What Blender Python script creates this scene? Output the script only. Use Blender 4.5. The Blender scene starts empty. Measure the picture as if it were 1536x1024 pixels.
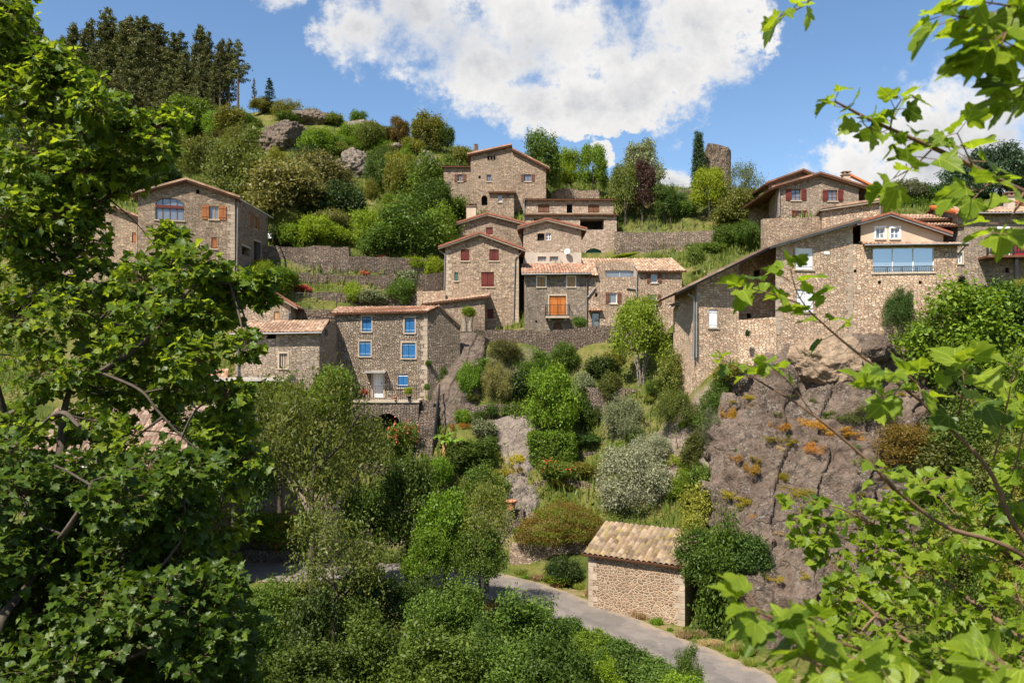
import bpy, math, random
import numpy as np
from mathutils import Vector, noise
R = math.radians
sc = bpy.context.scene
C = sc.collection
# ---------------------------------------------------------------- camera
F, HY, H = 1195.0, 550.0, 12.0
cd = bpy.data.cameras.new('camera'); cam = bpy.data.objects.new('camera', cd); C.objects.link(cam)
cam.location = (0, 0, H); cam.rotation_euler = (R(90), 0, 0)
cd.sensor_width = 36; cd.lens = F / 1536 * 36; cd.shift_y = (HY - 512) / 1536
cd.clip_start = .05; cd.clip_end = 5000
cd.dof.use_dof = True; cd.dof.focus_distance = 52; cd.dof.aperture_fstop = 6.3
sc.camera = cam
# ---------------------------------------------------------------- sky, clouds, sun
TO_SUN = Vector((-.42, -.60, 1.0)).normalized()
ELEV = math.asin(TO_SUN.z); AZ = math.atan2(TO_SUN.x, TO_SUN.y)
w = bpy.data.worlds.new('World'); sc.world = w; w.use_nodes = True
def sky():
    nt = w.node_tree; nt.nodes.clear(); L = nt.links.new
    def N(t, **k):
        n = nt.nodes.new(t)
        for a, b in k.items(): setattr(n, a, b)
        return n
    def M(op, a, b=None, c=None, clamp=False):
        n = N('ShaderNodeMath', operation=op); n.use_clamp = clamp
        for i, v in enumerate((a, b, c)):
            if v is None: continue
            if isinstance(v, (int, float)): n.inputs[i].default_value = v
            else: L(v, n.inputs[i])
        return n.outputs[0]
    st = N('ShaderNodeTexSky', sky_type='NISHITA'); st.sun_disc = False
    st.sun_elevation = ELEV; st.sun_rotation = AZ; st.altitude = 600; st.air_density = 1.0; st.dust_density = .5; st.ozone_density = 1.0
    b1 = N('ShaderNodeBackground'); b1.inputs[1].default_value = SKY_STRENGTH
    hs = N('ShaderNodeHueSaturation'); hs.inputs['Saturation'].default_value = 1.12; L(st.outputs[0], hs.inputs['Color']); L(hs.outputs[0], b1.inputs[0])
    tc = N('ShaderNodeTexCoord'); sp = N('ShaderNodeSeparateXYZ'); L(tc.outputs['Generated'], sp.inputs[0])
    y = M('MAXIMUM', M('ABSOLUTE', sp.outputs[1]), .02)
    u = M('DIVIDE', sp.outputs[0], y); v = M('DIVIDE', sp.outputs[2], y)
    cb = N('ShaderNodeCombineXYZ'); L(u, cb.inputs[0]); L(v, cb.inputs[1])
    def fbm(scale, det, rough, off):
        mp = N('ShaderNodeVectorMath', operation='ADD'); L(cb.outputs[0], mp.inputs[0]); mp.inputs[1].default_value = off
        n = N('ShaderNodeTexNoise', noise_dimensions='3D'); n.inputs['Scale'].default_value = scale
        n.inputs['Detail'].default_value = det; n.inputs['Roughness'].default_value = rough; L(mp.outputs[0], n.inputs['Vector'])
        return n.outputs[0]
    def lump(px, py, rx, ry):
        du = M('MULTIPLY', M('SUBTRACT', u, (px - 768) / F), F / rx); dv = M('MULTIPLY', M('SUBTRACT', v, (HY - py) / F), F / ry)
        return M('SUBTRACT', 1.0, M('SQRT', M('ADD', M('MULTIPLY', du, du), M('MULTIPLY', dv, dv))))
    lumps = [(540, 45, 95, 85), (640, 10, 150, 110), (730, 90, 110, 120), (810, 50, 210, 150), (790, 160, 110, 75), (880, 160, 80, 70), (960, 130, 120, 110), (1050, 40, 150, 110),
             (1010, 110, 110, 70), (900, 230, 28, 30), (420, -5, 50, 40), (1490, 215, 185, 165), (1390, 235, 165, 120), (1295, 268, 130, 66), (1520, 160, 110, 85), (1005, 275, 55, 25), (640, 255, 30, 16), (900, -120, 420, 130),
             (1230, 275, 60, 22), (500, 60, 60, 45), (1560, 300, 260, 120)]
    m = None
    for l in lumps:
        k = lump(*l); m = k if m is None else M('MAXIMUM', m, k)
    n1 = fbm(7, 10, .62, (3.1, .4, 0)); n2 = fbm(24, 9, .66, (1.1, 7.4, 2))
    n5 = fbm(70, 6, .65, (8, 3, 1)); m = M('MULTIPLY', M('SUBTRACT', m, .13), .82); d = M('ADD', M('ADD', m, M('MULTIPLY', M('SUBTRACT', n5, .5), .42)), M('ADD', M('MULTIPLY', M('SUBTRACT', n1, .5), 1.7), M('MULTIPLY', M('SUBTRACT', n2, .5), 1.25)))
    front = M('GREATER_THAN', sp.outputs[1], .02)
    nb = fbm(2.4, 8, .6, (9, 2, 5)); db = M('MULTIPLY', M('SUBTRACT', nb, .52), 4)
    mix = N('ShaderNodeMix', data_type='FLOAT'); L(front, mix.inputs[0]); L(db, mix.inputs[2]); L(d, mix.inputs[3])
    mr = N('ShaderNodeMapRange', interpolation_type='SMOOTHSTEP'); mr.inputs[1].default_value = -.04; mr.inputs[2].default_value = 1.0; ew = M('ADD', .10, M('MULTIPLY', M('MAXIMUM', M('SUBTRACT', fbm(4, 4, .5, (6, 6, 1)), .41), 0), 3.2)); L(M('DIVIDE', mix.outputs[0], ew), mr.inputs[0])
    up = M('GREATER_THAN', sp.outputs[2], .005)
    mask = M('MULTIPLY', mr.outputs[0], up)
    # cloud tone: thick middles turn pale grey, billows vary
    n3 = fbm(5, 8, .6, (.4, 2.2, 8)); n4 = fbm(16, 8, .62, (5, 1, 3))
    tone = M('ADD', M('MULTIPLY', M('SUBTRACT', n3, .5), .8), M('MULTIPLY', M('SUBTRACT', n4, .5), .22))
    thick = N('ShaderNodeMapRange'); thick.inputs[1].default_value = .3; thick.inputs[2].default_value = 1.1; L(mix.outputs[0], thick.inputs[0])
    tone = M('ADD', M('MULTIPLY', tone, M('ADD', .4, thick.outputs[0])), M('SUBTRACT', .90, M('MULTIPLY', thick.outputs[0], .22)), clamp=True)
    cr = N('ShaderNodeValToRGB'); L(tone, cr.inputs[0]); e = cr.color_ramp.elements
    e[0].position = .38; e[0].color = (.40, .42, .47, 1); e[1].position = .93; e[1].color = (1, .985, .96, 1)
    x = e.new(.66); x.color = (.62, .63, .67, 1)
    b2 = N('ShaderNodeBackground'); b2.inputs[1].default_value = CLOUD_STRENGTH; L(cr.outputs[0], b2.inputs[0])
    ms = N('ShaderNodeMixShader'); L(mask, ms.inputs[0]); L(b1.outputs[0], ms.inputs[1]); L(b2.outputs[0], ms.inputs[2])
    o = N('ShaderNodeOutputWorld'); L(ms.outputs[0], o.inputs[0])
SKY_STRENGTH, CLOUD_STRENGTH = .092, .50
sky()
w.cycles.sampling_method = 'MANUAL'; w.cycles.sample_map_resolution = 512
sd = bpy.data.lights.new('sun', 'SUN'); sd.energy = 4.9; sd.angle = R(.55); sd.color = (1, .93, .82)
sun = bpy.data.objects.new('sun', sd); C.objects.link(sun); sun.rotation_euler = TO_SUN.to_track_quat('Z', 'Y').to_euler()
sc.view_settings.view_transform = 'Standard'; sc.view_settings.look = 'None'; sc.view_settings.exposure = .95; sc.view_settings.gamma = 1
sc.cycles.max_bounces = 6; sc.cycles.diffuse_bounces = 3; sc.cycles.transmission_bounces = 3; sc.cycles.glossy_bounces = 2; sc.cycles.transparent_max_bounces = 4
sc.cycles.use_adaptive_sampling = True; sc.cycles.adaptive_threshold = .02; sc.cycles.caustics_reflective = False; sc.cycles.caustics_refractive = False
sc.cycles.use_denoising = True
# ---------------------------------------------------------------- helpers
def at(px, py, Y): return Vector(((px - 768) / F * Y, Y, H + (HY - py) / F * Y))
def fxy(px, Y): return Vector(((px - 768) / F * Y, Y, 0))
ORG = {}
def tag(o, label=None, cat=None, group=None, kind=None):
    if label: o['label'] = label
    if cat: o['category'] = cat
    if group: o['group'] = group
    if kind: o['kind'] = kind
    return o
def thing(name, label, cat, loc, group=None):
    o = bpy.data.objects.new(name, None); C.objects.link(o); o.location = loc; o.empty_display_size = .2
    ORG[o.name] = Vector(loc); return tag(o, label, cat, group)
def link(name, me, parent=None, loc=(0, 0, 0)):
    o = bpy.data.objects.new(name, me); C.objects.link(o)
    if parent: o.parent = parent; ORG[o.name] = ORG[parent.name]
    else: o.location = loc; ORG[o.name] = Vector(loc)
    return o
class MB:
    """collects faces (world coordinates) into ONE mesh object"""
    def __init__(s): s.v = []; s.f = []; s.u = []; s.sm = False
    def face(s, pts, uv=None):
        i = len(s.v); s.v += [tuple(p) for p in pts]; s.f.append(tuple(range(i, i + len(pts))))
        if uv is None:
            a, b, c = Vector(pts[0]), Vector(pts[1]), Vector(pts[2]); n = (b - a).cross(c - a)
            if n.length < 1e-9 and len(pts) > 3: n = (c - a).cross(Vector(pts[3]) - a)
            n = n.normalized()
            if abs(n.z) < .75:
                t = Vector((-n.y, n.x, 0))
                t = t.normalized() if t.length > 1e-6 else Vector((1, 0, 0))
                uv = [(Vector(p).dot(t), p[2]) for p in pts]
            else: uv = [(p[0], p[1]) for p in pts]
        s.u += uv
    def grid(s, P, uvf=None, flip=False):
        """P[i][j] points sharing vertices"""
        n, m = len(P), len(P[0]); b = len(s.v)
        for r in P: s.v += [tuple(p) for p in r]
        for i in range(n - 1):
            for j in range(m - 1):
                q = [b + i * m + j, b + i * m + j + 1, b + (i + 1) * m + j + 1, b + (i + 1) * m + j]
                ij = [(i, j), (i, j + 1), (i + 1, j + 1), (i + 1, j)]
                if flip: q.reverse(); ij.reverse()
                s.f.append(tuple(q)); s.u += [uvf(*k) if uvf else (k[1] * .3, k[0] * .3) for k in ij]
    def box(s, o, x, y, z):
        """parallelepiped from corner o along three edge vectors"""
        o, x, y, z = Vector(o), Vector(x), Vector(y), Vector(z)
        if x.cross(y).dot(z) < 0: x, y = y, x
        p = [o, o + x, o + x + y, o + y, o + z, o + x + z, o + x + y + z, o + y + z]
        for q in ((3, 2, 1, 0), (4, 5, 6, 7), (0, 1, 5, 4), (1, 2, 6, 5), (2, 3, 7, 6), (3, 0, 4, 7)): s.face([p[k] for k in q])
    def tube(s, pts, r0, r1=None, n=7, cap=True):
        pts = [Vector(p) for p in pts]; r1 = r0 if r1 is None else r1; rings = []; k = len(pts)
        up = Vector((0, 0, 1))
        for i, p in enumerate(pts):
            d = (pts[min(i + 1, k - 1)] - pts[max(i - 1, 0)]).normalized()
            a = d.cross(up if abs(d.z) < .95 else Vector((1, 0, 0))).normalized(); b = d.cross(a)
            r = r0 + (r1 - r0) * i / max(1, k - 1)
            rings.append([p + (a * math.cos(2 * math.pi * j / n) + b * math.sin(2 * math.pi * j / n)) * r for j in range(n + 1)])
        L = 0; acc = [0]
        for i in range(1, k): L += (pts[i] - pts[i - 1]).length; acc.append(L)
        s.grid(rings, lambda i, j: (j / n, acc[i]))
        if cap:
            s.face(list(reversed(rings[0][:-1]))); s.face(rings[-1][:-1])
    def build(s, name, mat, parent=None, loc=None, smooth=False):
        if not s.f: return None
        org = ORG[parent.name] if parent else Vector(loc or (0, 0, 0))
        me = bpy.data.meshes.new(name); o3 = tuple(org)
        me.from_pydata([(p[0] - o3[0], p[1] - o3[1], p[2] - o3[2]) for p in s.v], [], s.f)
        ul = me.uv_layers.new(name='UVMap'); ul.data.foreach_set('uv', np.array(s.u, dtype=np.float32).ravel())
        me.materials.append(mat)
        if smooth: me.polygons.foreach_set('use_smooth', [True] * len(me.polygons))
        me.update()
        return link(name, me, parent, (0, 0, 0) if parent else org)
def np_mesh(name, V, Fc, mat, uv=None, smooth=False):
    V = np.asarray(V, np.float32); Fc = np.asarray(Fc, np.int32); k = Fc.shape[1]
    me = bpy.data.meshes.new(name); me.vertices.add(len(V)); me.vertices.foreach_set('co', V.ravel())
    me.loops.add(Fc.size); me.loops.foreach_set('vertex_index', Fc.ravel())
    me.polygons.add(len(Fc)); me.polygons.foreach_set('loop_start', np.arange(0, Fc.size, k, dtype=np.int32))
    if uv is not None:
        ul = me.uv_layers.new(name='UVMap'); ul.data.foreach_set('uv', np.asarray(uv, np.float32).ravel())
    if smooth: me.polygons.foreach_set('use_smooth', np.ones(len(Fc), bool))
    me.update(); me.validate()
    if mat: me.materials.append(mat)
    return me
# ---------------------------------------------------------------- materials
class NT:
    def __init__(s, name):
        s.m = bpy.data.materials.new(name); s.m.use_nodes = True; s.t = s.m.node_tree; s.t.nodes.clear()
        s.out = s.t.nodes.new('ShaderNodeOutputMaterial')
    def n(s, t, ins=None, **k):
        x = s.t.nodes.new(t)
        for a, b in k.items(): setattr(x, a, b)
        for a, b in (ins or {}).items():
            if isinstance(b, bpy.types.NodeSocket): s.t.links.new(b, x.inputs[a])
            else: x.inputs[a].default_value = b
        return x
    def ramp(s, fac, stops, interp='LINEAR'):
        x = s.n('ShaderNodeValToRGB', {0: fac}); x.color_ramp.interpolation = interp; e = x.color_ramp.elements
        while len(e) < len(stops): e.new(.5)
        for i, (p, c) in enumerate(stops): e[i].position = p; e[i].color = (*c, 1) if len(c) == 3 else c
        return x.outputs[0]
    def mix(s, f, a, b, mode='MIX'):
        x = s.n('ShaderNodeMix', data_type='RGBA', blend_type=mode)
        for i, v in ((0, f), (6, a), (7, b)):
            if isinstance(v, bpy.types.NodeSocket): s.t.links.new(v, x.inputs[i])
            else: x.inputs[i].default_value = v if i == 0 else ((*v, 1) if len(v) == 3 else v)
        return x.outputs[2]
    def math(s, op, a, b=0.0, clamp=False):
        x = s.n('ShaderNodeMath', operation=op); x.use_clamp = clamp
        for i, v in ((0, a), (1, b)):
            if isinstance(v, bpy.types.NodeSocket): s.t.links.new(v, x.inputs[i])
            else: x.inputs[i].default_value = v
        return x.outputs[0]
    def noise(s, vec, scale, det=4, rough=.55, dim='3D'):
        return s.n('ShaderNodeTexNoise', {'Vector': vec, 'Scale': scale, 'Detail': det, 'Roughness': rough}, noise_dimensions=dim).outputs[0]
    def smooth(s, v, a, b):
        x = s.n('ShaderNodeMapRange', {0: v, 1: a, 2: b}, interpolation_type='SMOOTHSTEP'); return x.outputs[0]
    def bump(s, h, strength, dist=.05, nrm=None):
        ins = {'Height': h, 'Strength': strength, 'Distance': dist}
        if nrm: ins['Normal'] = nrm
        return s.n('ShaderNodeBump', ins).outputs[0]
    def surf(s, col, rough=.85, nrm=None, spec=.25, metal=0):
        ins = {'Base Color': col if isinstance(col, bpy.types.NodeSocket) else (*col, 1), 'Roughness': rough, 'Specular IOR Level': spec, 'Metallic': metal}
        if nrm: ins['Normal'] = nrm
        p = s.n('ShaderNodeBsdfPrincipled', ins); s.t.links.new(p.outputs[0], s.out.inputs[0]); return s.m
    def mapped(s, v, scale):
        return s.n('ShaderNodeMapping', {'Vector': v, 'Scale': scale}).outputs[0]
def stone(name, cols, mortar, sx=2.6, sy=5.0, mw=.07, bump=.9, stain=.5, jitter=.8, gap=0.0, stainc=(.06, .055, .05), patch=.45):
    """coursed rubble: stretched cells with their own hues, joints, streaks of dirt"""
    t = NT(name); uv = t.n('ShaderNodeUVMap').outputs[0]; ob = t.n('ShaderNodeNewGeometry').outputs['Position']
    wob = t.n('ShaderNodeTexNoise', {'Vector': uv, 'Scale': 1.3, 'Detail': 3}, noise_dimensions='2D').outputs['Color']
    v = t.n('ShaderNodeVectorMath', {0: wob, 1: (.16, .16, 0)}, operation='MULTIPLY').outputs[0]
    v = t.n('ShaderNodeVectorMath', {0: v, 1: uv}, operation='ADD').outputs[0]
    m = t.mapped(v, (sx * 1.7, sy * 1.65, 1))
    vo = t.n('ShaderNodeTexVoronoi', {'Vector': m, 'Scale': 1.0, 'Randomness': jitter}, voronoi_dimensions='2D', feature='F1')
    ve = t.n('ShaderNodeTexVoronoi', {'Vector': m, 'Scale': 1.0, 'Randomness': jitter}, voronoi_dimensions='2D', feature='DISTANCE_TO_EDGE')
    sp = t.n('ShaderNodeSeparateColor', {0: vo.outputs['Color']})
    col = t.ramp(sp.outputs[0], [(i / (len(cols) - 1), c) for i, c in enumerate(cols)])
    val = t.n('ShaderNodeMapRange', {0: sp.outputs[1], 3: .74, 4: 1.3}).outputs[0]
    col = t.mix(1, col, t.n('ShaderNodeCombineColor', {0: val, 1: val, 2: val}).outputs[0], 'MULTIPLY')
    fine = t.noise(ob, 9, 6, .65)
    col = t.mix(.55, col, t.ramp(fine, [(.25, (.55, .54, .53)), (.75, (1.1, 1.1, 1.1))]), 'MULTIPLY')
    e = t.smooth(ve.outputs['Distance'], mw * .35 + gap, mw * 1.3 + gap)
    col = t.mix(e, mortar, col)
    big = t.noise(t.mapped(ob, (.5, .5, .16)), 1.0, 6, .6)
    sm = t.smooth(big, .50, .72)
    col = t.mix(t.math('MULTIPLY', sm, stain), col, stainc)
    pm = t.math('MULTIPLY', t.smooth(t.math('ADD', t.noise(ob, .42, 6, .62), t.math('MULTIPLY', fine, .12)), .60, .67), patch); col = t.mix(pm, col, tuple(q * 1.18 for q in mortar)); e = t.math('MULTIPLY', e, t.math('SUBTRACT', 1.0, t.math('MULTIPLY', pm, .7)))
    b2 = t.noise(ob, .22, 3, .5); col = t.mix(.45, col, t.ramp(b2, [(.3, (.82, .80, .78)), (.7, (1.15, 1.08, 1.0))]), 'MULTIPLY')
    oi = t.n('ShaderNodeObjectInfo').outputs['Random']; col = t.mix(1, col, t.ramp(oi, [(0, (.84, .80, .76)), (.35, (1.0, .95, .88)), (.7, (.92, .91, .90)), (1, (1.1, 1.03, .95))]), 'MULTIPLY')
    h = t.math('ADD', t.math('MULTIPLY', e, 1.0), t.math('ADD', t.math('MULTIPLY', sp.outputs[2], .7), t.math('MULTIPLY', fine, .5)))
    return t.surf(col, .92, t.bump(h, bump, .07), .15)
M = {}
M['stone_tan'] = stone('stone_tan', [(0.324, 0.247, 0.187), (0.403, 0.327, 0.249), (0.258, 0.198, 0.157), (0.434, 0.356, 0.288), (0.333, 0.243, 0.183)], (0.260, 0.213, 0.171), 2.5, 4.8)
M['stone_grey'] = stone('stone_grey', [(0.299, 0.247, 0.202), (0.359, 0.307, 0.258), (0.232, 0.198, 0.164), (0.389, 0.337, 0.283), (0.278, 0.218, 0.173)], (0.238, 0.208, 0.173), 2.7, 5.2)
M['stone_warm'] = stone('stone_warm', [(0.477, 0.366, 0.275), (0.557, 0.446, 0.346), (0.397, 0.277, 0.203), (0.580, 0.485, 0.393), (0.434, 0.297, 0.207)], (0.327, 0.267, 0.205), 2.6, 4.4, .08, 1.0, .25)
M['stone_old'] = stone('stone_old', [(0.405, 0.337, 0.267), (0.504, 0.436, 0.359), (0.299, 0.247, 0.198), (0.425, 0.356, 0.287), (0.344, 0.267, 0.207)], (0.203, 0.168, 0.138), 3.4, 6.0, .10, 1.4, .38)
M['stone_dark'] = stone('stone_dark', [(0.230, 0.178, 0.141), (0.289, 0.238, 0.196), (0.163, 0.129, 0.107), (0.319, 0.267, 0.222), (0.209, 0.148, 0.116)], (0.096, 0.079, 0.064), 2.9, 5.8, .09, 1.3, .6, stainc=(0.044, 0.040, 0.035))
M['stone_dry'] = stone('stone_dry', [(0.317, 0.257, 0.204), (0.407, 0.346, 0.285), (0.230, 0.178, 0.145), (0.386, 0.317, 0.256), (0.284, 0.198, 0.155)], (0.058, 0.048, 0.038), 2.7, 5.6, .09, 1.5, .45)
M['stone_pale'] = stone('stone_pale', [(.27, .17, .11), (.36, .27, .195), (.23, .145, .10), (.33, .25, .18), (.27, .18, .125)], (.45, .37, .285), 2.6, 4.3, .16, .9, .22, 1.0, gap=.03)
M['stone_block'] = stone('stone_block', [(0.356, 0.287, 0.226), (0.435, 0.366, 0.297), (0.288, 0.228, 0.178), (0.466, 0.396, 0.336), (0.343, 0.257, 0.197)], (0.291, 0.247, 0.210), 2.1, 4.2, .08, 1.0, .3, .72)
def plain(name, c, rough=.7, var=.25, scale=3, bump=.25, spec=.3, metal=0, grain=None):
    t = NT(name); ob = t.n('ShaderNodeNewGeometry').outputs['Position']
    n = t.noise(t.mapped(ob, grain) if grain else ob, scale, 5, .6)
    lo = tuple(x * (1 - var) for x in c); hi = tuple(min(1, x * (1 + var)) for x in c)
    return t.surf(t.ramp(n, [(.25, lo), (.75, hi)]), rough, t.bump(n, bump, .02), spec, metal)
M['blue_light'] = plain('pale_blue_batten', (.22, .36, .50), .55, .1, 6, .1)
M['blue'] = plain('blue_paint', (.022, .125, .30), .55, .2, 6, .2, .3)
M['white'] = plain('white_paint', (.72, .73, .74), .5, .08, 6, .1)
M['frame_white'] = plain('white_frame', (.66, .65, .62), .5, .08, 6, .1)
M['red_dark'] = plain('dark_red_wood', (.115, .022, .015), .6, .3, 8, .3, grain=(1, 1, .1))
M['red_bright'] = plain('crimson_paint', (.28, .012, .025), .5, .15, 5, .1)
M['brown'] = plain('brown_wood', (.13, .055, .028), .65, .3, 8, .3, grain=(1, 1, .1))
M['orange'] = plain('orange_wood', (.42, .135, .025), .5, .3, 6, .2, grain=(1, 1, .08))
M['rust_wood'] = plain('russet_wood', (.30, .105, .035), .6, .25, 6, .2, grain=(1, 1, .1))
M['honey'] = plain('honey_wood', (.42, .25, .11), .6, .25, 6, .2, grain=(1, 1, .1))
M['grey_wood'] = plain('grey_wood', (.34, .26, .20), .8, .3, 8, .3, grain=(1, 1, .1))
M['green'] = plain('green_paint', (.018, .15, .10), .5, .15, 4, .1)
M['green_dull'] = plain('dull_green_paint', (.04, .12, .09), .6, .2, 5, .1)
M['dark'] = plain('shade_and_tyre_black', (.012, .011, .010), .9, .3, 2, 0)  # near-black: paints the unlit depth of openings, also colours tyres
M['iron'] = plain('dark_iron', (.018, .017, .017), .5, .3, 8, .1, .4)
M['zinc'] = plain('zinc', (.24, .23, .22), .5, .25, 4, .1, .5, .2)
M['lintel'] = plain('cut_stone', (.42, .34, .255), .9, .2, 4, .4)
M['plaster'] = plain('rendered_plaster', (.48, .37, .27), .9, .16, 1.2, .3)
M['plaster_grey'] = plain('grey_plaster', (.44, .37, .30), .9, .18, 1.2, .3)
M['concrete'] = plain('concrete', (.42, .38, .33), .9, .2, 1.5, .3)
M['terracotta'] = plain('terracotta', (.40, .17, .09), .8, .2, 6, .2)
M['bargered'] = plain('red_verge_tiles', (.26, .095, .055), .8, .35, 5, .5)
M['orange_fascia'] = plain('orange_fascia', (.62, .17, .05), .6, .15, 5, .1)
M['dish'] = plain('pale_dish', (.62, .62, .60), .4, .05, 3, 0)
M['bark'] = plain('bark', (.075, .06, .046), .95, .45, 7, 1.0, .1, grain=(1, 1, .35))
M['bark_pale'] = plain('pale_bark', (.24, .20, .155), .95, .4, 8, 1.0, .1)
M['twig'] = plain('twig_bark', (.16, .095, .06), .8, .3, 9, .4, .2)
M['pine_bark'] = plain('pine_bark', (.11, .08, .06), .95, .35, 4, .6, .1)
def glass_mat(name, c, metal):
    t = NT(name); return t.surf(c, .03, None, .6, metal)
M['glass'] = glass_mat('window_glass', (.20, .22, .25), .35); M['mirror_glass'] = glass_mat('picture_window_glass', (.42, .47, .52), .75)
def tiles(name, cols, moss=0, spread=1.0):
    t = NT(name); uv = t.n('ShaderNodeUVMap').outputs[0]; ob = t.n('ShaderNodeNewGeometry').outputs['Position']
    fl = t.n('ShaderNodeVectorMath', {0: uv}, operation='FLOOR').outputs[0]
    wn = t.n('ShaderNodeTexWhiteNoise', {'Vector': fl}, noise_dimensions='2D')
    sp = t.n('ShaderNodeSeparateColor', {0: wn.outputs['Color']})
    col = t.ramp(sp.outputs[0], [(i / (len(cols) - 1), c) for i, c in enumerate(cols)])
    val = t.n('ShaderNodeMapRange', {0: sp.outputs[1], 3: .6, 4: 1.3}).outputs[0]
    col = t.mix(1, col, t.n('ShaderNodeCombineColor', {0: val, 1: val, 2: val}).outputs[0], 'MULTIPLY')
    n = t.noise(ob, 4, 6, .65); col = t.mix(.6, col, t.ramp(n, [(.3, (.5, .47, .45)), (.7, (1.1, 1.08, 1.05))]), 'MULTIPLY')
    b = t.noise(ob, .7, 4, .6); col = t.mix(t.math('MULTIPLY', t.smooth(b, .5, .68), .5), col, (.14, .11, .085))
    if moss:
        q = t.noise(ob, 2.6, 6, .7); col = t.mix(t.math('MULTIPLY', t.smooth(q, .53, .62), moss), col, (.26, .22, .04))
    return t.surf(col, .9, t.bump(n, .5, .03), .15)
M['tile_tan'] = tiles('roof_tile_tan', [(0.447, 0.306, 0.205), (0.378, 0.230, 0.148), (0.499, 0.374, 0.271), (0.344, 0.204, 0.127), (0.430, 0.315, 0.230)])
M['tile_pink'] = tiles('roof_tile_pink', [(0.430, 0.246, 0.164), (0.361, 0.187, 0.115), (0.482, 0.323, 0.230), (0.310, 0.162, 0.107), (0.430, 0.281, 0.197)])
M['tile_brown'] = tiles('roof_tile_brown', [(0.258, 0.128, 0.082), (0.206, 0.102, 0.066), (0.292, 0.162, 0.107), (0.181, 0.093, 0.066), (0.241, 0.145, 0.098)])
M['tile_moss'] = tiles('roof_tile_moss', [(0.336, 0.249, 0.168), (0.277, 0.194, 0.126), (0.386, 0.301, 0.214), (0.244, 0.163, 0.105), (0.319, 0.241, 0.168)], .8)
M['tile_grey'] = tiles('roof_tile_grey', [(0.310, 0.230, 0.172), (0.258, 0.170, 0.123), (0.361, 0.272, 0.205), (0.224, 0.145, 0.107), (0.310, 0.212, 0.156)])
def rock_mat(name, a, b, c, patina=(.10, .08, .07), bump=1.0, lich=.5, sc_=1.0):
    t = NT(name); ob = t.n('ShaderNodeNewGeometry').outputs['Position']
    n1 = t.noise(ob, .35 * sc_, 8, .62); n2 = t.noise(ob, 2.2 * sc_, 8, .7); n3 = t.noise(ob, 11 * sc_, 6, .7)
    col = t.ramp(n1, [(.3, a), (.5, b), (.7, c)])
    col = t.mix(.75, col, t.ramp(n2, [(.32, (.38, .34, .31)), (.50, (.90, .87, .83)), (.70, (1.35, 1.28, 1.18))]), 'MULTIPLY')
    col = t.mix(t.math('MULTIPLY', t.smooth(t.noise(ob, .8 * sc_, 7, .68), .50, .64), .7), col, patina)
    col = t.mix(t.math('MULTIPLY', t.math('MULTIPLY', t.smooth(t.noise(ob, 5.0 * sc_, 9, .85), .515, .575), t.smooth(t.noise(ob, .8 * sc_, 5, .65), .42, .58)), lich), col, (.46, .41, .34))
    v = t.n('ShaderNodeTexVoronoi', {'Vector': t.mapped(t.n('ShaderNodeVectorMath', {0: ob, 1: t.n('ShaderNodeTexNoise', {'Vector': ob, 'Scale': 1.2}).outputs['Color']}, operation='ADD').outputs[0], (1, 1, .6)), 'Scale': .45 * sc_}, feature='DISTANCE_TO_EDGE')
    cr = t.smooth(v.outputs['Distance'], 0, .025)
    col = t.mix(t.math('MULTIPLY', t.math('MULTIPLY', t.math('SUBTRACT', 1.0, cr), t.smooth(n2, .5, .62)), .6), col, (.04, .032, .028))
    h = t.math('ADD', t.math('MULTIPLY', n2, 1.2), t.math('ADD', t.math('MULTIPLY', n3, .5), t.math('MULTIPLY', cr, .2)))
    return t.surf(col, .9, t.bump(h, bump, .25 / sc_), .2)
M['rock'] = rock_mat('cliff_rock', (.140, .100, .076), (.225, .168, .131), (.305, .238, .19), (.078, .059, .049), 1.4, .7)
M['rock_gold'] = rock_mat('golden_rock', (.31, .215, .14), (.42, .305, .205), (.47, .36, .26), (.20, .145, .105), 1.2, .4)
M['rock_pale'] = rock_mat('pale_rock', (.22, .178, .15), (.30, .25, .212), (.36, .305, .262), (.13, .105, .09), 1.2, .6)
M['rock_brown'] = rock_mat('brown_rock', (.13, .097, .076), (.18, .138, .11), (.23, .18, .145), (.08, .062, .052), 1.2, .4)
M['rock_hill'] = rock_mat('hill_rock', (.18, .145, .118), (.27, .22, .18), (.33, .28, .235), (.10, .082, .07), 1.4, .6)
def ground_mat():
    t = NT('hillside_ground'); g = t.n('ShaderNodeNewGeometry'); ob = g.outputs['Position']
    n = t.noise(ob, .5, 8, .65); n2 = t.noise(ob, 3.5, 6, .7)
    col = t.ramp(n, [(.30, (.045, .06, .014)), (.46, (.085, .105, .022)), (.56, (.14, .135, .035)), (.68, (.19, .155, .07))])
    col = t.mix(.6, col, t.ramp(n2, [(.3, (.45, .45, .45)), (.7, (1.2, 1.2, 1.2))]), 'MULTIPLY')
    nz = t.n('ShaderNodeSeparateXYZ', {0: g.outputs['Normal']}).outputs[2]
    steep = t.math('SUBTRACT', 1.0, t.smooth(t.math('ADD', nz, t.math('MULTIPLY', t.math('SUBTRACT', n2, .5), .5)), .50, .68))
    col = t.mix(steep, col, t.ramp(n2, [(.3, (.12, .09, .07)), (.7, (.32, .25, .20))]))
    return t.surf(col, .95, t.bump(n2, .9, .2), .1)
M['ground'] = ground_mat()
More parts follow.
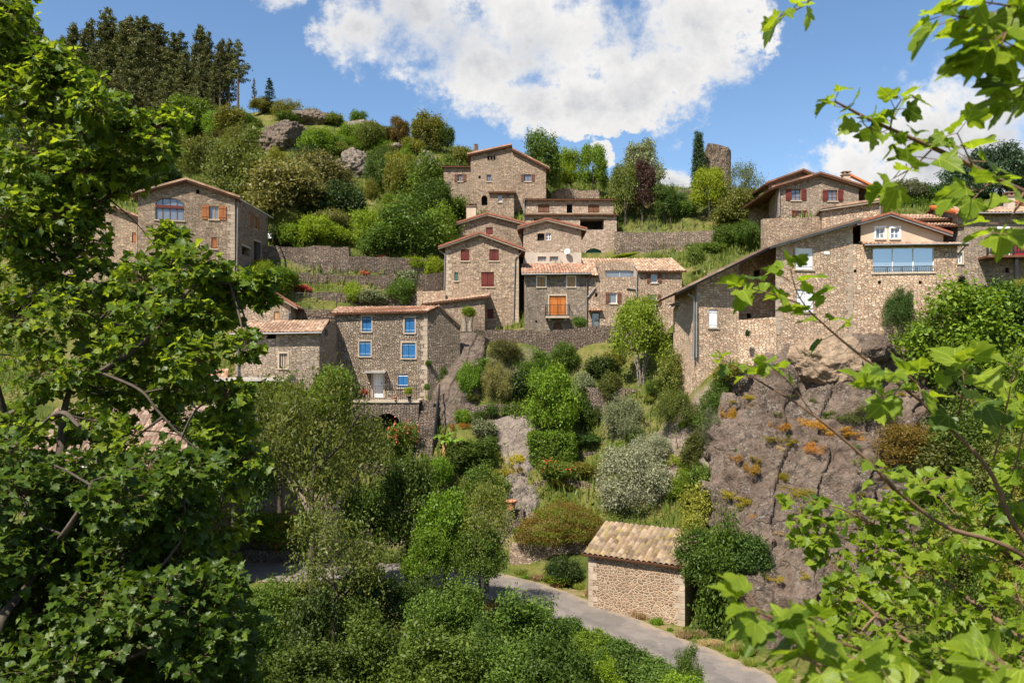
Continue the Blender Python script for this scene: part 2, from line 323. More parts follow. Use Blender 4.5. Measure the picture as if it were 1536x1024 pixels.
def asphalt():
    t = NT('road_asphalt'); ob = t.n('ShaderNodeNewGeometry').outputs['Position']; uv = t.n('ShaderNodeUVMap').outputs[0]
    n = t.noise(ob, 1.2, 6, .6); n2 = t.noise(ob, 30, 3, .6)
    col = t.ramp(n, [(.3, (.150, .128, .113)), (.7, (.215, .188, .165))])
    col = t.mix(.5, col, t.ramp(n2, [(.3, (.7, .7, .7)), (.7, (1.15, 1.15, 1.15))]), 'MULTIPLY')
    u = t.n('ShaderNodeSeparateXYZ', {0: uv}).outputs[0]
    k = t.math('ABSOLUTE', t.math('SUBTRACT', u, t.math('ADD', .44, t.math('MULTIPLY', t.noise(ob, .6, 4), .12))))
    col = t.mix(t.math('MULTIPLY', t.math('SUBTRACT', 1.0, t.smooth(k, .015, .09)), .55), col, (.12, .105, .095))
    ck = t.n('ShaderNodeTexVoronoi', {'Vector': t.n('ShaderNodeVectorMath', {0: ob, 1: t.n('ShaderNodeTexNoise', {'Vector': ob, 'Scale': 2.0}).outputs['Color']}, operation='ADD').outputs[0], 'Scale': .6}, feature='DISTANCE_TO_EDGE')
    col = t.mix(t.math('MULTIPLY', t.math('SUBTRACT', 1.0, t.smooth(ck.outputs['Distance'], 0, .012)), .6), col, (.07, .06, .055))
    pt = t.smooth(t.noise(t.mapped(ob, (.5, .5, .5)), 1.0, 3, .4), .54, .57); col = t.mix(t.math('MULTIPLY', pt, .45), col, (.10, .09, .082)); gv = t.smooth(t.noise(ob, 14, 4, .8), .60, .66); col = t.mix(t.math('MULTIPLY', gv, .5), col, (.30, .26, .21))
    edge = t.smooth(t.math('ADD', t.math('ABSOLUTE', t.math('SUBTRACT', u, .5)), t.math('MULTIPLY', t.math('SUBTRACT', n, .5), .7)), .36, .50)
    col = t.mix(t.math('MULTIPLY', edge, .75), col, (.26, .20, .135))
    return t.surf(col, .9, t.bump(n2, .3, .01), .15)
M['asphalt'] = asphalt()
def verge_mat():
    t = NT('dry_verge'); ob = t.n('ShaderNodeNewGeometry').outputs['Position']; n = t.noise(ob, 1.1, 8, .7); n2 = t.noise(ob, 9, 5, .7)
    col = t.ramp(n, [(.36, (.07, .10, .018)), (.48, (.13, .14, .03)), (.56, (.20, .155, .07)), (.68, (.25, .19, .115))]); col = t.mix(.6, col, t.ramp(n2, [(.3, (.5, .5, .5)), (.7, (1.2, 1.2, 1.2))]), 'MULTIPLY'); return t.surf(col, .95, t.bump(n2, .8, .06), .1)
M['verge'] = verge_mat()
M['quoin'] = plain('quoin_stone', (.36, .285, .215), .9, .3, 2.5, .5)
def leaf_mat(name, c, tip=None, tr=.45, var=.35, rough=.5, spec=.25, veins=False):
    """leaf: own hue per leaf and per plant, part of the light passes through"""
    t = NT(name); g = t.n('ShaderNodeNewGeometry'); oi = t.n('ShaderNodeObjectInfo'); tip = tip or tuple(x * 1.5 for x in c)
    col = t.mix(t.math('POWER', g.outputs['Random Per Island'], 2.0), c, tip)
    hv = t.n('ShaderNodeHueSaturation', {'Color': col, 'Hue': t.n('ShaderNodeMapRange', {0: oi.outputs['Random'], 3: .485, 4: .512}).outputs[0],
              'Value': t.n('ShaderNodeMapRange', {0: t.n('ShaderNodeTexWhiteNoise', {'W': oi.outputs['Random']}, noise_dimensions='1D').outputs[0], 3: 1 - var, 4: 1 + var}).outputs[0]}).outputs[0]
    nrm = None
    if veins:
        sx = t.n('ShaderNodeSeparateXYZ', {0: t.n('ShaderNodeUVMap').outputs[0]}); x = t.math('ABSOLUTE', sx.outputs[0]); y = sx.outputs[1]; d = x
        for a in (.72, 1.25): d = t.math('MINIMUM', d, t.math('ABSOLUTE', t.math('SUBTRACT', t.math('MULTIPLY', x, math.cos(a)), t.math('MULTIPLY', y, math.sin(a)))))
        k = t.math('SUBTRACT', 1.0, t.smooth(d, .004, .026)); w_ = t.math('FRACT', t.math('MULTIPLY', t.math('ADD', y, t.math('MULTIPLY', x, -.9)), 9.0)); k2 = t.math('MULTIPLY', t.math('SUBTRACT', 1.0, t.smooth(t.math('ABSOLUTE', t.math('SUBTRACT', w_, .5)), .02, .12)), .22)
        bl = t.noise(t.n('ShaderNodeNewGeometry').outputs['Position'], 30, 3, .6)
        hv = t.mix(t.math('MULTIPLY', bl, .35), hv, tuple(q * .55 for q in c)); hv = t.mix(t.math('MAXIMUM', t.math('MULTIPLY', k, .5), k2), hv, tuple(min(1, q * 1.7 + .03) for q in tip)); nrm = t.bump(t.math('MAXIMUM', k, t.math('MULTIPLY', bl, .4)), .35, .004)
    p = t.n('ShaderNodeBsdfPrincipled', {**({'Normal': nrm} if nrm else {}), 'Base Color': hv, 'Roughness': rough, 'Specular IOR Level': spec})
    warm = t.mix(1, hv, (1.25, 1.2, .55), 'MULTIPLY')
    tl = t.n('ShaderNodeBsdfTranslucent', {'Color': warm})
    ms = t.n('ShaderNodeMixShader', {0: tr, 1: p.outputs[0], 2: tl.outputs[0]}); t.t.links.new(ms.outputs[0], t.out.inputs[0])
    return t.m
# ---------------------------------------------------------------- terrain
TP = [(0, -6, 10.3), (0, 2, 10.1), (-9, 3, 9.6), (9, 3, 9.8), (0, 8, 6), (-11, 9, 5), (11, 9, 6), (0, 15, 1), (-13, 15, 1), (13, 15, 2), (0, 22, -2), (-16, 22, -1.5), (13, 22, -1.2), (0, 29, -2),
      (-14, 29, -.5), (7, 29, -1.8), (-30, 10, 4), (30, 10, 6), (-30, 30, 2.5), (30, 30, 4), (-60, 20, 8), (60, 20, 10), (-60, 45, 12), (60, 45, 14), (0, 150, 32), (-70, 170, 52), (60, 145, 30), (-130, 150, 55), (120, 150, 35), (-120, 60, 22), (120, 60, 20), (0, 190, 25), (-60, 200, 45), (80, 200, 25)]
TP = [Vector(p) for p in TP] + [at(*p) for p in [
    (830, 864, 45), (760, 815, 47), (830, 818, 46.3), (840, 737, 49.7), (840, 724, 50.6), (845, 700, 52.4), (845, 676, 53), (800, 640, 55.5), (780, 600, 57.5), (800, 560, 59), (820, 545, 60), (800, 500, 61.2), (900, 500, 61.2), (725, 500, 61.2), (800, 497, 63.2), (900, 496, 63.2), (1000, 500, 63.2), (725, 499, 64.8), (660, 500, 63), (690, 500, 61.5), (940, 500, 61.2), (1040, 490, 60),
    (700, 692, 51), (640, 702, 50), (640, 738, 49), (560, 745, 48.5), (580, 685, 52.5), (660, 650, 54), (700, 570, 58), (600, 770, 46.5), (500, 760, 46), (450, 815, 45.2), (500, 856, 43.5), (400, 856, 43.5), (400, 822, 45.5), (400, 770, 47), (330, 700, 46), (420, 640, 50.5), (480, 625, 53), (350, 612, 51), (570, 604, 57.5),
    (470, 482, 60.5), (560, 462, 63.5), (600, 452, 65), (640, 442, 67), (450, 440, 63), (550, 434, 65), (450, 424, 64.8), (450, 374, 67), (600, 388, 69), (600, 425, 67), (520, 362, 71), (600, 340, 75), (450, 342, 71), (680, 325, 80), (760, 313, 80.5), (830, 312, 81), (880, 394, 72.5), (895, 391, 77.6), (850, 394, 74), (960, 389, 75.6), (1060, 386, 74), (920, 392, 76), (830, 400, 69.5), (960, 388, 72), (1000, 388, 75.2), (1000, 350, 77.2), (930, 350, 78.8), (1060, 350, 76.5), (1000, 337, 78), (950, 302, 86), (1050, 302, 90),
    (1070, 288, 96), (900, 292, 89), (850, 300, 85), (1100, 388, 65), (1060, 410, 62), (1065, 460, 56), (1030, 482, 56), (1000, 545, 56.5), (1030, 565, 53), (960, 565, 57), (940, 605, 54), (980, 645, 51), (1040, 605, 51), (1040, 690, 48), (900, 660, 53.5), (910, 725, 50), (960, 775, 47.5), (1040, 770, 45), (1045, 840, 42.5), (960, 805, 45.5),
    (1150, 575, 50.5), (1250, 545, 50), (1350, 530, 50), (1150, 720, 47.5), (1250, 720, 47), (1120, 900, 41), (1200, 960, 38), (1300, 960, 37.5), (1400, 800, 40), (1400, 660, 45), (1450, 475, 51), (1536, 455, 52), (1536, 610, 45), (1536, 800, 37), (1640, 900, 31), (1060, 582, 48.8), (1095, 577, 48.0), (1035, 575, 50), (1120, 570, 47.8), (1250, 510, 52), (1400, 495, 52),
    (1200, 376, 60), (1200, 332, 62), (1230, 332, 66), (1230, 292, 77), (1350, 312, 74), (1480, 440, 55), (1450, 335, 64), (1400, 297, 92), (1536, 290, 92), (300, 394, 61), (402, 380, 68.5), (425, 348, 71), (330, 305, 76), (250, 262, 86), (400, 262, 89), (500, 262, 93), (600, 272, 91), (650, 292, 87), (480, 212, 106), (400, 192, 113), (560, 212, 105), (620, 228, 101),
    (680, 250, 96), (740, 262, 92), (460, 172, 119), (380, 170, 123), (300, 205, 121), (200, 233, 119), (100, 243, 116), (300, 168, 135), (200, 158, 140), (100, 150, 145), (0, 155, 145), (100, 420, 63), (150, 404, 63), (200, 485, 57.5), (300, 525, 56), (100, 565, 51), (250, 605, 49), (330, 565, 53), (200, 765, 40.5), (100, 765, 39.5), (200, 645, 47), (200, 855, 36), (100, 905, 30), (0, 700, 42), (0, 450, 60), (560, 850, 43.6)]]
ROAD = [at(*p) for p in [(180, 858, 43), (330, 857, 43.6), (480, 858, 43.8), (600, 860, 44), (700, 869, 43.9), (770, 886, 42.8), (850, 916, 40.2), (950, 960, 36.6), (1050, 1004, 33.2), (1150, 1052, 30.3), (1300, 1130, 26.5), (1500, 1260, 22)]]
_p = np.array([tuple(p) for p in TP]); _n = len(_p)
def _phi(r2): return np.where(r2 > 1e-9, r2 * np.log(np.maximum(r2, 1e-9)) * .5, 0)
_A = np.zeros((_n + 3, _n + 3)); _d = ((_p[:, None, :2] - _p[None, :, :2]) ** 2).sum(2); _A[:_n, :_n] = _phi(_d) + np.eye(_n) * .5
_A[:_n, _n] = 1; _A[:_n, _n + 1:] = _p[:, :2]; _A[_n, :_n] = 1; _A[_n + 1:, :_n] = _p[:, :2].T
_w = np.linalg.solve(_A, np.concatenate([_p[:, 2], [0, 0, 0]]))
_rd = np.array([tuple(p) for p in ROAD])
def _spl(P, per=12):
    P = np.asarray(P); Q = np.vstack([2 * P[0] - P[1], P, 2 * P[-1] - P[-2]]); out = []
    for i in range(1, len(Q) - 2):
        a, b, c, d = Q[i - 1:i + 3]
        for t in np.linspace(0, 1, per, endpoint=False): out.append(.5 * (2 * b + (c - a) * t + (2 * a - 5 * b + 4 * c - d) * t * t + (3 * b - a - 3 * c + d) * t ** 3))
    out.append(P[-1]); return np.array(out)
_rs = _spl(_rd, 14)
def ground_z(x, y):
    x = np.atleast_1d(np.asarray(x, float)); y = np.atleast_1d(np.asarray(y, float)); z = np.full(x.shape, _w[_n]) + _w[_n + 1] * x + _w[_n + 2] * y
    for i in range(0, len(x), 4000):
        s = slice(i, i + 4000); d2 = (x[s, None] - _p[None, :, 0]) ** 2 + (y[s, None] - _p[None, :, 1]) ** 2
        z[s] += _phi(d2) @ _w[:_n]
    far = np.clip((np.hypot(np.maximum(np.abs(x) - 70, 0), np.maximum(y - 150, 0) + np.maximum(-y, 0))) / 120, 0, 1); z = z * (1 - far) + far * np.where(y > 100, 15, 0)
    d2 = (x[:, None] - _rs[None, :, 0]) ** 2 + (y[:, None] - _rs[None, :, 1]) ** 2; j = d2.argmin(1); d = np.sqrt(d2[np.arange(len(x)), j])
    t = np.clip((d - 2.5) / 1.8, 0, 1); t = t * t * (3 - 2 * t)
    return (_rs[j, 2] - .06) * (1 - t) + z * t
def gz(x, y): return float(ground_z([x], [y])[0])
def hit(px, py, y0=14, y1=150):
    """where the line of sight through a photo pixel meets the hillside"""
    Y = np.linspace(y0, y1, 700); x = (px - 768) / F * Y; z = H + (HY - py) / F * Y
    g = ground_z(x, Y); k = np.where(z < g)[0]
    if not len(k): k = [int(np.argmin(np.abs(z - g)))]
    Yk = Y[k[0]]; return Vector((x[k[0]], Yk, g[k[0]]))
def terrain():
    xs = np.concatenate([-np.geomspace(700, 58, 22), np.arange(-56, 56.1, .75), np.geomspace(58, 700, 22)])
    ys = np.concatenate([-np.geomspace(400, 6, 12), np.arange(-5, 100, .75), np.arange(100, 160, 2.0), np.geomspace(162, 1500, 18)])
    X, Y = np.meshgrid(xs, ys); z = ground_z(X.ravel(), Y.ravel())
    q = np.array([noise.fractal(Vector((a * .35, b * .35, 1.7)), .9, 2.1, 4) for a, b in zip(X.ravel(), Y.ravel())])
    d = np.sqrt(((X.ravel()[:, None] - _rs[None, ::3, 0]) ** 2 + (Y.ravel()[:, None] - _rs[None, ::3, 1]) ** 2).min(1))
    z = z + q * .28 * np.clip((d - 2.6) / 2, 0, 1)
    V = np.stack([X.ravel(), Y.ravel(), z], 1); nx = len(xs); I = np.arange(len(ys) - 1)[:, None] * nx + np.arange(nx - 1)[None, :]; I = I.ravel()
    me = np_mesh('hillside', V, np.stack([I, I + 1, I + nx + 1, I + nx], 1), M['ground'], smooth=True)
    tag(link('hillside', me), kind='structure')
terrain()
def ribbon(name, half, off, dz, mat, kind='structure', i0=0, i1=None, wob=0):
    mb = MB(); P = []; pts = _rs[i0:i1]
    for i, p in enumerate(pts):
        d = pts[min(i + 1, len(pts) - 1)] - pts[max(i - 1, 0)]; nrm = np.array([-d[1], d[0], 0]) / np.hypot(d[0], d[1])
        hw = half * (1 + wob * noise.noise(Vector((i * .23, off, 0))))
        P.append([tuple(p + nrm * (off + hw * (1 - 2 * k / 8)) + np.array([0, 0, dz + .03 * (1 - abs(1 - k / 4))])) for k in range(9)])
    mb.grid(P, lambda i, j: (j / 8, i * .3), flip=False)
    return tag(mb.build(name, mat, smooth=True), kind=kind)
ribbon('road', 2.1, 0, .03, M['asphalt'], wob=.06)
ribbon('verge', 3.4, 0, -.02, M['verge'], wob=.12)
# ---------------------------------------------------------------- building tools
class Pl:
    """upright plane through two plan points; photo pixels are read on it"""
    def __init__(s, a, b):
        s.a = Vector((a[0], a[1], 0)); s.b = Vector((b[0], b[1], 0)); s.t = (s.b - s.a).normalized(); s.L = (s.b - s.a).length
        s.n = Vector((s.t.y, -s.t.x, 0))           # towards the viewer when a is left of b
    def sY(s, px):
        dx, dy = (px - 768) / F, 1.0; det = s.t.x * -dy + s.t.y * dx
        k = (s.a.x * -dy + s.a.y * dx)
        sv = -k / det; Y = s.a.y + s.t.y * sv; return sv, Y
    def sz(s, px, py):
        sv, Y = s.sY(px); return sv, H + (HY - py) / F * Y
    def at(s, sv, z, off=0): return Vector((s.a.x + s.t.x * sv + s.n.x * off, s.a.y + s.t.y * sv + s.n.y * off, z))
    def pt(s, px, py, off=0): sv, z = s.sz(px, py); return s.at(sv, z, off)
    def rect(s, r):
        s0, Y0 = s.sY(r[0]); s1, Y1 = s.sY(r[2]); Y = (Y0 + Y1) / 2
        return s0, H + (HY - r[3]) / F * Y, s1, H + (HY - r[1]) / F * Y
def facade(mb, pl, top, zb, holes, reveal=.2):
    """wall face with real openings. top: [(s,z)], holes: [(s0,s1,z0,zl,zr)]"""
    br = sorted({round(p[0], 4) for p in top} | {round(h[i], 4) for h in holes for i in (0, 1)})
    br = [b for b in br if top[0][0] - 1e-3 <= b <= top[-1][0] + 1e-3]
    T = lambda x: float(np.interp(x, [p[0] for p in top], [p[1] for p in top]))
    P = lambda x, z, o=0: pl.at(x, z, o)
    for x0, x1 in zip(br, br[1:]):
        if x1 - x0 < 1e-3: continue
        m = (x0 + x1) / 2; hs = sorted([h for h in holes if h[0] - 1e-4 <= m <= h[1] + 1e-4], key=lambda h: h[2])
        lo0 = lo1 = zb
        for h in hs:
            if h[2] > lo0 + 1e-3: mb.face([P(x0, lo0), P(x1, lo1), P(x1, h[2]), P(x0, h[2])])
            f0 = (x0 - h[0]) / (h[1] - h[0]); f1 = (x1 - h[0]) / (h[1] - h[0]); lo0 = h[3] + (h[4] - h[3]) * f0; lo1 = h[3] + (h[4] - h[3]) * f1
        if T(m) > (lo0 + lo1) / 2 + 1e-3: mb.face([P(x0, lo0), P(x1, lo1), P(x1, max(lo1, T(x1))), P(x0, max(lo0, T(x0)))])
    for h in holes:
        rv = reveal if len(h) < 6 else h[5]; s0, s1, z0, zl, zr = h[:5]
        mb.face([P(s0, z0), P(s1, z0), P(s1, z0, -rv), P(s0, z0, -rv)]); mb.face([P(s0, zl, -rv), P(s1, zr, -rv), P(s1, zr), P(s0, zl)])
        if len(h) < 7 or h[6] & 1: mb.face([P(s0, z0), P(s0, z0, -rv), P(s0, zl, -rv), P(s0, zl)])
        if len(h) < 7 or h[6] & 2: mb.face([P(s1, z0, -rv), P(s1, z0), P(s1, zr), P(s1, zr, -rv)])
def wbox(mb, pl, s0, z0, s1, z1, o0, o1):
    p = pl.at(s0, z0, o0); mb.box(p, pl.t * (s1 - s0), pl.n * (o1 - o0), Vector((0, 0, z1 - z0)))
def planks(mb, pl, s0, z0, s1, z1, o, n, th=.03, gap=.012):
    for i in range(n):
        a = s0 + (s1 - s0) * i / n + gap / 2; b = s0 + (s1 - s0) * (i + 1) / n - gap / 2; wbox(mb, pl, a, z0, b, z1, o, o + th + .006 * (i % 2))
def window(root, pl, r, kind='glass', frame='frame_white', shut=None, sw=None, sill=True, grid=(2, 2), surround=None, arch=0, name='window', depth=.2, shr=None, lint=False, gl='glass'):
    """builds the window, door or shutter of one opening and returns the holes it needs"""
    s0, z0, s1, z1 = pl.rect(r); w_ = s1 - s0; h_ = z1 - z0
    if kind == 'glass':
        f = MB(); q = .055
        for a in ((s0, z0, s0 + q, z1), (s1 - q, z0, s1, z1), (s0 + q, z0, s1 - q, z0 + q), (s0 + q, z1 - q, s1 - q, z1)): wbox(f, pl, *a, -.17, -.10)
        for i in range(1, grid[0]):
            c = s0 + w_ * i / grid[0]; wbox(f, pl, c - .03, z0 + q, c + .03, z1 - q, -.165, -.105)
        for j in range(1, grid[1]):
            c = z0 + h_ * j / grid[1]; wbox(f, pl, s0 + q, c - .018, s1 - q, c + .018, -.16, -.115)
        fo = f.build(name, M[frame], root); g = MB(); wbox(g, pl, s0 + .01, z0 + .01, s1 - .01, z1 - .01, -.155, -.14); g.build('pane', M[gl], fo)
    elif kind == 'shut':
        n = 2 if w_ > .62 else 1
        for i in range(n):
            a = s0 + w_ * i / n + .012; b = s0 + w_ * (i + 1) / n - .012; mb = MB(); planks(mb, pl, a, z0 + .01, b, z1 - .01, -.10, 3); so = mb.build('shutter', M[frame], root)
            for f_ in (.14, .84): k = MB(); wbox(k, pl, a, z0 + h_ * f_, b, z0 + h_ * f_ + .05, -.064, -.045); k.build('batten', M[shut or frame], so)
    elif kind == 'door':
        mb = MB(); planks(mb, pl, s0 + .02, z0, s1 - .02, z1 - .01, -.16, max(3, int(w_ / .17))); d = mb.build('door', M[frame], root)
        k = MB(); wbox(k, pl, s1 - .16, z0 + .95, s1 - .10, z0 + 1.08, -.12, -.08); k.build('handle', M['iron'], d)
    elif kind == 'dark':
        mb = MB(); mb.face([pl.at(s0, z0, -depth), pl.at(s1, z0, -depth), pl.at(s1, z1, -depth), pl.at(s0, z1, -depth)]); mb.build('opening', M['dark'], root)  # near-black sheet across the hole stands in for the shade inside
    if shr:     # open leaves against the wall
        for side in (-1, 1):
            q0 = sw or w_ * .5; a, b = (s0 - q0 - .03, s0 - .03) if side < 0 else (s1 + .03, s1 + .03 + q0)
            mb = MB(); planks(mb, pl, a, z0 - .02, b, z1 + .02, .02, 3); so = mb.build('shutter', M[shr], root)
            for f_ in (.16, .82): k = MB(); wbox(k, pl, a, z0 + h_ * f_, b, z0 + h_ * f_ + .06, .058, .075); k.build('batten', M[shr], so)
    if surround:
        k = MB(); q = .10
        for a in ((s0 - q, z0 - .03, s0, z1 + q * 1.3), (s1, z0 - .03, s1 + q, z1 + q * 1.3), (s0, z1, s1, z1 + q * 1.3)): wbox(k, pl, *a, -.02, .025)
        k.build('surround', M[surround], root)
    if lint:
        k = MB(); wbox(k, pl, s0 - .12, z1 + .004, s1 + .12, z1 + .16, -.02, .02); k.build('lintel', M['lintel'], root)
    if sill:
        k = MB(); wbox(k, pl, s0 - .08, z0 - .09, s1 + .08, z0 - .004, -.03, .07); k.build('sill', M['lintel'], root)
    if arch:
        n = 8; out = []
        for i in range(n):
            f0, f1 = i / n, (i + 1) / n; q = lambda f: z1 - arch * (1 - math.sqrt(max(0, 1 - (2 * f - 1) ** 2)))
            out.append((s0 + w_ * f0, s0 + w_ * f1, z0, q(f0), q(f1), depth, (1 if i == 0 else 0) | (2 if i == n - 1 else 0)))
        return out
    return [(s0, s1, z0, z1, z1, depth)]
def roof_slope(root, e0, e1, r1, r0, mat='tile_tan', name='roof', amp=.055, per=.235, th=.10, fascia=None, res=5):
    """canal tiles on one slope. e0->e1 eave, r0 above e0, r1 above e1"""
    e0, e1, r1, r0 = map(Vector, (e0, e1, r1, r0)); n = (e1 - e0).cross(r0 - e0).normalized()
    if n.z < 0: n = -n
    nc = max(3, round(max((e1 - e0).length, (r1 - r0).length) / per)); nr = max(2, round((r0 - e0).length / .42)); mb = MB()
    prof = [0, .62, 1, .62] if res == 5 else [0, .45, .83, 1, .83, .45]; k = len(prof); P = []; K = []
    rnd = random.Random(int(abs(e0.x * 91 + e0.y * 37)) + nc); tilt = [[rnd.uniform(-.012, .012) for _ in range(nc + 1)] for _ in range(nr + 1)]
    sag = rnd.uniform(.02, .05)
    for i in range(nr):
        for lift, f in ((.022, i / nr), (0.0, (i + .97) / nr)):
            row = []
            for j in range(nc * k + 1):
                t = j / (nc * k); p = (e0.lerp(e1, t)).lerp(r0.lerp(r1, t), f)
                ti = j // k; row.append(p + n * (amp * prof[j % k] + lift + tilt[i][min(ti, nc)] - sag * math.sin(math.pi * t) * math.sin(math.pi * f * .8 + .3)))
            P.append(row); K.append(i + (.1 if lift else .9))
    mb.grid(P, lambda i, j: (j / k + .001, K[i]))
    out = mb.build(name, M[mat], root)
    b = MB(); q = [p - n * th for p in (e0, e1, r1, r0)]; q2 = [p - n * .008 for p in (e0, e1, r1, r0)]
    b.face([q[3], q[2], q[1], q[0]]); b.face(q2)
    for i in range(4): j = (i + 1) % 4; b.face([q[i], q[j], q2[j], q2[i]])
    b.build('soffit', M[fascia or 'brown'], out)
    return out
def verge(root, p, q, mat='bargered', under='lintel', n=None):
    """edge tiles along a rake with a pale board below"""
    p, q = Vector(p), Vector(q); d = q - p; n = Vector(n); mb = MB(); mb.box(p - n * .12 + Vector((0, 0, .0)), d, n * .20, Vector((0, 0, .15))); o = mb.build('verge', M[mat], root)
    k = MB(); k.box(p - n * .06 - Vector((0, 0, .13)), d, n * .08, Vector((0, 0, .125))); k.build('bargeboard', M[under], o)
def gutter(root, p, q, drop=None, mat='zinc'):
    mb = MB(); mb.tube([p, q], .07, n=6); g = mb.build('gutter', M[mat], root, smooth=True)
    if drop is not None:
        k = MB(); k.tube(drop, .05, n=6); k.build('downpipe', M[mat], root, smooth=True)
def pipe(root, pts, r=.055, mat='zinc'):
    k = MB(); k.tube(pts, r, n=6); k.build('downpipe', M[mat], root, smooth=True)
class House:
    def __init__(s, name, label, cat, a, b, zb, wall='stone_tan', group=None, reveal=.2):
        """a, b: (px, Y) of the two ends of the front; zb: how deep the wall goes"""
        s.pl = Pl(fxy(*a), fxy(*b)); s.zb = zb; s.mb = MB(); s.wall = wall; s.reveal = reveal
        m = s.pl.at(s.pl.L / 2, zb); s.root = thing(name, label, cat, m, group)
    def front(s, prof, wins=(), pl=None, doors=()):
        pl = pl or s.pl; top = [pl.sz(*p) for p in prof]
        if pl is s.pl: top[0] = (0, top[0][1]); top[-1] = (pl.L, top[-1][1])
        holes = []
        for k in wins:
            k = dict(k); r = k.pop('r'); holes += window(s.root, pl, r, **k)
        facade(s.mb, pl, top, s.zb, holes, s.reveal); return top
    def wallseg(s, p, q, za, zq, zb=None):
        zb = s.zb if zb is None else zb
        s.mb.face([Vector((p[0], p[1], zb)), Vector((q[0], q[1], zb)), Vector((q[0], q[1], zq)), Vector((p[0], p[1], za))])
    def back(s, top, depth, left=True, right=True):
        pl = s.pl; B = lambda sv, z: pl.at(sv, z, -depth)
        for p, q in zip(top, top[1:]): s.mb.face([B(q[0], s.zb), B(p[0], s.zb), B(*p), B(*q)])
        if left: s.mb.face([B(0, s.zb), pl.at(0, s.zb), pl.at(0, top[0][1]), B(*top[0])])
        if right: s.mb.face([pl.at(pl.L, s.zb), B(pl.L, s.zb), B(*top[-1]), pl.at(pl.L, top[-1][1])])
    def gable(s, prof, wins, depth, mat='tile_brown', over=.4, front=.35, ver='bargered', under='lintel', left=True, right=True, lift=.06):
        top = s.front(prof, wins); s.back(top, depth, left, right); pl = s.pl; k = len(top)
        for i in range(k - 1):
            (s0, z0), (s1, z1) = top[i], top[i + 1]; sl = (z1 - z0) / (s1 - s0)
            if i == 0 and sl > 0: s0 -= over; z0 -= over * sl
            if i == k - 2 and sl < 0: s1 += over; z1 += over * sl
            P = lambda sv, z, o: pl.at(sv, z + lift, o)
            if sl >= 0: roof_slope(s.root, P(s0, z0, -depth - .2), P(s0, z0, front), P(s1, z1, front), P(s1, z1, -depth - .2), mat)
            else: roof_slope(s.root, P(s1, z1, front), P(s1, z1, -depth - .2), P(s0, z0, -depth - .2), P(s0, z0, front), mat)
            if ver: verge(s.root, P(s0, z0, front), P(s1, z1, front), ver, under, pl.n)
        return top
    def eave(s, py, wins, depth, rise, mat='tile_tan', over=.35, side=.25, dl=True, prof=None, gut=True, rdepth=None, gpx=None, lift=.05, left=True, right=True, mat_r=None, **tk):
        """front wall under an eave, ridge parallel to it half way back"""
        pl = s.pl; x0 = py[0] if isinstance(py, tuple) else py; x1 = py[1] if isinstance(py, tuple) else py
        z0 = H + (HY - x0) / F * pl.a.y; z1 = H + (HY - x1) / F * pl.b.y
        top = [(0, z0), (pl.L, z1)]; holes = []
        for k in wins:
            k = dict(k); r = k.pop('r'); holes += window(s.root, pl, r, **k)
        facade(s.mb, pl, top, s.zb, holes, s.reveal)
        rd = rdepth or depth / 2; sl = rise / rd
        for sv, zz in ((0, z0), (pl.L, z1)):
            A = [pl.at(sv, s.zb), pl.at(sv, s.zb, -depth), pl.at(sv, zz + rise - (depth - rd) * sl, -depth), pl.at(sv, zz + rise, -rd), pl.at(sv, zz)]
            if (sv == 0 and left) or (sv > 0 and right): s.mb.face(A if sv > 0 else A[::-1])
        zb0 = z0 + rise - (depth - rd) * sl; s.mb.face([pl.at(pl.L, s.zb, -depth), pl.at(0, s.zb, -depth), pl.at(0, zb0, -depth), pl.at(pl.L, zb0 + z1 - z0, -depth)])
        E = lambda sv, z, o: pl.at(sv, z + lift, o)
        roof_slope(s.root, E(-side, z0 - over * sl, over), E(pl.L + side, z1 - over * sl, over), E(pl.L + side, z1 + rise, -rd), E(-side, z0 + rise, -rd), mat, **tk)
        d2 = depth - rd + .3
        roof_slope(s.root, E(pl.L + side, z1 + rise - d2 * sl, -rd - d2), E(-side, z0 + rise - d2 * sl, -rd - d2), E(-side, z0 + rise, -rd), E(pl.L + side, z1 + rise, -rd), mat_r or mat, **tk)
        if gut: gutter(s.root, E(-side, z0 - over * sl - .07, over + .05), E(pl.L + side, z1 - over * sl - .07, over + .05))
        return z0, z1
    def quoins(s, sv, z0, z1, pl=None, mat='quoin', d=1):
        pl = pl or s.pl; mb = MB(); z = z0; i = 0; rnd = random.Random(int(z0 * 10))
        while z < z1 - .3:
            hh = rnd.uniform(.24, .36); ww = rnd.uniform(.42, .55) if i % 2 else rnd.uniform(.22, .32); a, b = (sv - .012, sv + ww) if d > 0 else (sv - ww, sv + .012); wbox(mb, pl, a, z, b, z + hh - .02, -.05, .016); z += hh; i += 1
        mb.build('quoins', M[mat], s.root)
    def done(s): return s.mb.build('wall', M[s.wall], s.root)
def W(kind, *r, **k): k.update(kind=kind, r=r); return k
def railing(root, pts, h=1.0, gap=.13, mat='iron', name='railing', r=.012):
    mb = MB(); pts = [Vector(p) for p in pts]
    for p, q in zip(pts, pts[1:]):
        for hh in (.08, h): mb.tube([p + Vector((0, 0, hh)), q + Vector((0, 0, hh))], .02, n=5)
        k = max(2, int((q - p).length / gap))
        for i in range(k + 1): a = p.lerp(q, i / k); mb.tube([a, a + Vector((0, 0, h))], r if i % 8 else .022, n=4)
    return mb.build(name, M[mat], root)
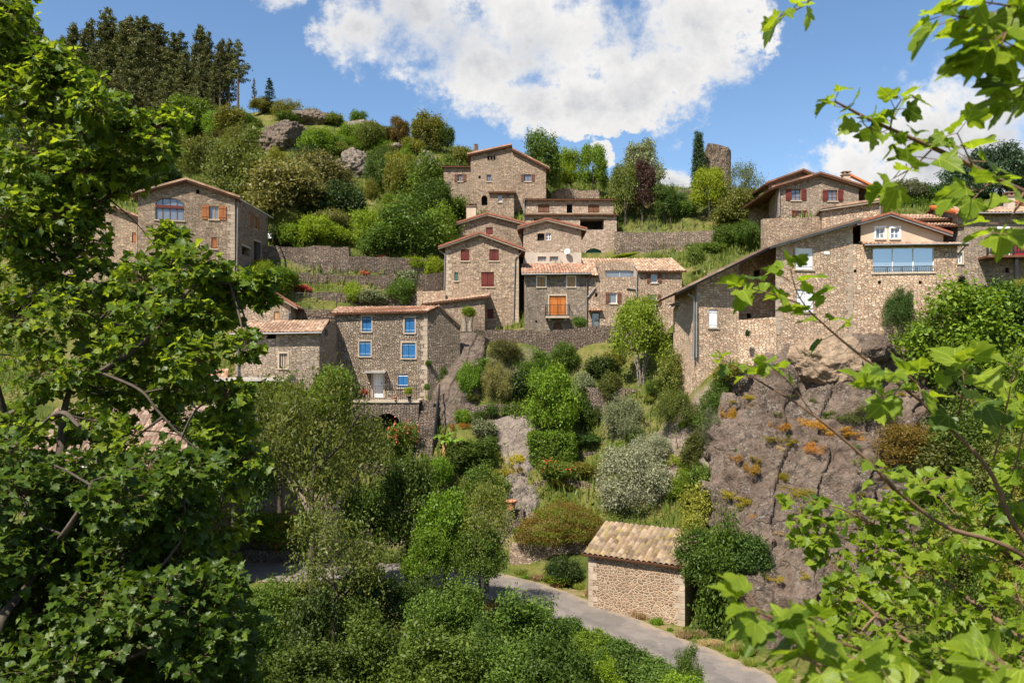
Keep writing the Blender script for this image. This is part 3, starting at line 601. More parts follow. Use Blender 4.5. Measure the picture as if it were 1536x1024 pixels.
def chimney(root, p, w_, d_, h_, mat='plaster_grey', cap=True):
    mb = MB(); p = Vector(p); mb.box(p - Vector((w_ / 2, d_ / 2, .6)), (w_, 0, 0), (0, d_, 0), (0, 0, h_ + .6)); c = mb.build('chimney', M[mat], root)
    if cap:
        k = MB(); k.box(p + Vector((-w_ / 2 - .08, -d_ / 2 - .08, h_ + .002)), (w_ + .16, 0, 0), (0, d_ + .16, 0), (0, 0, .08))
        for i in (-1, 1): k.box(p + Vector((i * w_ * .3 - .06, -d_ / 2, h_ + .085)), (.12, 0, 0), (0, d_, 0), (0, 0, .16))
        k.box(p + Vector((-w_ / 2 - .05, -d_ / 2 - .05, h_ + .25)), (w_ + .1, 0, 0), (0, d_ + .1, 0), (0, 0, .07)); k.build('chimney_cap', M['tile_grey'], c)
    return c
def dish(label, p, r, facing, mat='dish'):
    t = thing('satellite_dish', label, 'satellite dish', p); mb = MB(); f = Vector(facing).normalized(); a = f.cross(Vector((0, 0, 1))).normalized(); b = a.cross(f)
    c = Vector(p) + Vector((0, 0, r * 1.3)); P = []
    for i in range(6):
        q = r * i / 5; P.append([c + (a * math.cos(j * math.pi / 10) + b * math.sin(j * math.pi / 10)) * q + f * (.35 * q * q / r) for j in range(21)])
    mb.grid(P); mb.grid([[v - f * .015 for v in row] for row in P], flip=True); mb.build('reflector', M[mat], t, smooth=True)
    k = MB(); k.tube([Vector(p), c - f * .03], .035, n=6); k.build('mast', M['iron'], t)
    k = MB(); k.tube([c - b * r * .9, c + f * r * .9 - b * r * .2], .015, n=5); k.tube([c + f * r * .9 - b * r * .2, c + f * r * .72 - b * r * .16], .04, n=6); k.build('receiver_arm', M['iron'], t)
# ---------------------------------------------------------------- houses
# upper left house with the arched window
h = House('stone_house', 'tall stone house with wide arched window and russet shutters on the upper left', 'house', (207, 58.2), (352, 60), 16.5, 'stone_tan')
top = h.front([(207, 292), (280, 272), (352, 296)], [
    W('glass', 233, 297, 276, 330, frame='brown', arch=.42, grid=(4, 2), sill=True, depth=.3), W('dark', 294, 284, 299, 291, sill=False, depth=.3),
    W('glass', 314, 309, 328, 329, frame='honey', shr='rust_wood', sw=.5, grid=(2, 1)), W('shut', 317, 356, 325, 373, frame='rust_wood'), W('shut', 250, 352, 262, 370, frame='rust_wood')])
k = MB(); wbox(k, h.pl, *h.pl.rect((233, 308, 276, 312)), -.19, -.02); k.build('transom', M['red_dark'], h.root)
sd_ = Pl(fxy(352, 60), fxy(402, 67.4)); zc = top[-1][1]
holes = []
for k in [W('glass', 379.5, 324, 385, 343, frame='honey', shr='rust_wood', sw=.55, grid=(2, 1)), W('dark', 363, 371, 375, 384, sill=False, depth=.5, lint=True), W('dark', 381, 363, 391, 391, sill=False, depth=.4, lint=True)]:
    r = k.pop('r'); holes += window(h.root, sd_, r, **k)
facade(h.mb, sd_, [(0, zc), (sd_.L, zc)], 17, holes)
g = MB(); s0, z0, s1, z1 = sd_.rect((381, 363, 391, 391))
for i in range(9): g.tube([sd_.at(s0 + (s1 - s0) * i / 8, z0, -.06), sd_.at(s0 + (s1 - s0) * i / 8, z1 - .15, -.06)], .02, n=4)
g.build('gate_bars', M['iron'], h.root)
n_ = -h.pl.n; zr = top[1][1]; pr = h.pl.at(top[1][0], zr); back = 7.6
for e, r_, sgn in ((h.pl.at(-.4, top[0][1] - .12), pr, -1), (h.pl.at(h.pl.L + .4, zc - .14), pr, 1)):
    L = Vector((0, 0, .06)); f_ = -n_ * .3
    if sgn < 0: roof_slope(h.root, e + n_ * back + L, e + f_ + L, r_ + f_ + L, r_ + n_ * back + L, 'tile_tan')
    else: roof_slope(h.root, e + f_ + L, e + n_ * back + L, r_ + n_ * back + L, r_ + f_ + L, 'tile_tan')
    verge(h.root, e + f_ + L, r_ + f_ + L, 'tile_tan', 'brown', -n_)
h.wallseg(h.pl.at(0, 0, -7.5), h.pl.at(0, 0), top[0][1], top[0][1]); h.wallseg(h.pl.at(h.pl.L, 0, -7.4), h.pl.at(0, 0, -7.5), zc, top[0][1])
h.quoins(h.pl.L, 19, zc - .2, d=-1); gutter(h.root, sd_.at(0, zc - .2, .42), sd_.at(sd_.L, zc - .2, .42)); pipe(h.root, [sd_.at(.12, zc - .25, .2), sd_.at(.12, 17.5, .1)])
h.done()
h = House('stone_house', 'low stone house half hidden behind the big maple, beside the arched window house', 'house', (60, 61), (206, 61), 16.5, 'stone_tan')
h.gable([(60, 310), (120, 291), (206, 326)], [W('glass', 84, 338, 97, 352, frame='frame_white'), W('glass', 127, 338, 140, 352, frame='frame_white'), W('shut', 198, 349, 204, 364, frame='rust_wood', sill=False)], 7, 'tile_tan', ver='tile_tan', under='brown')
h.done()
# house behind the barn
h = House('stone_house', 'stone house with brown gable roof rising behind the low barn-like house', 'house', (268, 57.5), (436, 58), 11.5, 'stone_block')
h.gable([(268, 466), (372, 418), (436, 456)], [W('glass', 343, 466, 354, 478, frame='blue'), W('shut', 304, 505, 314, 521, frame='orange'), W('shut', 340, 501, 348, 519, frame='red_dark'), W('shut', 411, 467, 418, 480, frame='honey')], 6.5, 'tile_brown', over=.55)
pipe(h.root, [h.pl.pt(443, 462, .1), h.pl.pt(433, 468, .1), h.pl.pt(431, 500, .08)]); h.done()
# low barn-like house
h = House('stone_barn', 'low pale stone house under long tiled roof, joined to the blue shuttered house', 'house', (352, 52), (479, 52.6), 8.5, 'stone_block')
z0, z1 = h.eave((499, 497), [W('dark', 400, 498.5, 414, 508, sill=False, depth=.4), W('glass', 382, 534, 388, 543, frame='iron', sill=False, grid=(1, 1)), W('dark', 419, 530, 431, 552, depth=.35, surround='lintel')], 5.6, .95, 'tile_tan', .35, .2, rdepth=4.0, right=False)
s0, sz0, s1, sz1 = h.pl.rect((419, 530, 431, 552)); k = MB()
for f in (.12, .42, .72): wbox(k, h.pl, s0 + (s1 - s0) * f, sz0, s0 + (s1 - s0) * (f + .2), sz1, -.12, -.08)
k.build('slats', M['grey_wood'], h.root)
sp_ = Pl(fxy(479, 52.6), fxy(505, 57)); facade(h.mb, sp_, [(0, z1), (sp_.L * .8, z1 + .95), (sp_.L, z1 + .8)], 8.5, window(h.root, sp_, (487, 494, 492, 505), 'dark', sill=False, depth=.3))
pipe(h.root, [h.pl.at(-.1, z0 - .25, .35), h.pl.pt(358, 516, .1), h.pl.pt(357, 566, .1)]); h.done()
# veranda below the barn
v = House('veranda', 'veranda with pale flat roof slab under the low stone house, hung with vine', 'veranda', (322, 51), (436, 51.3), 7.5, 'stone_dark')
v.front([(322, 571), (436, 571)], [W('glass', 376, 582, 390, 597, frame='red_dark', surround='lintel'), W('door', 345, 580, 357, 612, frame='red_dark', sill=False)])
k = MB(); k.box(v.pl.at(-.4, 11.12, 1.9), v.pl.t * (v.pl.L + .6), v.pl.n * -2.6, (0, 0, .2)); k.build('roof', M['concrete'], v.root)
for f in (.05, .62, .97):
    k = MB(); k.box(v.pl.at(v.pl.L * f, 7.5, 1.7), v.pl.t * .14, v.pl.n * -.14, (0, 0, 3.6)); k.build('post', M['frame_white'], v.root)
v.done()
k = MB(); r0 = thing('lean_to_roof', 'small pink tiled lean-to roof beside the veranda slab', 'roof', at(330, 568, 50.5)); roof_slope(r0, at(300, 570, 50), at(341, 568, 50), at(343, 553, 51.5), at(300, 555, 51.5), 'tile_pink')
k.box(at(303, 570, 50.3), (1.6, 0, 0), (0, 1.2, 0), (0, 0, -3)); k.build('wall', M['stone_dark'], r0)
# house under the maple
h = House('tiled_house', 'low house with wide brown tiled roof glimpsed behind the maple at lower left', 'house', (30, 38.5), (318, 39.5), 3.5, 'stone_dark')
h.eave((694, 687), [W('glass', 110, 705, 135, 735, frame='frame_white'), W('glass', 215, 702, 240, 732, frame='frame_white')], 8.5, 2.35, 'tile_grey', .4, .3, rdepth=4.5); h.done()
# blue shuttered house
B = dict(frame='blue', shut='blue_light', surround='quoin')
h = House('stone_house', 'weathered stone house with bright blue shutters and white door', 'house', (502, 57), (641, 57), 7.5, 'stone_old')
top = h.front([(502, 470), (641, 467)], [W('shut', 543, 475, 557, 497, **B), W('shut', 607, 477, 622, 499, **B), W('shut', 539, 512, 556, 534, **B), W('shut', 603, 514, 623, 537, **B), W('shut', 516, 562, 525, 579, frame='blue', shut='blue_light', sill=False), W('shut', 597, 561, 612, 581, frame='blue', shut='white'),
    W('door', 559, 558, 575, 596, frame='white', sill=False, surround='lintel')])
e2 = Pl(fxy(641, 57), fxy(690, 58.4)); zt = top[1][1]; pk = .7
facade(h.mb, e2, [(0, zt), (e2.L * .32, e2.sz(655, 460)[1]), (e2.L, e2.sz(690, 490)[1])], 7.5, [])
rz = e2.sz(655, 460)[1] + .06; sR = e2.at(e2.L * .32, rz, .12); sE = e2.at(-.15, zt - .02, .25); nb = -h.pl.n
roof_slope(h.root, h.pl.at(-.25, top[0][1] - .02, .35), sE, sR, h.pl.at(-.2, rz + .05, -1.9), 'tile_pink')
b1 = e2.at(e2.L, e2.sz(690, 490)[1] + .04, .08); b0 = h.pl.at(-.2, b1.z, -5.6); roof_slope(h.root, b1, b0, h.pl.at(-.2, rz + .05, -1.9), sR, 'tile_pink')
verge(h.root, sR + Vector((0, 0, -.05)), b1 + Vector((0, 0, -.05)), 'tile_grey', 'stone_old', e2.n)
h.wallseg(h.pl.at(0, 0, -5.4), h.pl.at(0, 0), top[0][1], top[0][1]); h.wallseg(e2.at(e2.L, 0), h.pl.at(0, 0, -5.4), b1.z, b1.z)
h.quoins(e2.L * 0 + h.pl.L, 9, top[1][1] - .1, d=-1); k = MB(); p0, p1 = h.pl.pt(548, 557, .0), h.pl.pt(580, 557, 0); d = h.pl.n * .75
k.box(p0, p1 - p0, d + Vector((0, 0, -.12)), (0, 0, .05)); k.build('door_canopy', M['zinc'], h.root); h.done()
# terrace with arch in front of it
t = House('stone_terrace', 'stone terrace over a dark arch in front of the blue shuttered house', 'terrace', (528, 54.4), (628, 54.4), 5.0, 'stone_dark')
zt = H + (HY - 601) / F * 54.4
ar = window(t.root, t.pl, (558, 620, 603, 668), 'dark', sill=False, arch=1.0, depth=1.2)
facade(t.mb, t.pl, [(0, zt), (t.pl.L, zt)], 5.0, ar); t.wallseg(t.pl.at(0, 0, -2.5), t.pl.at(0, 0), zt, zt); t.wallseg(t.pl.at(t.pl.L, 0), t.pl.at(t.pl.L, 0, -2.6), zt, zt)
k = MB(); k.box(t.pl.at(-.05, zt - .12, .08), t.pl.t * (t.pl.L + .1), t.pl.n * -2.75, (0, 0, .16)); k.build('paving_slab', M['lintel'], t.root)
railing(t.root, [t.pl.at(.1, zt + .04, -2.0), t.pl.at(.1, zt + .04, -.1), t.pl.at(t.pl.L - .05, zt + .04, -.1)], 1.0)
t.done()
st = thing('stone_stairs', 'narrow stone stairs with iron handrail beside the arched terrace', 'stairs', at(640, 680, 52.5)); n_s = 15; k = MB()
for i in range(n_s):
    f = i / n_s; zz = 6.2 + (zt - 6.2) * (i + 1) / n_s; y = 51.2 + 4.6 * f; x0 = (629 - 768) / F * 54.4
    k.box((x0 + .03, y, 4.2), (1.15, 0, 0), (0, 4.6 / n_s - .004, 0), (0, 0, zz - 4.2))
k.build('steps', M['stone_dark'], st); k = MB(); xr = (629 - 768) / F * 54.4 + 1.25
k.tube([(xr, 51.2, 7.4), (xr, 55.8, zt + 1.1)], .05, n=6)
for f in np.linspace(0, 1, 9): k.tube([(xr, 51.2 + 4.6 * f, 6.0 + (zt - 6.0) * f), (xr, 51.2 + 4.6 * f, 7.4 + (zt + 1.1 - 7.4) * f)], .03, n=4)
k.build('handrail', M['iron'], st)
k = MB(); k.tube([(x0 + .05, 52.6, 7.1), (x0 + 1.2, 52.6, 7.1)], .02, n=4); k.tube([(x0 + .05, 52.6, 7.9), (x0 + 1.2, 52.6, 7.9)], .02, n=4)
for i in range(11): k.tube([(x0 + .05 + i * .115, 52.6, 7.0), (x0 + .05 + i * .115, 52.6, 7.95)], .012, n=4)
k.build('gate', M['iron'], st)
# low outbuilding between the blue and the red shuttered house
h = House('outbuilding', 'low stone outbuilding with sloping tile coping between blue and red shuttered houses', 'outbuilding', (640, 62.8), (727, 62.8), 13.2, 'stone_tan')
top = h.front([(640, 456), (727, 445)], []); h.wallseg(h.pl.at(h.pl.L, 0), h.pl.at(h.pl.L, 0, -2.2), top[1][1], top[1][1] + .5); h.wallseg(h.pl.at(0, 0, -2.2), h.pl.at(0, 0), top[0][1], top[0][1])
roof_slope(h.root, h.pl.at(-.4, top[0][1] - .02, .3), h.pl.at(h.pl.L + .35, top[1][1] + .02, .3), h.pl.at(h.pl.L + .35, top[1][1] + .45, -2.2), h.pl.at(-.4, top[0][1] + .4, -2.2), 'tile_tan'); h.done()
# red shuttered house
RD = dict(frame='red_dark')
h = House('stone_house', 'tall stone house with dark red shutters and a red edged gable roof', 'house', (668, 65), (778, 65), 13.5, 'stone_tan')
h.gable([(668, 370), (720, 352), (778, 373)], [W('shut', 691, 374, 704, 391, **RD), W('shut', 734, 374, 748, 391, **RD), W('shut', 722, 408, 741, 430, **RD), W('shut', 681.5, 408, 687, 421, frame='green_dull'), W('shut', 731, 463, 740, 478, **RD)], 7, 'tile_brown', over=.55)
h.quoins(0, 15, 21.6); h.quoins(h.pl.L, 15, 21.4, d=-1); pipe(h.root, [h.pl.pt(659, 376, .1), h.pl.pt(667.5, 382, .08), h.pl.pt(666, 446, .08)]); pipe(h.root, [h.pl.pt(785, 376, .1), h.pl.pt(773, 388, .08), h.pl.pt(770, 492, .08)]); h.done()
h = House('stone_house', 'small gabled stone house with one shutter just behind the red shuttered house', 'house', (689, 71.5), (783, 71.5), 15, 'stone_tan')
h.gable([(689, 336), (731, 323), (783, 336)], [W('shut', 729, 341, 739, 352, frame='red_dark')], 7, 'tile_brown', over=.4); chimney(h.root, at(707, 330, 75), .9, .6, 1.2, 'plaster'); h.done()
h = House('stone_house', 'stone house with grey rendered base and two small dark windows below a red gable', 'house', (785, 69.5), (872, 69.5), 17, 'stone_warm')
h.gable([(785, 341), (820, 331), (872, 344)], [W('dark', 806, 350, 816.5, 361, sill=False, depth=.25), W('glass', 818.5, 349.5, 826.5, 360, frame='frame_white', sill=False), W('glass', 807, 385, 819, 392, frame='grey_wood', sill=False, grid=(3, 1)), W('glass', 825, 385, 837, 392, frame='grey_wood', sill=False, grid=(3, 1))], 6.5, 'tile_brown', over=.5)
k = MB()
for x0, x1 in ((785, 806.5), (819.5, 824.5), (837.5, 872)): wbox(k, h.pl, *h.pl.rect((x0, 379, x1, 402)), 0, .03)
wbox(k, h.pl, *h.pl.rect((806.5, 379, 819.5, 384.7)), 0, .03); wbox(k, h.pl, *h.pl.rect((824.5, 379, 837.5, 384.7)), 0, .03); wbox(k, h.pl, *h.pl.rect((806.5, 392.3, 819.5, 402)), 0, .03); wbox(k, h.pl, *h.pl.rect((824.5, 392.3, 837.5, 402)), 0, .03)
k.build('render_coat', M['plaster_grey'], h.root); h.done()
dish('pale oval satellite dish on the rendered wall below the red gable', at(851, 383, 69.2), .27, (-.3, -1, .25))
# long two storey building above
h = House('stone_house', 'long flat fronted stone building with wide dark openings above the gabled houses', 'house', (787, 78), (925, 78), 19, 'stone_warm')
zs = H + (HY - 322) / F * 78
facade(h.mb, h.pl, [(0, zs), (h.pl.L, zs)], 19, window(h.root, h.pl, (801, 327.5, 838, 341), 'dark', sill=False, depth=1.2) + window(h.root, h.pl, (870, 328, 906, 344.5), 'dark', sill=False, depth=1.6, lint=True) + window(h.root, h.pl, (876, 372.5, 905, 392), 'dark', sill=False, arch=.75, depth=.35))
k = MB(); planks(k, h.pl, *h.pl.rect((876.5, 373, 904.5, 392)), -.33, 6, .06); k.build('garage_door', M['green'], h.root)
up = Pl(h.pl.at(.15, 0, -.9), h.pl.at(h.pl.L - .2, 0, -.9)); zu = H + (HY - 299.5) / F * 78.9
facade(h.mb, up, [(0, zu), (up.L, zu)], zs - .3, window(h.root, up, (807, 306.5, 824, 319), 'shut', frame='brown', sill=False) + window(h.root, up, (850, 306, 858.5, 319.5), 'dark', sill=False, depth=.5) + window(h.root, up, (882, 307, 899, 319), 'shut', frame='brown', sill=False))
roof_slope(h.root, h.pl.at(-.1, zs - .02, .3), h.pl.at(h.pl.L + .2, zs - .02, .3), h.pl.at(h.pl.L + .2, zs + .22, -.9), h.pl.at(-.1, zs + .22, -.9), 'tile_grey')
roof_slope(h.root, up.at(-.3, zu, .35), up.at(up.L + .2, zu, .35), up.at(up.L + .2, zu + .55, -6), up.at(-.3, zu + .55, -6), 'tile_pink')
h.wallseg(h.pl.at(0, 0, -7), h.pl.at(0, 0), zs, zs); h.wallseg(h.pl.at(h.pl.L, 0), h.pl.at(h.pl.L, 0, -7), zs, zs); h.wallseg(up.at(0, 0, -6), up.at(0, 0), zu + .5, zu, zs); h.wallseg(up.at(up.L, 0), up.at(up.L, 0, -6), zu, zu + .5, zs)
pipe(h.root, [h.pl.at(-.05, zu, .1), h.pl.at(-.05, 21, .1)]); h.done()
# top house
h = House('stone_house', 'high stone house on the crest with a stepped tile roof and small tiled porch', 'house', (706, 80), (819, 80), 25.5, 'stone_tan')
top = h.front([(706, 234), (768, 219.5), (768.4, 226), (819, 252)], [W('dark', 731, 234, 734.5, 240, sill=False, depth=.2), W('dark', 735.5, 234, 738.8, 240, sill=False, depth=.2), W('dark', 740, 234, 743, 240, sill=False, depth=.2), W('glass', 730, 262, 737, 272, frame='brown', grid=(2, 1)), W('glass', 786.5, 261.5, 797, 272, frame='brown', shr='brown', sw=.3, grid=(2, 1)),
    W('dark', 718, 263.5, 721, 268, sill=False, depth=.25), W('dark', 722, 293, 731, 308, sill=False, arch=.3, depth=.5)])
h.back(top, 8); pl = h.pl; L = Vector((0, 0, .06))
a_, b_, c_, d_ = [pl.at(*p) + L for p in top]; nb = -pl.n; f_ = pl.n * .3
roof_slope(h.root, a_ + nb * 8 - pl.t * .35, a_ + f_ - pl.t * .35, b_ + f_, b_ + nb * 8, 'tile_pink'); roof_slope(h.root, d_ + f_ + pl.t * .35 - L * 3, d_ + nb * 8 + pl.t * .35 - L * 3, c_ + nb * 8, c_ + f_, 'tile_pink')
verge(h.root, a_ + f_ - pl.t * .35, b_ + f_, 'tile_pink', 'brown', pl.n); verge(h.root, c_ + f_, d_ + f_ + pl.t * .35 - L * 3, 'tile_pink', 'brown', pl.n)
lw = Pl(fxy(665.5, 80.4), fxy(706, 80.4)); zl = H + (HY - 250) / F * 80.4
facade(h.mb, lw, [(0, zl), (lw.L, zl)], 25, window(h.root, lw, (687, 261.5, 694, 272), 'glass', frame='brown', shr='brown', sw=.32, grid=(2, 1)))
h.wallseg(lw.at(0, 0, -6), lw.at(0, 0), zl, zl); roof_slope(h.root, lw.at(-.2, zl, .3), lw.at(lw.L, zl, .3), lw.at(lw.L, zl + .55, -5), lw.at(-.2, zl + .55, -5), 'tile_brown')
an = Pl(fxy(734.5, 78.6), fxy(771, 78.6)); za = H + (HY - 289) / F * 78.6
facade(h.mb, an, [(0, za), (an.L, za)], 25, window(h.root, an, (747, 293, 753, 303), 'glass', frame='frame_white'))
h.wallseg(an.at(an.L, 0), an.at(an.L, 0, -1.4), za, za); h.wallseg(an.at(0, 0, -1.4), an.at(0, 0), za, za); roof_slope(h.root, an.at(-.15, za, .3), an.at(an.L + .2, za, .3), an.at(an.L + .2, za + .4, -1.4), an.at(-.15, za + .4, -1.4), 'tile_pink')
c = chimney(h.root, at(714, 230, 82), .45, .45, .9, 'stone_dark', cap=False); k = MB(); p = at(714, 218, 82); k.tube([p - Vector((0, 0, .3)), p], .14, n=8); k.build('chimney_pot', M['zinc'], c); h.done()
# row houses
h = House('row_house', 'grey stone row house with orange balcony door and two boarded windows', 'house', (787, 63), (882, 63), 13.2, 'stone_grey')
h.eave((410, 409), [W('shut', 806, 415.5, 818, 430, frame='honey', surround='frame_white'), W('shut', 851, 415.5, 862.5, 430, frame='honey', surround='frame_white'), W('shut', 824, 443.5, 849, 472, frame='orange', surround='lintel', sill=False), W('door', 830, 483, 842.5, 495, frame='brown', sill=False, arch=.25), W('dark', 803, 480, 806, 484, sill=False, depth=.3)], 9, 1.35, 'tile_pink', .45, .25, rdepth=5.0)
p = h.pl.at(h.pl.rect((818, 472, 853, 473))[0], h.pl.rect((818, 472, 853, 473))[1] - .1, 0); wd = h.pl.rect((818, 472, 853, 473)); wl = wd[2] - wd[0]
k = MB(); k.box(p, h.pl.t * wl, h.pl.n * .75, (0, 0, -.14)); bl = k.build('balcony_slab', M['lintel'], h.root); n_ = h.pl.n
for f in (.12, .8):
    k = MB(); k.box(p + h.pl.t * wl * f + Vector((0, 0, -.145)), h.pl.t * .18, n_ * .5, (0, 0, -.18)); k.build('bracket', M['lintel'], bl)
railing(h.root, [p + n_ * .03, p + n_ * .7, p + n_ * .7 + h.pl.t * wl, p + h.pl.t * wl + n_ * .03], .9, .12)
pipe(h.root, [h.pl.pt(886, 412, .4), h.pl.pt(880.5, 420, .1), h.pl.pt(880, 495, .08)]); h.done()
al = thing('alley_door', 'brown door deep in the dark gap beside the grey row house', 'door', at(781, 494, 66)); apl = Pl(fxy(776, 66), fxy(787.5, 66)); k = MB(); planks(k, apl, *apl.rect((776, 474, 788, 496)), 0, 6, .05); k.build('leaf', M['brown'], al); k = MB(); wbox(k, apl, *apl.rect((774, 405, 790, 474)), -.3, 0); k.build('alley_shade_panel', M['dark'], al)  # near-black panel above the door paints in the shade of the alley
h = House('row_house', 'tan row house with roof terrace glazing and brown shutters, last in the row', 'house', (882.5, 63), (1023, 63), 13.2, 'stone_warm')
G = dict(frame='frame_white', shr='brown', sw=.30, grid=(1, 1))
wn = [W('glass', 976.5, 411, 986, 424, **G), W('glass', 976, 442, 985.5, 457, **G), W('glass', 914.5, 439, 925.5, 455, **G), W('dark', 892.5, 439, 896.5, 445, sill=False, depth=.2), W('glass', 887.5, 469, 899.5, 490, frame='iron', sill=False, grid=(1, 1)), W('dark', 966, 478, 970, 481, sill=False, depth=.2)]
holes = []
for k_ in wn: r = k_.pop('r'); holes += window(h.root, h.pl, r, **k_)
zf = H + (HY - 407) / F * 63; zp = H + (HY - 415.5) / F * 63; sT = h.pl.sY(956)[0]; s5 = h.pl.sY(897)[0]
facade(h.mb, h.pl, [(0, zp), (sT, zp), (sT + .01, zf), (h.pl.L, zf)], 13.2, holes)
rg = Pl(h.pl.at(0, 0, -5.2), h.pl.at(h.pl.L, 0, -5.2)); zr = H + (HY - 387.5) / F * 68.2
E = lambda sv, o, z: h.pl.at(sv, z, o)
roof_slope(h.root, E(sT, .35, zf - .02), E(h.pl.L + .3, .35, zf - .02), E(h.pl.L + .3, -5.2, zr), E(sT, -5.2, zr), 'tile_tan')
zm = zf + (zr - zf) * .42; roof_slope(h.root, E(-.1, -2.0, zm), E(sT, -2.0, zm), E(sT, -5.2, zr), E(-.1, -5.2, zr), 'tile_tan')
roof_slope(h.root, E(-.25, .3, zp + .06), E(s5, .3, zp + .1), E(s5, -2.0, zm + .02), E(-.25, -2.0, zm + .02), 'tile_tan')
ti = Pl(E(s5, -1.9, 0), E(sT, -1.9, 0)); zg = H + (HY - 399) / F * 64.9
facade(h.mb, ti, [(0, zg + .3), (ti.L, zg + .3)], zp - 1.2, window(h.root, ti, (908, 405.5, 952, 416.5), 'glass', frame='plaster_grey', sill=False, grid=(2, 1)))
k = MB(); k.face([E(s5, 0, zp - .9), E(sT, 0, zp - .9), E(sT, -1.9, zp - .9), E(s5, -1.9, zp - .9)])
for sv in (s5, sT): k.face([E(sv, 0, zp - .9), E(sv, -1.95, zp - .9), E(sv, -1.95, zg + .3), E(sv, 0, zp + .0 if sv == s5 else zf)])
k.build('roof_terrace', M['plaster_grey'], h.root)
h.mb.face([E(h.pl.L, 0, 13.2), E(h.pl.L, -9, 13.2), E(h.pl.L, -9, zr - .5), E(h.pl.L, -5.2, zr), E(h.pl.L, 0, zf)]); h.mb.face([E(0, -5.2, 13.2), E(0, 0, 13.2), E(0, 0, zp), E(0, -5.2, zr)])
pipe(h.root, [h.pl.pt(955, 408, .12), h.pl.pt(954.5, 462, .08)]); pipe(h.root, [h.pl.pt(940, 432, .08), h.pl.pt(953, 434, .08)]); pipe(h.root, [h.pl.pt(893, 431, .1), h.pl.pt(881, 446, .1)])
c0, c1 = h.pl.pt(882.5, 466.5, .35), h.pl.pt(903, 466.5, .35); roof_slope(h.root, c0, c1, c1 - h.pl.n * .4 + Vector((0, 0, .18)), c0 - h.pl.n * .4 + Vector((0, 0, .18)), 'tile_pink', 'door_canopy'); h.done()
# big house on the rock
h = House('stone_house', 'large stone house on the rock with white shutters and a three pane picture window', 'house', (1043, 49.6), (1108, 50.2), 6.5, 'stone_warm')
rake = lambda px: np.interp(px, [1015, 1043, 1155, 1280, 1300], [440, 427, 371, 334, 329])
fr1 = h.front([(1043, rake(1043)), (1108, rake(1108))], [W('shut', 1063, 464, 1076.5, 491, frame='white')])
p1 = h.pl; rb = Pl(fxy(1108, 52.3), fxy(1165, 52.1)); facade(h.mb, rb, [rb.sz(1104, rake(1100) - 2), rb.sz(1170, rake(1160) - 2)], 11, window(h.root, rb, (1131, 405, 1140, 418), 'dark', sill=False, depth=.3) + window(h.root, rb, (1120, 470, 1127, 477), 'dark', sill=False, depth=.3))
h.wallseg(p1.b, rb.a, fr1[1][1], fr1[1][1])
low = Pl(fxy(1108, 50.2), fxy(1164, 49.2)); facade(h.mb, low, [low.sz(1108, 480), low.sz(1130, 478), low.sz(1164, 475)], 6.5, []); lz = low.sz(1130, 478)[1]
h.mb.face([low.at(0, lz - .05), low.at(low.L, lz - .05), rb.at(rb.L, lz - .05), rb.at(0, lz - .05)])
tw = Pl(fxy(1164, 49.2), fxy(1279, 50.2)); ft = [tw.sz(1164, rake(1164)), tw.sz(1279, rake(1279))]
h.quoins(tw.L, 13.5, 20.6, pl=tw, d=-1); h.quoins(.0, 14, 18.5, pl=tw); hl = window(h.root, tw, (1193, 371.5, 1220, 404), 'shut', frame='white', sill=True) + window(h.root, tw, (1195, 434, 1220.5, 467.5), 'shut', frame='white', sill=True)
facade(h.mb, tw, ft, 8, hl); h.wallseg(rb.b, tw.a, ft[0][1], ft[0][1])
k = MB(); k.box(tw.at(*tw.sz(1236, 381), 0), tw.t * .38, tw.n * .02, (0, 0, .16)); k.build('name_plate', M['white'], h.root)
rt = Pl(fxy(1279, 50.2), fxy(1436, 49.4))
hl = window(h.root, rt, (1309, 371, 1401.5, 408.5), 'glass', frame='white', sill=True, grid=(3, 1), gl='mirror_glass') + window(h.root, rt, (1281, 404, 1285, 409), 'dark', sill=False) + window(h.root, rt, (1317, 421, 1322, 426), 'dark', sill=False) + window(h.root, rt, (1378, 421, 1383, 426), 'dark', sill=False) + window(h.root, rt, (1356, 468, 1366, 477), 'dark', sill=False)
zp = rt.sz(1300, 366)[1]; facade(h.mb, rt, [(0, zp), (rt.L, rt.sz(1436, 368)[1])], 10, hl)
s0, z0, s1, z1 = rt.rect((1309, 399.5, 1401.5, 408.5)); railing(h.root, [rt.at(s0, z0, -.04), rt.at(s1, z0, -.04)], z1 - z0, .11)
wz = H + (HY - 370) / F * 49.4; h.wallseg(rt.b, rt.at(rt.L, 0, -6), wz, wz)
# pent roof over the picture window, upper gable behind it
roof_slope(h.root, rt.at(.6, zp - .05, .4), rt.at(rt.L + .5, rt.sz(1436, 368)[1] - .02, .4), rt.at(rt.L + .5, rt.sz(1436, 368)[1] + .3, -1.0), rt.at(.6, zp + .28, -1.0), 'tile_pink')
gutter(h.root, rt.at(.6, zp - .13, .46), rt.at(rt.L + .5, zp - .17, .46), [rt.at(rt.L + .4, zp - .2, .4), rt.at(rt.L + .05, zp - .7, .1), rt.at(rt.L + .05, zp - 1.0, .05)])
ug = Pl(fxy(1291, 51.2), fxy(1415, 50.6)); ut = [ug.sz(1291, 336), ug.sz(1333, 324), ug.sz(1415, 352)]
mbp = MB(); facade(mbp, ug, [(0, ut[0][1]), ut[1], (ug.L, ut[2][1])], zp - .2, window(h.root, ug, (1314, 342, 1327, 358), 'glass', frame='white', sill=True, surround='white') + window(h.root, ug, (1336, 342, 1349, 358), 'glass', frame='white', sill=True, surround='white')); mbp.build('gable_wall', M['plaster'], h.root)
nb = -ug.n; L = Vector((0, 0, .06)); f_ = ug.n * .4
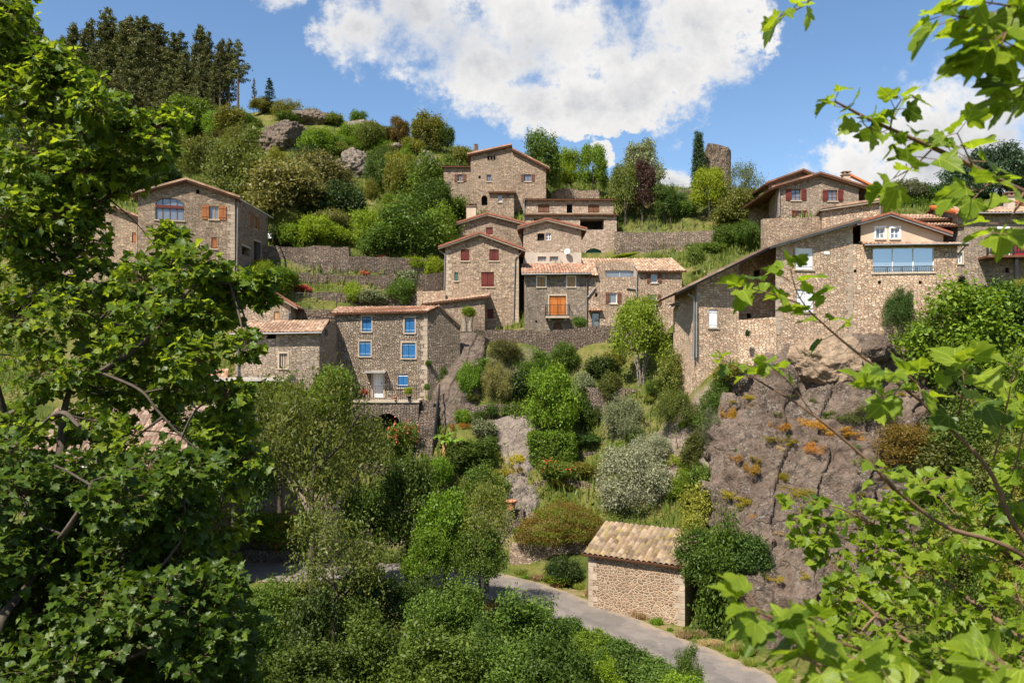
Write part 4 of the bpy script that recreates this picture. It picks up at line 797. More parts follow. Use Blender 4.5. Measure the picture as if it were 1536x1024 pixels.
P0 = ug.at(-.3, ut[0][1] - .07); P1 = ug.at(*ut[1]); P2 = ug.at(ug.L + .4, ut[2][1] - .12)
roof_slope(h.root, P0 + nb * 6 + L, P0 + f_ + L, P1 + f_ + L, P1 + nb * 6 + L, 'tile_brown'); roof_slope(h.root, P2 + f_ + L, P2 + nb * 6 + L, P1 + nb * 6 + L, P1 + f_ + L, 'tile_brown')
verge(h.root, P0 + f_ + L, P1 + f_ + L, 'bargered', 'zinc', ug.n); verge(h.root, P1 + f_ + L, P2 + f_ + L, 'bargered', 'zinc', ug.n)
h.wallseg(ug.at(ug.L, 0), ug.at(ug.L, 0, -6), ut[2][1], ut[2][1], zp)
# long rake roof: falls to the left, overhangs the recess
A0 = at(1015, 440, 49.0); A1 = at(1155, 371, 48.7); A2 = at(1292, 331, 49.7); bk = Vector((0, 7.5, 0)); lf = Vector((0, 0, .05))
roof_slope(h.root, A0 + bk + lf, A0 + lf, A1 + lf, A1 + bk + lf, 'tile_grey'); roof_slope(h.root, A1 + bk + lf, A1 + lf, A2 + lf, A2 + bk + lf, 'tile_grey')
ny = Vector((0, -1, 0)); verge(h.root, A0 + lf, A1 + lf, 'tile_grey', 'iron', ny); verge(h.root, A1 + lf, A2 + lf, 'tile_grey', 'zinc', ny)
h.wallseg(p1.at(0, 0, -3.2), p1.a, fr1[0][1], fr1[0][1]); pipe(h.root, [p1.pt(1030, 441, .1), p1.pt(1040, 446, .1), p1.pt(1039, 540, .12)], .07); pipe(h.root, [p1.pt(1044, 428, .1), p1.pt(1043.5, 536, .12)], .06)
h.done()
# stepped little lean-tos left of it
h = House('lean_to', 'small stone lean-to with two stepped tiled roofs against the big house on the rock', 'lean-to', (1010, 54.5), (1044, 52.5), 10, 'stone_warm')
h.front([(1010, 462), (1044, 452)], []); h.wallseg(h.pl.at(0, 0, -3), h.pl.a, 16, 16.0)
roof_slope(h.root, at(1012, 441, 55.5), at(1014, 441, 53), at(1046, 428, 53), at(1046, 428, 56), 'tile_pink'); roof_slope(h.root, at(1003, 458, 55.5), at(1004, 459, 52.2), at(1040, 447, 51.9), at(1040, 447, 55), 'tile_pink')
k = MB(); k.tube([at(1004, 460.5, 52.1), at(1040, 448.5, 51.8)], .06, n=6); k.build('gutter', M['zinc'], h.root); h.done()
# garden wall and upper right house
def wall(label, pts, zb, th, mat='stone_dry', coping=None, name='stone_wall', cat='wall', group=None, rough=.05):
    """free standing or retaining wall along photo points (px, py of the top, Y)"""
    P = [at(*p) for p in pts]; mb = MB(); o = None
    rnd = random.Random(int(P[0].x * 7 + P[0].y))
    for p, q in zip(P, P[1:]):
        d = Vector((q.x - p.x, q.y - p.y, 0)); n = Vector((d.y, -d.x, 0)).normalized(); L = d.length; k = max(1, int(L / .45)); prev = None
        for i in range(k):
            f0, f1 = i / k, (i + 1) / k; a, b = p.lerp(q, f0), p.lerp(q, f1); dz = rnd.uniform(-rough, rough); ca, cb = a.z + dz, b.z + dz
            A = [Vector((a.x, a.y, zb)), Vector((b.x, b.y, zb)), Vector((b.x, b.y, cb)), Vector((a.x, a.y, ca))]
            Bk = [v - n * th for v in A]
            mb.face(A); mb.face([Bk[1], Bk[0], Bk[3], Bk[2]]); mb.face([A[3], A[2], Bk[2], Bk[3]])
            if prev is not None and abs(prev - ca) > .004:
                lo, hi = min(prev, ca), max(prev, ca); mb.face([Vector((a.x, a.y, lo)), Vector((a.x, a.y, hi)), Vector((a.x, a.y, hi)) - n * th, Vector((a.x, a.y, lo)) - n * th])
            prev = cb
        if p is P[0]: e = Vector((p.x, p.y, zb)); mb.face([e - n * th, e, p, p - n * th])
        if q is P[-1]: e = Vector((q.x, q.y, zb)); mb.face([e, e - n * th, q - n * th, q])
    m = (P[0] + P[-1]) / 2; return tag(mb.build(name, M[mat], loc=(m.x, m.y, zb)), label, cat, group)
h = House('stone_house', 'two gabled stone house with dark brown shutters, highest on the right', 'house', (1167, 64), (1288, 64), 21, 'stone_tan')
BR = dict(frame='brown', shr='red_dark', sw=.42, grid=(2, 3))
h.gable([(1167, 281), (1228, 263), (1288, 281)], [W('glass', 1187, 284, 1201, 300.5, **BR), W('glass', 1242, 285, 1256, 301.5, **BR), W('glass', 1196, 316, 1202.5, 324.5, frame='brown', shr='red_dark', sw=.42, grid=(2, 1))], 8, 'tile_brown', over=.6, left=False, ver='tile_brown', under='brown')
zz = h.pl.sz(1167, 281)[1]; h.wallseg(at(1153, 300, 70), h.pl.a, zz, zz); pipe(h.root, [h.pl.pt(1168.5, 284, .1), h.pl.pt(1168.5, 324, .1)])
g2 = Pl(fxy(1153, 70), fxy(1262, 70)); t2 = [g2.sz(1153, 276), g2.sz(1202, 258.5), g2.sz(1262, 284)]; facade(h.mb, g2, t2, 22, []); nb = -g2.n; L = Vector((0, 0, .06)); f_ = g2.n * .5
q0, q1, q2 = [g2.at(*p) + L for p in t2]; q0 = q0 - g2.t * .4 - Vector((0, 0, .15)); roof_slope(h.root, q0 + nb * 5, q0 + f_, q1 + f_, q1 + nb * 5, 'tile_brown'); roof_slope(h.root, q2 + f_, q2 + nb * 5, q1 + nb * 5, q1 + f_, 'tile_brown'); verge(h.root, q0 + f_, q1 + f_, 'tile_brown', 'brown', g2.n)
verge(h.root, q1 + f_, q2 + f_, 'tile_brown', 'brown', g2.n)
chimney(h.root, at(1269, 282, 67), .62, .5, 1.05, 'plaster'); h.done()
pg = thing('covered_terrace', 'covered terrace with tan tiled roof on posts beside the two gabled house', 'covered terrace', at(1300, 318, 65)); 
roof_slope(pg, at(1330, 290, 64), at(1330, 289, 70), at(1278, 264, 70), at(1278, 264, 64), 'tile_tan'); verge(pg, at(1276, 264, 64), at(1328, 289, 64), 'orange_fascia', 'brown', (0, -1, 0))
for px in (1283, 1322):
    k = MB(); k.box(at(px, 320, 64.3), (.16, 0, 0), (0, .16, 0), (0, 0, 1.9)); k.build('post', M['brown'], pg)
k = MB(); k.box(at(1283, 320, 68.5), (2.9, 0, 0), (0, .3, 0), (0, 0, 2.2)); k.build('back_wall', M['stone_dark'], pg)
k = MB(); k.box(at(1278, 284, 64.1), (2.5, 0, 0), (0, .14, 0), (0, 0, .16)); k.build('beam', M['brown'], pg)
k = MB(); k.tube([at(1317, 320, 63.9), at(1317, 292, 63.9)], .05, n=6); k.build('pipe', M['iron'], pg)
wall('big coursed garden wall below the two gabled house', [(1145, 328, 58.5), (1240, 325, 58.5), (1262, 325, 58)], 18, .6, 'stone_tan')
h = House('outbuilding', 'low stone outbuilding with tan tile edge in front of the covered terrace', 'outbuilding', (1233, 57.5), (1322, 56.5), 19, 'stone_warm'); top = h.front([(1233, 315), (1322, 301)], []); pl = h.pl
h.wallseg(pl.at(pl.L, 0), pl.at(pl.L, 0, -4), top[1][1], top[1][1] - .3); h.wallseg(pl.at(0, 0, -4), pl.at(0, 0), top[0][1] - .2, top[0][1])
roof_slope(h.root, pl.at(-.15, top[0][1] + .02, .3), pl.at(pl.L + .2, top[1][1] + .02, .3), pl.at(pl.L + .2, top[1][1] + .12, -3.8), pl.at(-.15, top[0][1] + .1, -3.8), 'tile_tan'); verge(h.root, pl.at(-.15, top[0][1] + .02, .3), pl.at(pl.L + .2, top[1][1] + .02, .3), 'tile_tan', 'lintel', pl.n); pipe(h.root, [pl.at(pl.L - .1, top[1][1], .1), pl.at(pl.L - .1, 20.5, .1)]); h.done()
h = House('rendered_house', 'distant rendered house gable showing among the trees on the right crest', 'house', (1336, 85), (1404, 85), 28, 'plaster_grey'); h.gable([(1336, 292), (1381, 280), (1404, 292)], [W('dark', 1372, 290, 1378, 297, sill=False)], 7, 'tile_pink', ver='tile_pink', under='brown'); h.done()
# right hand group
h = House('stone_house', 'stone house with two stepped tile eaves squeezed behind the picture window house', 'house', (1408, 56), (1462, 56), 13, 'stone_grey')
h.eave((330, 330), [], 6, .7, 'tile_tan', .4, .2, gut=False)
pe = thing('tiled_eave', 'two short tiled eaves stacked above the picture window house', 'roof', at(1400, 335, 54)); roof_slope(pe, at(1345, 329, 54), at(1459, 328, 54), at(1459, 321, 57), at(1345, 322, 57), 'tile_tan'); roof_slope(pe, at(1376, 338, 53), at(1446, 338, 53), at(1446, 331.5, 55), at(1376, 332, 55), 'tile_tan'); k = MB(); k.box(at(1350, 352, 54.6), (4.9, 0, 0), (0, 3, 0), (0, 0, .95)); k.build('wall', M['stone_warm'], pe)
k = MB(); k.box(at(1418, 352, 54.3), (1.7, 0, 0), (0, .2, 0), (0, 0, .55)); k.build('parapet', M['red_bright'], pe)
h.done()
h = House('stone_house', 'stone house with crimson door, glazed door and long wooden balcony', 'house', (1437, 53.2), (1580, 52.6), 13, 'stone_grey')
z0, z1 = h.eave((319, 318), [W('glass', 1498, 343, 1512, 386, frame='frame_white', sill=False, grid=(1, 1), surround='white'), W('door', 1521, 345, 1545, 386, frame='red_bright', sill=False), W('glass', 1434.5, 379, 1443.5, 395, frame='white', grid=(2, 1), surround='lintel'), W('dark', 1508, 401, 1514, 409, sill=False)], 7, 1.0, 'tile_tan', .4, .3, gut=True)
verge(h.root, h.pl.at(-.3, z0 - .05, .45), h.pl.at(-.3, z0 + 1.05, -3.5), 'orange_fascia', 'orange_fascia', -h.pl.t)
chimney(h.root, at(1514, 312, 55), .5, .5, .75, 'plaster_grey'); chimney(h.root, at(1421, 324, 55.5), .55, .5, .8, 'stone_dark')
n_ = h.pl.n; s0 = h.pl.sY(1467)[0]; zf = h.pl.sz(1500, 386)[1]; p = h.pl.at(s0, zf - .16); Lb = h.pl.L - s0
k = MB(); k.box(p, h.pl.t * Lb, n_ * 1.3, (0, 0, .14)); bl = k.build('balcony_floor', M['brown'], h.root); k = MB(); wl = .06
for i in range(int(Lb / .2)): k.box(p + n_ * 1.22 + h.pl.t * (i * .2) + Vector((0, 0, .24)), h.pl.t * .10, n_ * .03, (0, 0, .74))
for hz in (.28, .86): k.box(p + n_ * 1.19 + Vector((0, 0, hz)), h.pl.t * Lb, n_ * .028, (0, 0, .09))
for i in range(5): k.box(p + n_ * 1.13 + h.pl.t * min(Lb - .1, i * 1.6) + Vector((0, 0, .145)), h.pl.t * .1, n_ * .055, (0, 0, .95))
k.build('balustrade', M['iron'], bl); k = MB(); k.box(p + n_ * 1.2 + h.pl.t * 1.75 + Vector((0, 0, -.004)), h.pl.t * .2, n_ * -.2, (0, 0, -3.2)); k.build('post', M['iron'], h.root); h.done()
op = thing('tiled_roof', 'bright orange edged roof peeping above the crimson door house', 'roof', at(1510, 312, 60)); a, b, c = at(1478, 314, 60), at(1497, 300, 60), at(1560, 308, 60); bb = Vector((0, 5, 0)); roof_slope(op, a + bb, a, b, b + bb, 'tile_pink'); roof_slope(op, c, c + bb, b + bb, b, 'tile_pink'); verge(op, a, b, 'orange_fascia', 'orange_fascia', (0, -1, 0)); verge(op, b, c, 'orange_fascia', 'orange_fascia', (0, -1, 0)); k = MB(); k.face([at(1480, 330, 60.3), at(1558, 330, 60.3), c + Vector((0, .3, 0)), b + Vector((0, .3, 0)), a + Vector((0, .3, 0))]); k.build('gable_wall', M['stone_grey'], op)
dish('round white satellite dish beside the chimney above the picture window house', at(1416, 324, 54.9), .42, (-.2, -1, .35))
# roadside shed
h = House('stone_shed', 'roadside stone shed with mossy canal tile roof', 'shed', (883, 41), (1027, 38.6), -2.2, 'stone_pale')
h.eave((827, 846), [], 5.4, 1.02, 'tile_moss', .32, .2, rdepth=2.7, gut=False, per=.29, amp=.11, res=7); h.quoins(0, -.3, 2.4); h.quoins(h.pl.L, -.6, 2.3, d=-1); h.done()
# ruined tower
def tower():
    t = thing('ruined_tower', 'ruined stone tower stump with crumbling top on the skyline', 'tower', at(1073, 290, 96)); c = at(1073, 290, 96); mb = MB(); P = []; n, m = 56, 26
    for i in range(m + 1):
        row = []
        for j in range(n + 1):
            a = 2 * math.pi * (j % n) / n; ca, sa = math.cos(a), math.sin(a); q = (abs(ca) ** 5 + abs(sa) ** 5) ** (-1 / 5); rx, ry = 1.62 * q, 1.6 * q
            ht = 6.3 + .75 * noise.noise(Vector((ca * 2.3, sa * 2.3, 4))) + .6 * noise.noise(Vector((ca * 6, sa * 6, 9))) - .9 * max(0, abs(ca * q + .12)) ** 3 * (1.0 if ca < 0 else .55); z = ht * i / m
            jt = .13 * noise.fractal(Vector((ca * 4, sa * 4, z * 1.6)), .9, 2, 3) + (.22 * noise.noise(Vector((z * 1.1, 3, 1))) if ca < -.55 else 0); row.append(c + Vector((ca * (rx + jt), sa * (ry + jt), z - 1)))
        P.append(row)
    mb.grid(P, lambda i, j: (j * .19, i * .24)); mb.face([p for p in P[-1][:-1]]); mb.build('wall', M['stone_dark'], t)
tower()
# terrace walls
TW = 'terrace retaining walls'
wall('high dry stone terrace wall with square edges, right of the arched window house', [(388, 368, 66), (455, 372, 66), (470, 369, 66), (523, 371, 66.2), (523.5, 384, 66.2), (600, 386, 67.5), (668, 390, 68.5)], 17.3, .7, 'stone_dark', group=TW)
wall('long middle terrace wall with red valerian tufts along its top', [(400, 411, 64.6), (470, 411, 64.8), (560, 413, 65.4), (640, 412, 66), (664, 408, 66.5)], 16, .6, 'stone_dark', group=TW)
wall('short broken terrace wall above the pink flowering shrub', [(445, 440, 62.5), (500, 438, 63), (560, 442, 63.5), (625, 441, 64)], 15, .6, 'stone_dark', group=TW)
wall('small dry stone wall behind the tiled barn roof', [(425, 462, 60), (508, 467, 59.8)], 13, .6, 'stone_dark', group=TW)
wall('pale garden wall at the foot of the red shuttered house', [(625, 437, 64), (668, 436, 64.3)], 14.5, .5, 'stone_warm', group=TW)
wall('long dark retaining wall with crumbled top below the row houses', [(683, 497, 60.4), (740, 494, 60.6), (800, 496, 60.6), (860, 494, 60.4), (880, 490, 60.4), (905, 487, 60.2), (935, 492, 60), (1000, 500, 57.5), (1012, 500, 56)], 10.5, .8, 'stone_dark', group=TW)
wall('broad retaining wall below the dark purple tree, under a wire fence', [(922, 348, 76.5), (1000, 349, 76), (1078, 345, 74.5)], 20, .7, 'stone_dry', group=TW)
wall('dry wall under the white terrace slab, left of the banana plant', [(535, 692, 50.3), (575, 695, 50.3), (610, 696, 50.2), (655, 703, 50.2)], 3, .5, 'stone_dark', group=TW)
wall('low dry wall behind the banana plant', [(660, 690, 52.3), (720, 690, 52.5)], 4.4, .5, 'stone_dry', group=TW)
wall('dry stone wall beside the square clipped hedge', [(795, 676, 52.8), (860, 677, 52.8), (920, 678, 52.6)], 5, .5, 'stone_dark', group=TW)
wall('low garden wall below the red geraniums', [(800, 722, 50.2), (860, 722, 50.2), (925, 727, 50)], 2.6, .5, 'stone_dry', group=TW)
wall('rough stone wall carrying the clipped brown yew', [(765, 816, 46.4), (830, 815, 46), (900, 812, 45.5)], -.6, .6, 'stone_tan', group=TW)
wall('stub of wall beside the terracotta pot', [(753, 766, 47.6), (785, 766, 47.4)], 1, .6, 'stone_dark', group=TW)
wall('low roadside wall below the crimson valerian', [(330, 825, 45.6), (420, 826, 45.6), (540, 838, 45.6)], 0, .5, 'stone_dark', group=TW)
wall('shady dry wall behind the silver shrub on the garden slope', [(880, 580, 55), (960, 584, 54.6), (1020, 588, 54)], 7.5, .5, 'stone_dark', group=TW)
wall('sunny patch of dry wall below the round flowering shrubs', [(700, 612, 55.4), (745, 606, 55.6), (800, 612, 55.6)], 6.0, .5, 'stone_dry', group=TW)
wall('tumbled garden wall between the rock cleft and the cliff', [(1055, 600, 50.5), (1090, 590, 50), (1110, 582, 49.6)], 6.0, .6, 'stone_dry', group=TW)
wall('broken mossy wall top on the crest behind the long building', [(826, 290, 84), (840, 284, 84), (895, 285, 84), (899, 290, 84)], 27, .8, 'stone_old', group=TW, rough=.15)
wall('thin wall below the railing on the crest, left of the cypress', [(985, 286, 95), (1042, 284, 95)], 28, .5, 'stone_dark', group=TW)
h = House('garden_shed', 'little tiled garden shed between trees below the cypress', 'shed', (1006, 82), (1050, 82), 25, 'grey_wood'); h.eave((314, 313), [W('dark', 1012, 316, 1022, 326, sill=False)], 3, .7, 'tile_pink', .3, .2, gut=False); h.done()
rl = thing('crest_railing', 'thin blue grey railing on the crest beside the cypress', 'railing', at(1010, 288, 95)); railing(rl, [at(985, 288, 94.8), at(1042, 286, 94.8)], .8, .6, 'zinc', 'bars')
for i, px in enumerate((952, 962, 971, 984, 1007, 1023, 1041, 1056, 1071)):
    p = hit(px, 344, 70, 90); k = MB(); k.tube([p - Vector((0, 0, .4)), p + Vector((random.Random(i).uniform(-.22, .22), 0, random.Random(i + 50).uniform(.75, 1.15)))], .05, .04, n=6); tag(k.build('fence_post', M['bark'], loc=p), 'weathered grey fence post on the wall top below the purple tree', 'fence post', 'wire fence posts')
rl = thing('wire_fence', 'thin iron fence along the middle terrace wall top', 'fence', at(440, 412, 64.2)); railing(rl, [at(405, 411, 64.2), at(470, 411, 64.4), at(530, 412, 64.8)], .9, .5, 'iron', 'wires', .014)
rl = thing('wire_fence', 'sparse wire fence at the terrace foot behind the tiled barn roof', 'fence', at(480, 465, 60)); railing(rl, [at(445, 463, 59.6), at(505, 467, 59.4), at(545, 466, 60.5)], 1.2, .9, 'iron', 'wires', .014)

# parked car and deck chair by the arched window house
def car():
    p = at(331, 396, 58.6); p.z = gz(p.x, p.y); t = thing('parked_car', 'dark parked car at the foot of the arched window house', 'car', p); X, Yv, Z = Vector((1, .1, 0)).normalized(), Vector((-.1, 1, 0)).normalized(), Vector((0, 0, 1)); q = lambda x, y, z: p + X * x + Yv * y + Z * z
    def loft(prof, w0, w1, nm, mat, par):
        mb = MB(); n = len(prof); P = [[q(x, sy * (w0 + (w1 - w0) * z / 1.5), z) for x, z in prof + prof[:1]] for sy in (-1, -.96, .96, 1)]; mb.grid(P); mb.face(P[0][:-1][::-1]); mb.face(P[-1][:-1]); return mb.build(nm, mat, par)
    body = loft([(-2, .3), (-2.02, .6), (-1.9, .82), (-1.1, .92), (-.55, 1.38), (.85, 1.42), (1.55, .98), (1.98, .9), (2.02, .5), (1.95, .3)], .86, .70, 'body', M['iron'], t)
    g = MB(); g.face([q(-1.02, -.70, .97), q(-.56, -.64, 1.36), q(-.56, .64, 1.36), q(-1.02, .70, .97)]); g.build('windscreen', M['glass'], t)
    g = MB(); g.face([q(-.95, -.80, .95), q(1.4, -.80, .98), q(.8, -.755, 1.35), q(-.5, -.755, 1.35)]); g.build('side_window', M['glass'], t)
    for x in (-1.25, 1.25):
        for y in (-.8, .8): k = MB(); k.tube([q(x, y - .1, .31), q(x, y + .1, .31)], .31, n=16); k.build('wheel', M['dark'], t)
car()
def deck_chair():
    p = at(404, 366, 67.6); t = thing('deck_chair', 'deck chair with black and white striped fabric beside the arched window house', 'deck chair', p); k = MB()
    for x in (-.3, .3): k.tube([p + Vector((x, -.3, 0)), p + Vector((x, .35, .95))], .025, n=5); k.tube([p + Vector((x, .35, 0)), p + Vector((x, -.3, .45))], .025, n=5)
    k.build('frame', M['honey'], t); t_ = NT('striped_canvas'); w_ = t_.n('ShaderNodeTexWave', {'Vector': t_.n('ShaderNodeNewGeometry').outputs['Position'], 'Scale': 2.4, 'Distortion': 3.0}).outputs['Color']; m_ = t_.surf(t_.ramp(w_, [(.45, (.02, .02, .025)), (.55, (.7, .7, .7))]), .8)
    s = MB(); s.grid([[p + Vector((x, -.28 + .6 * f, .40 - .5 * math.sin(math.pi * f) * .35 + .55 * f)) for x in (-.28, 0, .28)] for f in np.linspace(0, 1, 7)]); s.build('fabric', m_, t)
deck_chair()
# ---------------------------------------------------------------- rocks
def rock_sheet(name, label, rows, mat, amp=.5, res=150, cat='rock', kind=None, seed=0):
    """rock face: rows[i][j] = (px, py, Y) from top to bottom; its ends sink into the hill"""
    G = np.array([[tuple(at(*p)) for p in r] for r in rows]); n, m = G.shape[:2]
    def interp(G, k):   # catmull-rom along axis 0
        return np.stack([_spl(G[:, j], k) for j in range(G.shape[1])], 1)
    ku = max(6, res // (n - 1)); kv = max(6, res // (m - 1))
    G = interp(G, ku); G = interp(G.transpose(1, 0, 2), kv).transpose(1, 0, 2); a, b = G.shape[:2]
    du = np.gradient(G, axis=0); dv = np.gradient(G, axis=1); N = np.cross(du, dv); N /= np.linalg.norm(N, axis=2, keepdims=True) + 1e-9
    if N[a // 2, b // 2, 1] > 0: N = -N
    D = np.zeros((a, b))
    for i in range(a):
        for j in range(b):
            p = Vector(G[i, j]) + Vector((seed, 0, 0)); w_ = noise.noise_vector(p * .5) * .9; q = p + w_
            big = noise.fractal(p * .28, 1.0, 2.0, 3); f = noise.fractal(p * 1.5, .8, 2.1, 4); r1 = noise.ridged_multi_fractal(p * .9, 1.0, 2.2, 4, 1.0, 2.0) - 1.1
            st = q.z * .34 + q.x * .16 + q.y * .1; led = st - math.floor(st); st2 = q.x * .42 - q.z * .16; jt = st2 - math.floor(st2)
            r3 = noise.ridged_multi_fractal(q * .45 + Vector((0, 0, 7)), .95, 2.2, 5, 1.0, 2.0) - 1.1; D[i, j] = big * .9 + f * .20 + r1 * .13 + r3 * .34 + (led ** 3) * .46 + (jt ** 4) * .42
    e = np.minimum.outer(np.minimum(np.arange(a), 1e9), np.ones(b) * 1e9); ed = np.minimum(np.arange(b), np.arange(b)[::-1])[None, :] / (b * .06); D *= amp * np.clip(ed, .15, 1)
    V = G + N * D[..., None]; I = (np.arange(a - 1)[:, None] * b + np.arange(b - 1)[None, :]).ravel(); me_f = np.stack([I, I + b, I + b + 1, I + 1], 1)
    org = V.reshape(-1, 3).mean(0); me = np_mesh(name, V.reshape(-1, 3) - org, me_f, M[mat], smooth=False); me.polygons.foreach_set('use_smooth', np.ones(len(me.polygons), bool))
    o = link(name, me, None, tuple(org))
    return tag(o, label, cat if label else None, None, kind)
CL = rock_sheet('cliff', None, [
    [(1060, 566, 50.5), (1100, 560, 48.4), (1143, 546, 48.2), (1200, 528, 47.6), (1245, 508, 47.6), (1300, 500, 47.8), (1345, 520, 48.4), (1400, 525, 50), (1470, 540, 52)],
    [(1062, 600, 51), (1098, 600, 48.0), (1112, 592, 47.6), (1170, 580, 46.2), (1230, 572, 46.6), (1290, 570, 46.6), (1345, 575, 47), (1400, 585, 48), (1470, 600, 49)],
    [(1064, 645, 50), (1076, 645, 47.4), (1092, 640, 46.4), (1150, 640, 44.8), (1220, 635, 44.6), (1290, 632, 44.8), (1350, 640, 45.2), (1400, 650, 46), (1470, 660, 47)],
    [(1060, 705, 48.5), (1066, 705, 46), (1076, 705, 44.8), (1140, 705, 43), (1210, 705, 42.8), (1280, 702, 43), (1350, 705, 43.6), (1400, 710, 44.2), (1480, 720, 44.5)],
    [(1058, 770, 47), (1062, 772, 44.4), (1072, 775, 43), (1130, 780, 41.2), (1200, 780, 41), (1270, 780, 41.3), (1350, 780, 41.8), (1400, 785, 42), (1480, 790, 42)],
    [(1070, 840, 45), (1076, 845, 42.6), (1086, 850, 41.2), (1130, 860, 39.4), (1195, 865, 39), (1270, 865, 39.2), (1350, 860, 39.6), (1400, 860, 39.8), (1480, 860, 39.5)],
    [(1088, 920, 43), (1096, 925, 40.6), (1108, 930, 39.2), (1150, 945, 37.6), (1210, 955, 37), (1280, 955, 37), (1350, 950, 37), (1400, 950, 37), (1480, 950, 36.5)],
    [(1096, 990, 42), (1106, 1000, 39.8), (1122, 1010, 38.3), (1165, 1030, 36.6), (1225, 1045, 35.8), (1290, 1050, 35.6), (1360, 1050, 35.6), (1420, 1050, 35.5), (1490, 1050, 35)]], 'rock', .95, 260, kind='structure')
rock_sheet('bare_rock', 'smooth brown rock face sweeping down beside the blue shuttered house', [
    [(668, 497, 62), (676, 497, 60.5), (700, 500, 60), (725, 505, 60), (735, 510, 61)], [(655, 545, 61), (664, 545, 58.5), (692, 548, 58), (722, 555, 58.2), (732, 560, 60)],
    [(645, 600, 59), (653, 600, 56.4), (680, 605, 55.8), (712, 612, 56.2), (724, 615, 58)], [(640, 650, 57), (647, 655, 54.6), (672, 660, 53.8), (705, 662, 54.4), (720, 665, 57)], [(640, 700, 55), (646, 705, 52.8), (670, 710, 52), (705, 712, 52.4), (720, 715, 55)]], 'rock_brown', .35, 110, seed=20)
rock_sheet('bare_rock', 'bare grey rock tongue running down the garden left of the square hedge', [
    [(728, 634, 57), (740, 632, 55.2), (770, 626, 55), (810, 630, 55.2), (820, 634, 57)], [(728, 670, 55), (740, 670, 53.4), (778, 668, 52.8), (800, 668, 53.2), (808, 670, 55)],
    [(728, 705, 53), (740, 706, 51.6), (778, 706, 50.8), (798, 706, 51.4), (806, 706, 53)], [(736, 740, 51), (748, 742, 49.8), (780, 742, 49.2), (800, 738, 49.8), (812, 734, 51.5)], [(752, 780, 49.5), (762, 782, 48.2), (782, 782, 47.6), (800, 778, 48.2), (815, 770, 50)]], 'rock_pale', .4, 100, seed=40)
def boulder(label, px, py, wpx, hpx, Y, mat='rock_hill', depth=.9, seed=0, name='rock_outcrop', group=None, flat=.75):
    bpy_me = bpy.data.meshes.new(name); import bmesh
    bm = bmesh.new(); bmesh.ops.create_icosphere(bm, subdivisions=6 if wpx > 60 else 5, radius=1); rx = wpx / F * Y / 2; rz = hpx / F * Y / 2; ry = rx * depth; rnd = random.Random(seed)
    cuts = [(Vector((rnd.gauss(0, 1), rnd.gauss(0, 1) - .5, rnd.gauss(0, 1) + .3)).normalized(), rnd.uniform(flat * .75, flat * 1.1)) for _ in range(9)]
    for v in bm.verts:
        p = v.co.copy()
        for n, d in cuts:
            e = p.dot(n) - d
            if e > 0: p -= n * e * .7
        s = Vector((p.x * rx, p.y * ry, p.z * rz)) + Vector((seed * 7.3, 0, 0)); k = .16 * min(rx, rz)
        p = Vector((p.x * rx, p.y * ry, p.z * rz)) + v.co * (k * (noise.ridged_multi_fractal(s * .7, 1.0, 2.1, 4, 1, 2) - 1.0) * .7 + k * .7 * noise.fractal(s * 2.0, .9, 2, 4)); v.co = p
    for f in bm.faces: f.smooth = True
    bm.to_mesh(bpy_me); bm.free(); bpy_me.materials.append(M[mat]); return tag(link(name, bpy_me, None, tuple(at(px, py, Y))), label, 'rock', group)
boulder('big sunlit golden boulder bulging from the cliff top beneath the tower wall', 1250, 545, 150, 84, 46.9, 'rock_gold', .7, 23, 'boulder')
boulder('dark capped boulder under the picture window wall, topmost on the cliff', 1304, 520, 84, 52, 47.0, 'rock', .8, 5, 'boulder')
boulder('slab of leaning dark rock on the left lip of the cliff', 1098, 622, 44, 84, 46.9, 'rock', .7, 8, 'boulder')
boulder('rounded rock bulge under the bare rock tongue, by the terracotta pot', 772, 746, 40, 44, 49.2, 'rock_pale', .8, 9, 'boulder')
boulder('dark layered crag below the lone conifer on the hill', 424, 210, 104, 66, 103, 'rock_brown', .8, 11, flat=.6)
boulder('flat topped crag on the hill skyline right of the lone conifer', 464, 178, 84, 36, 115, 'rock_brown', .9, 12, flat=.6)
boulder('pale broken crag in the middle of the shrubby hillside', 532, 256, 80, 70, 93.5, 'rock_hill', .8, 13, flat=.65)
boulder('second pale crag face, just left of the hillside middle crag', 495, 258, 76, 46, 95.5, 'rock_hill', .8, 14, flat=.65)
boulder('upright pale rock beside the roof of the high crest house', 642, 248, 36, 42, 86, 'rock_hill', .9, 15)
boulder('low bare rock on the hill skyline between green shrubs', 545, 194, 60, 28, 107, 'rock_hill', .9, 16)
boulder('small rock under brown oak on the skyline', 596, 220, 16, 14, 100, 'rock_hill', .9, 17)
boulder('rock rib in tree shade under the dark layered crag', 440, 238, 44, 44, 102, 'rock_hill', .8, 18, flat=.6)
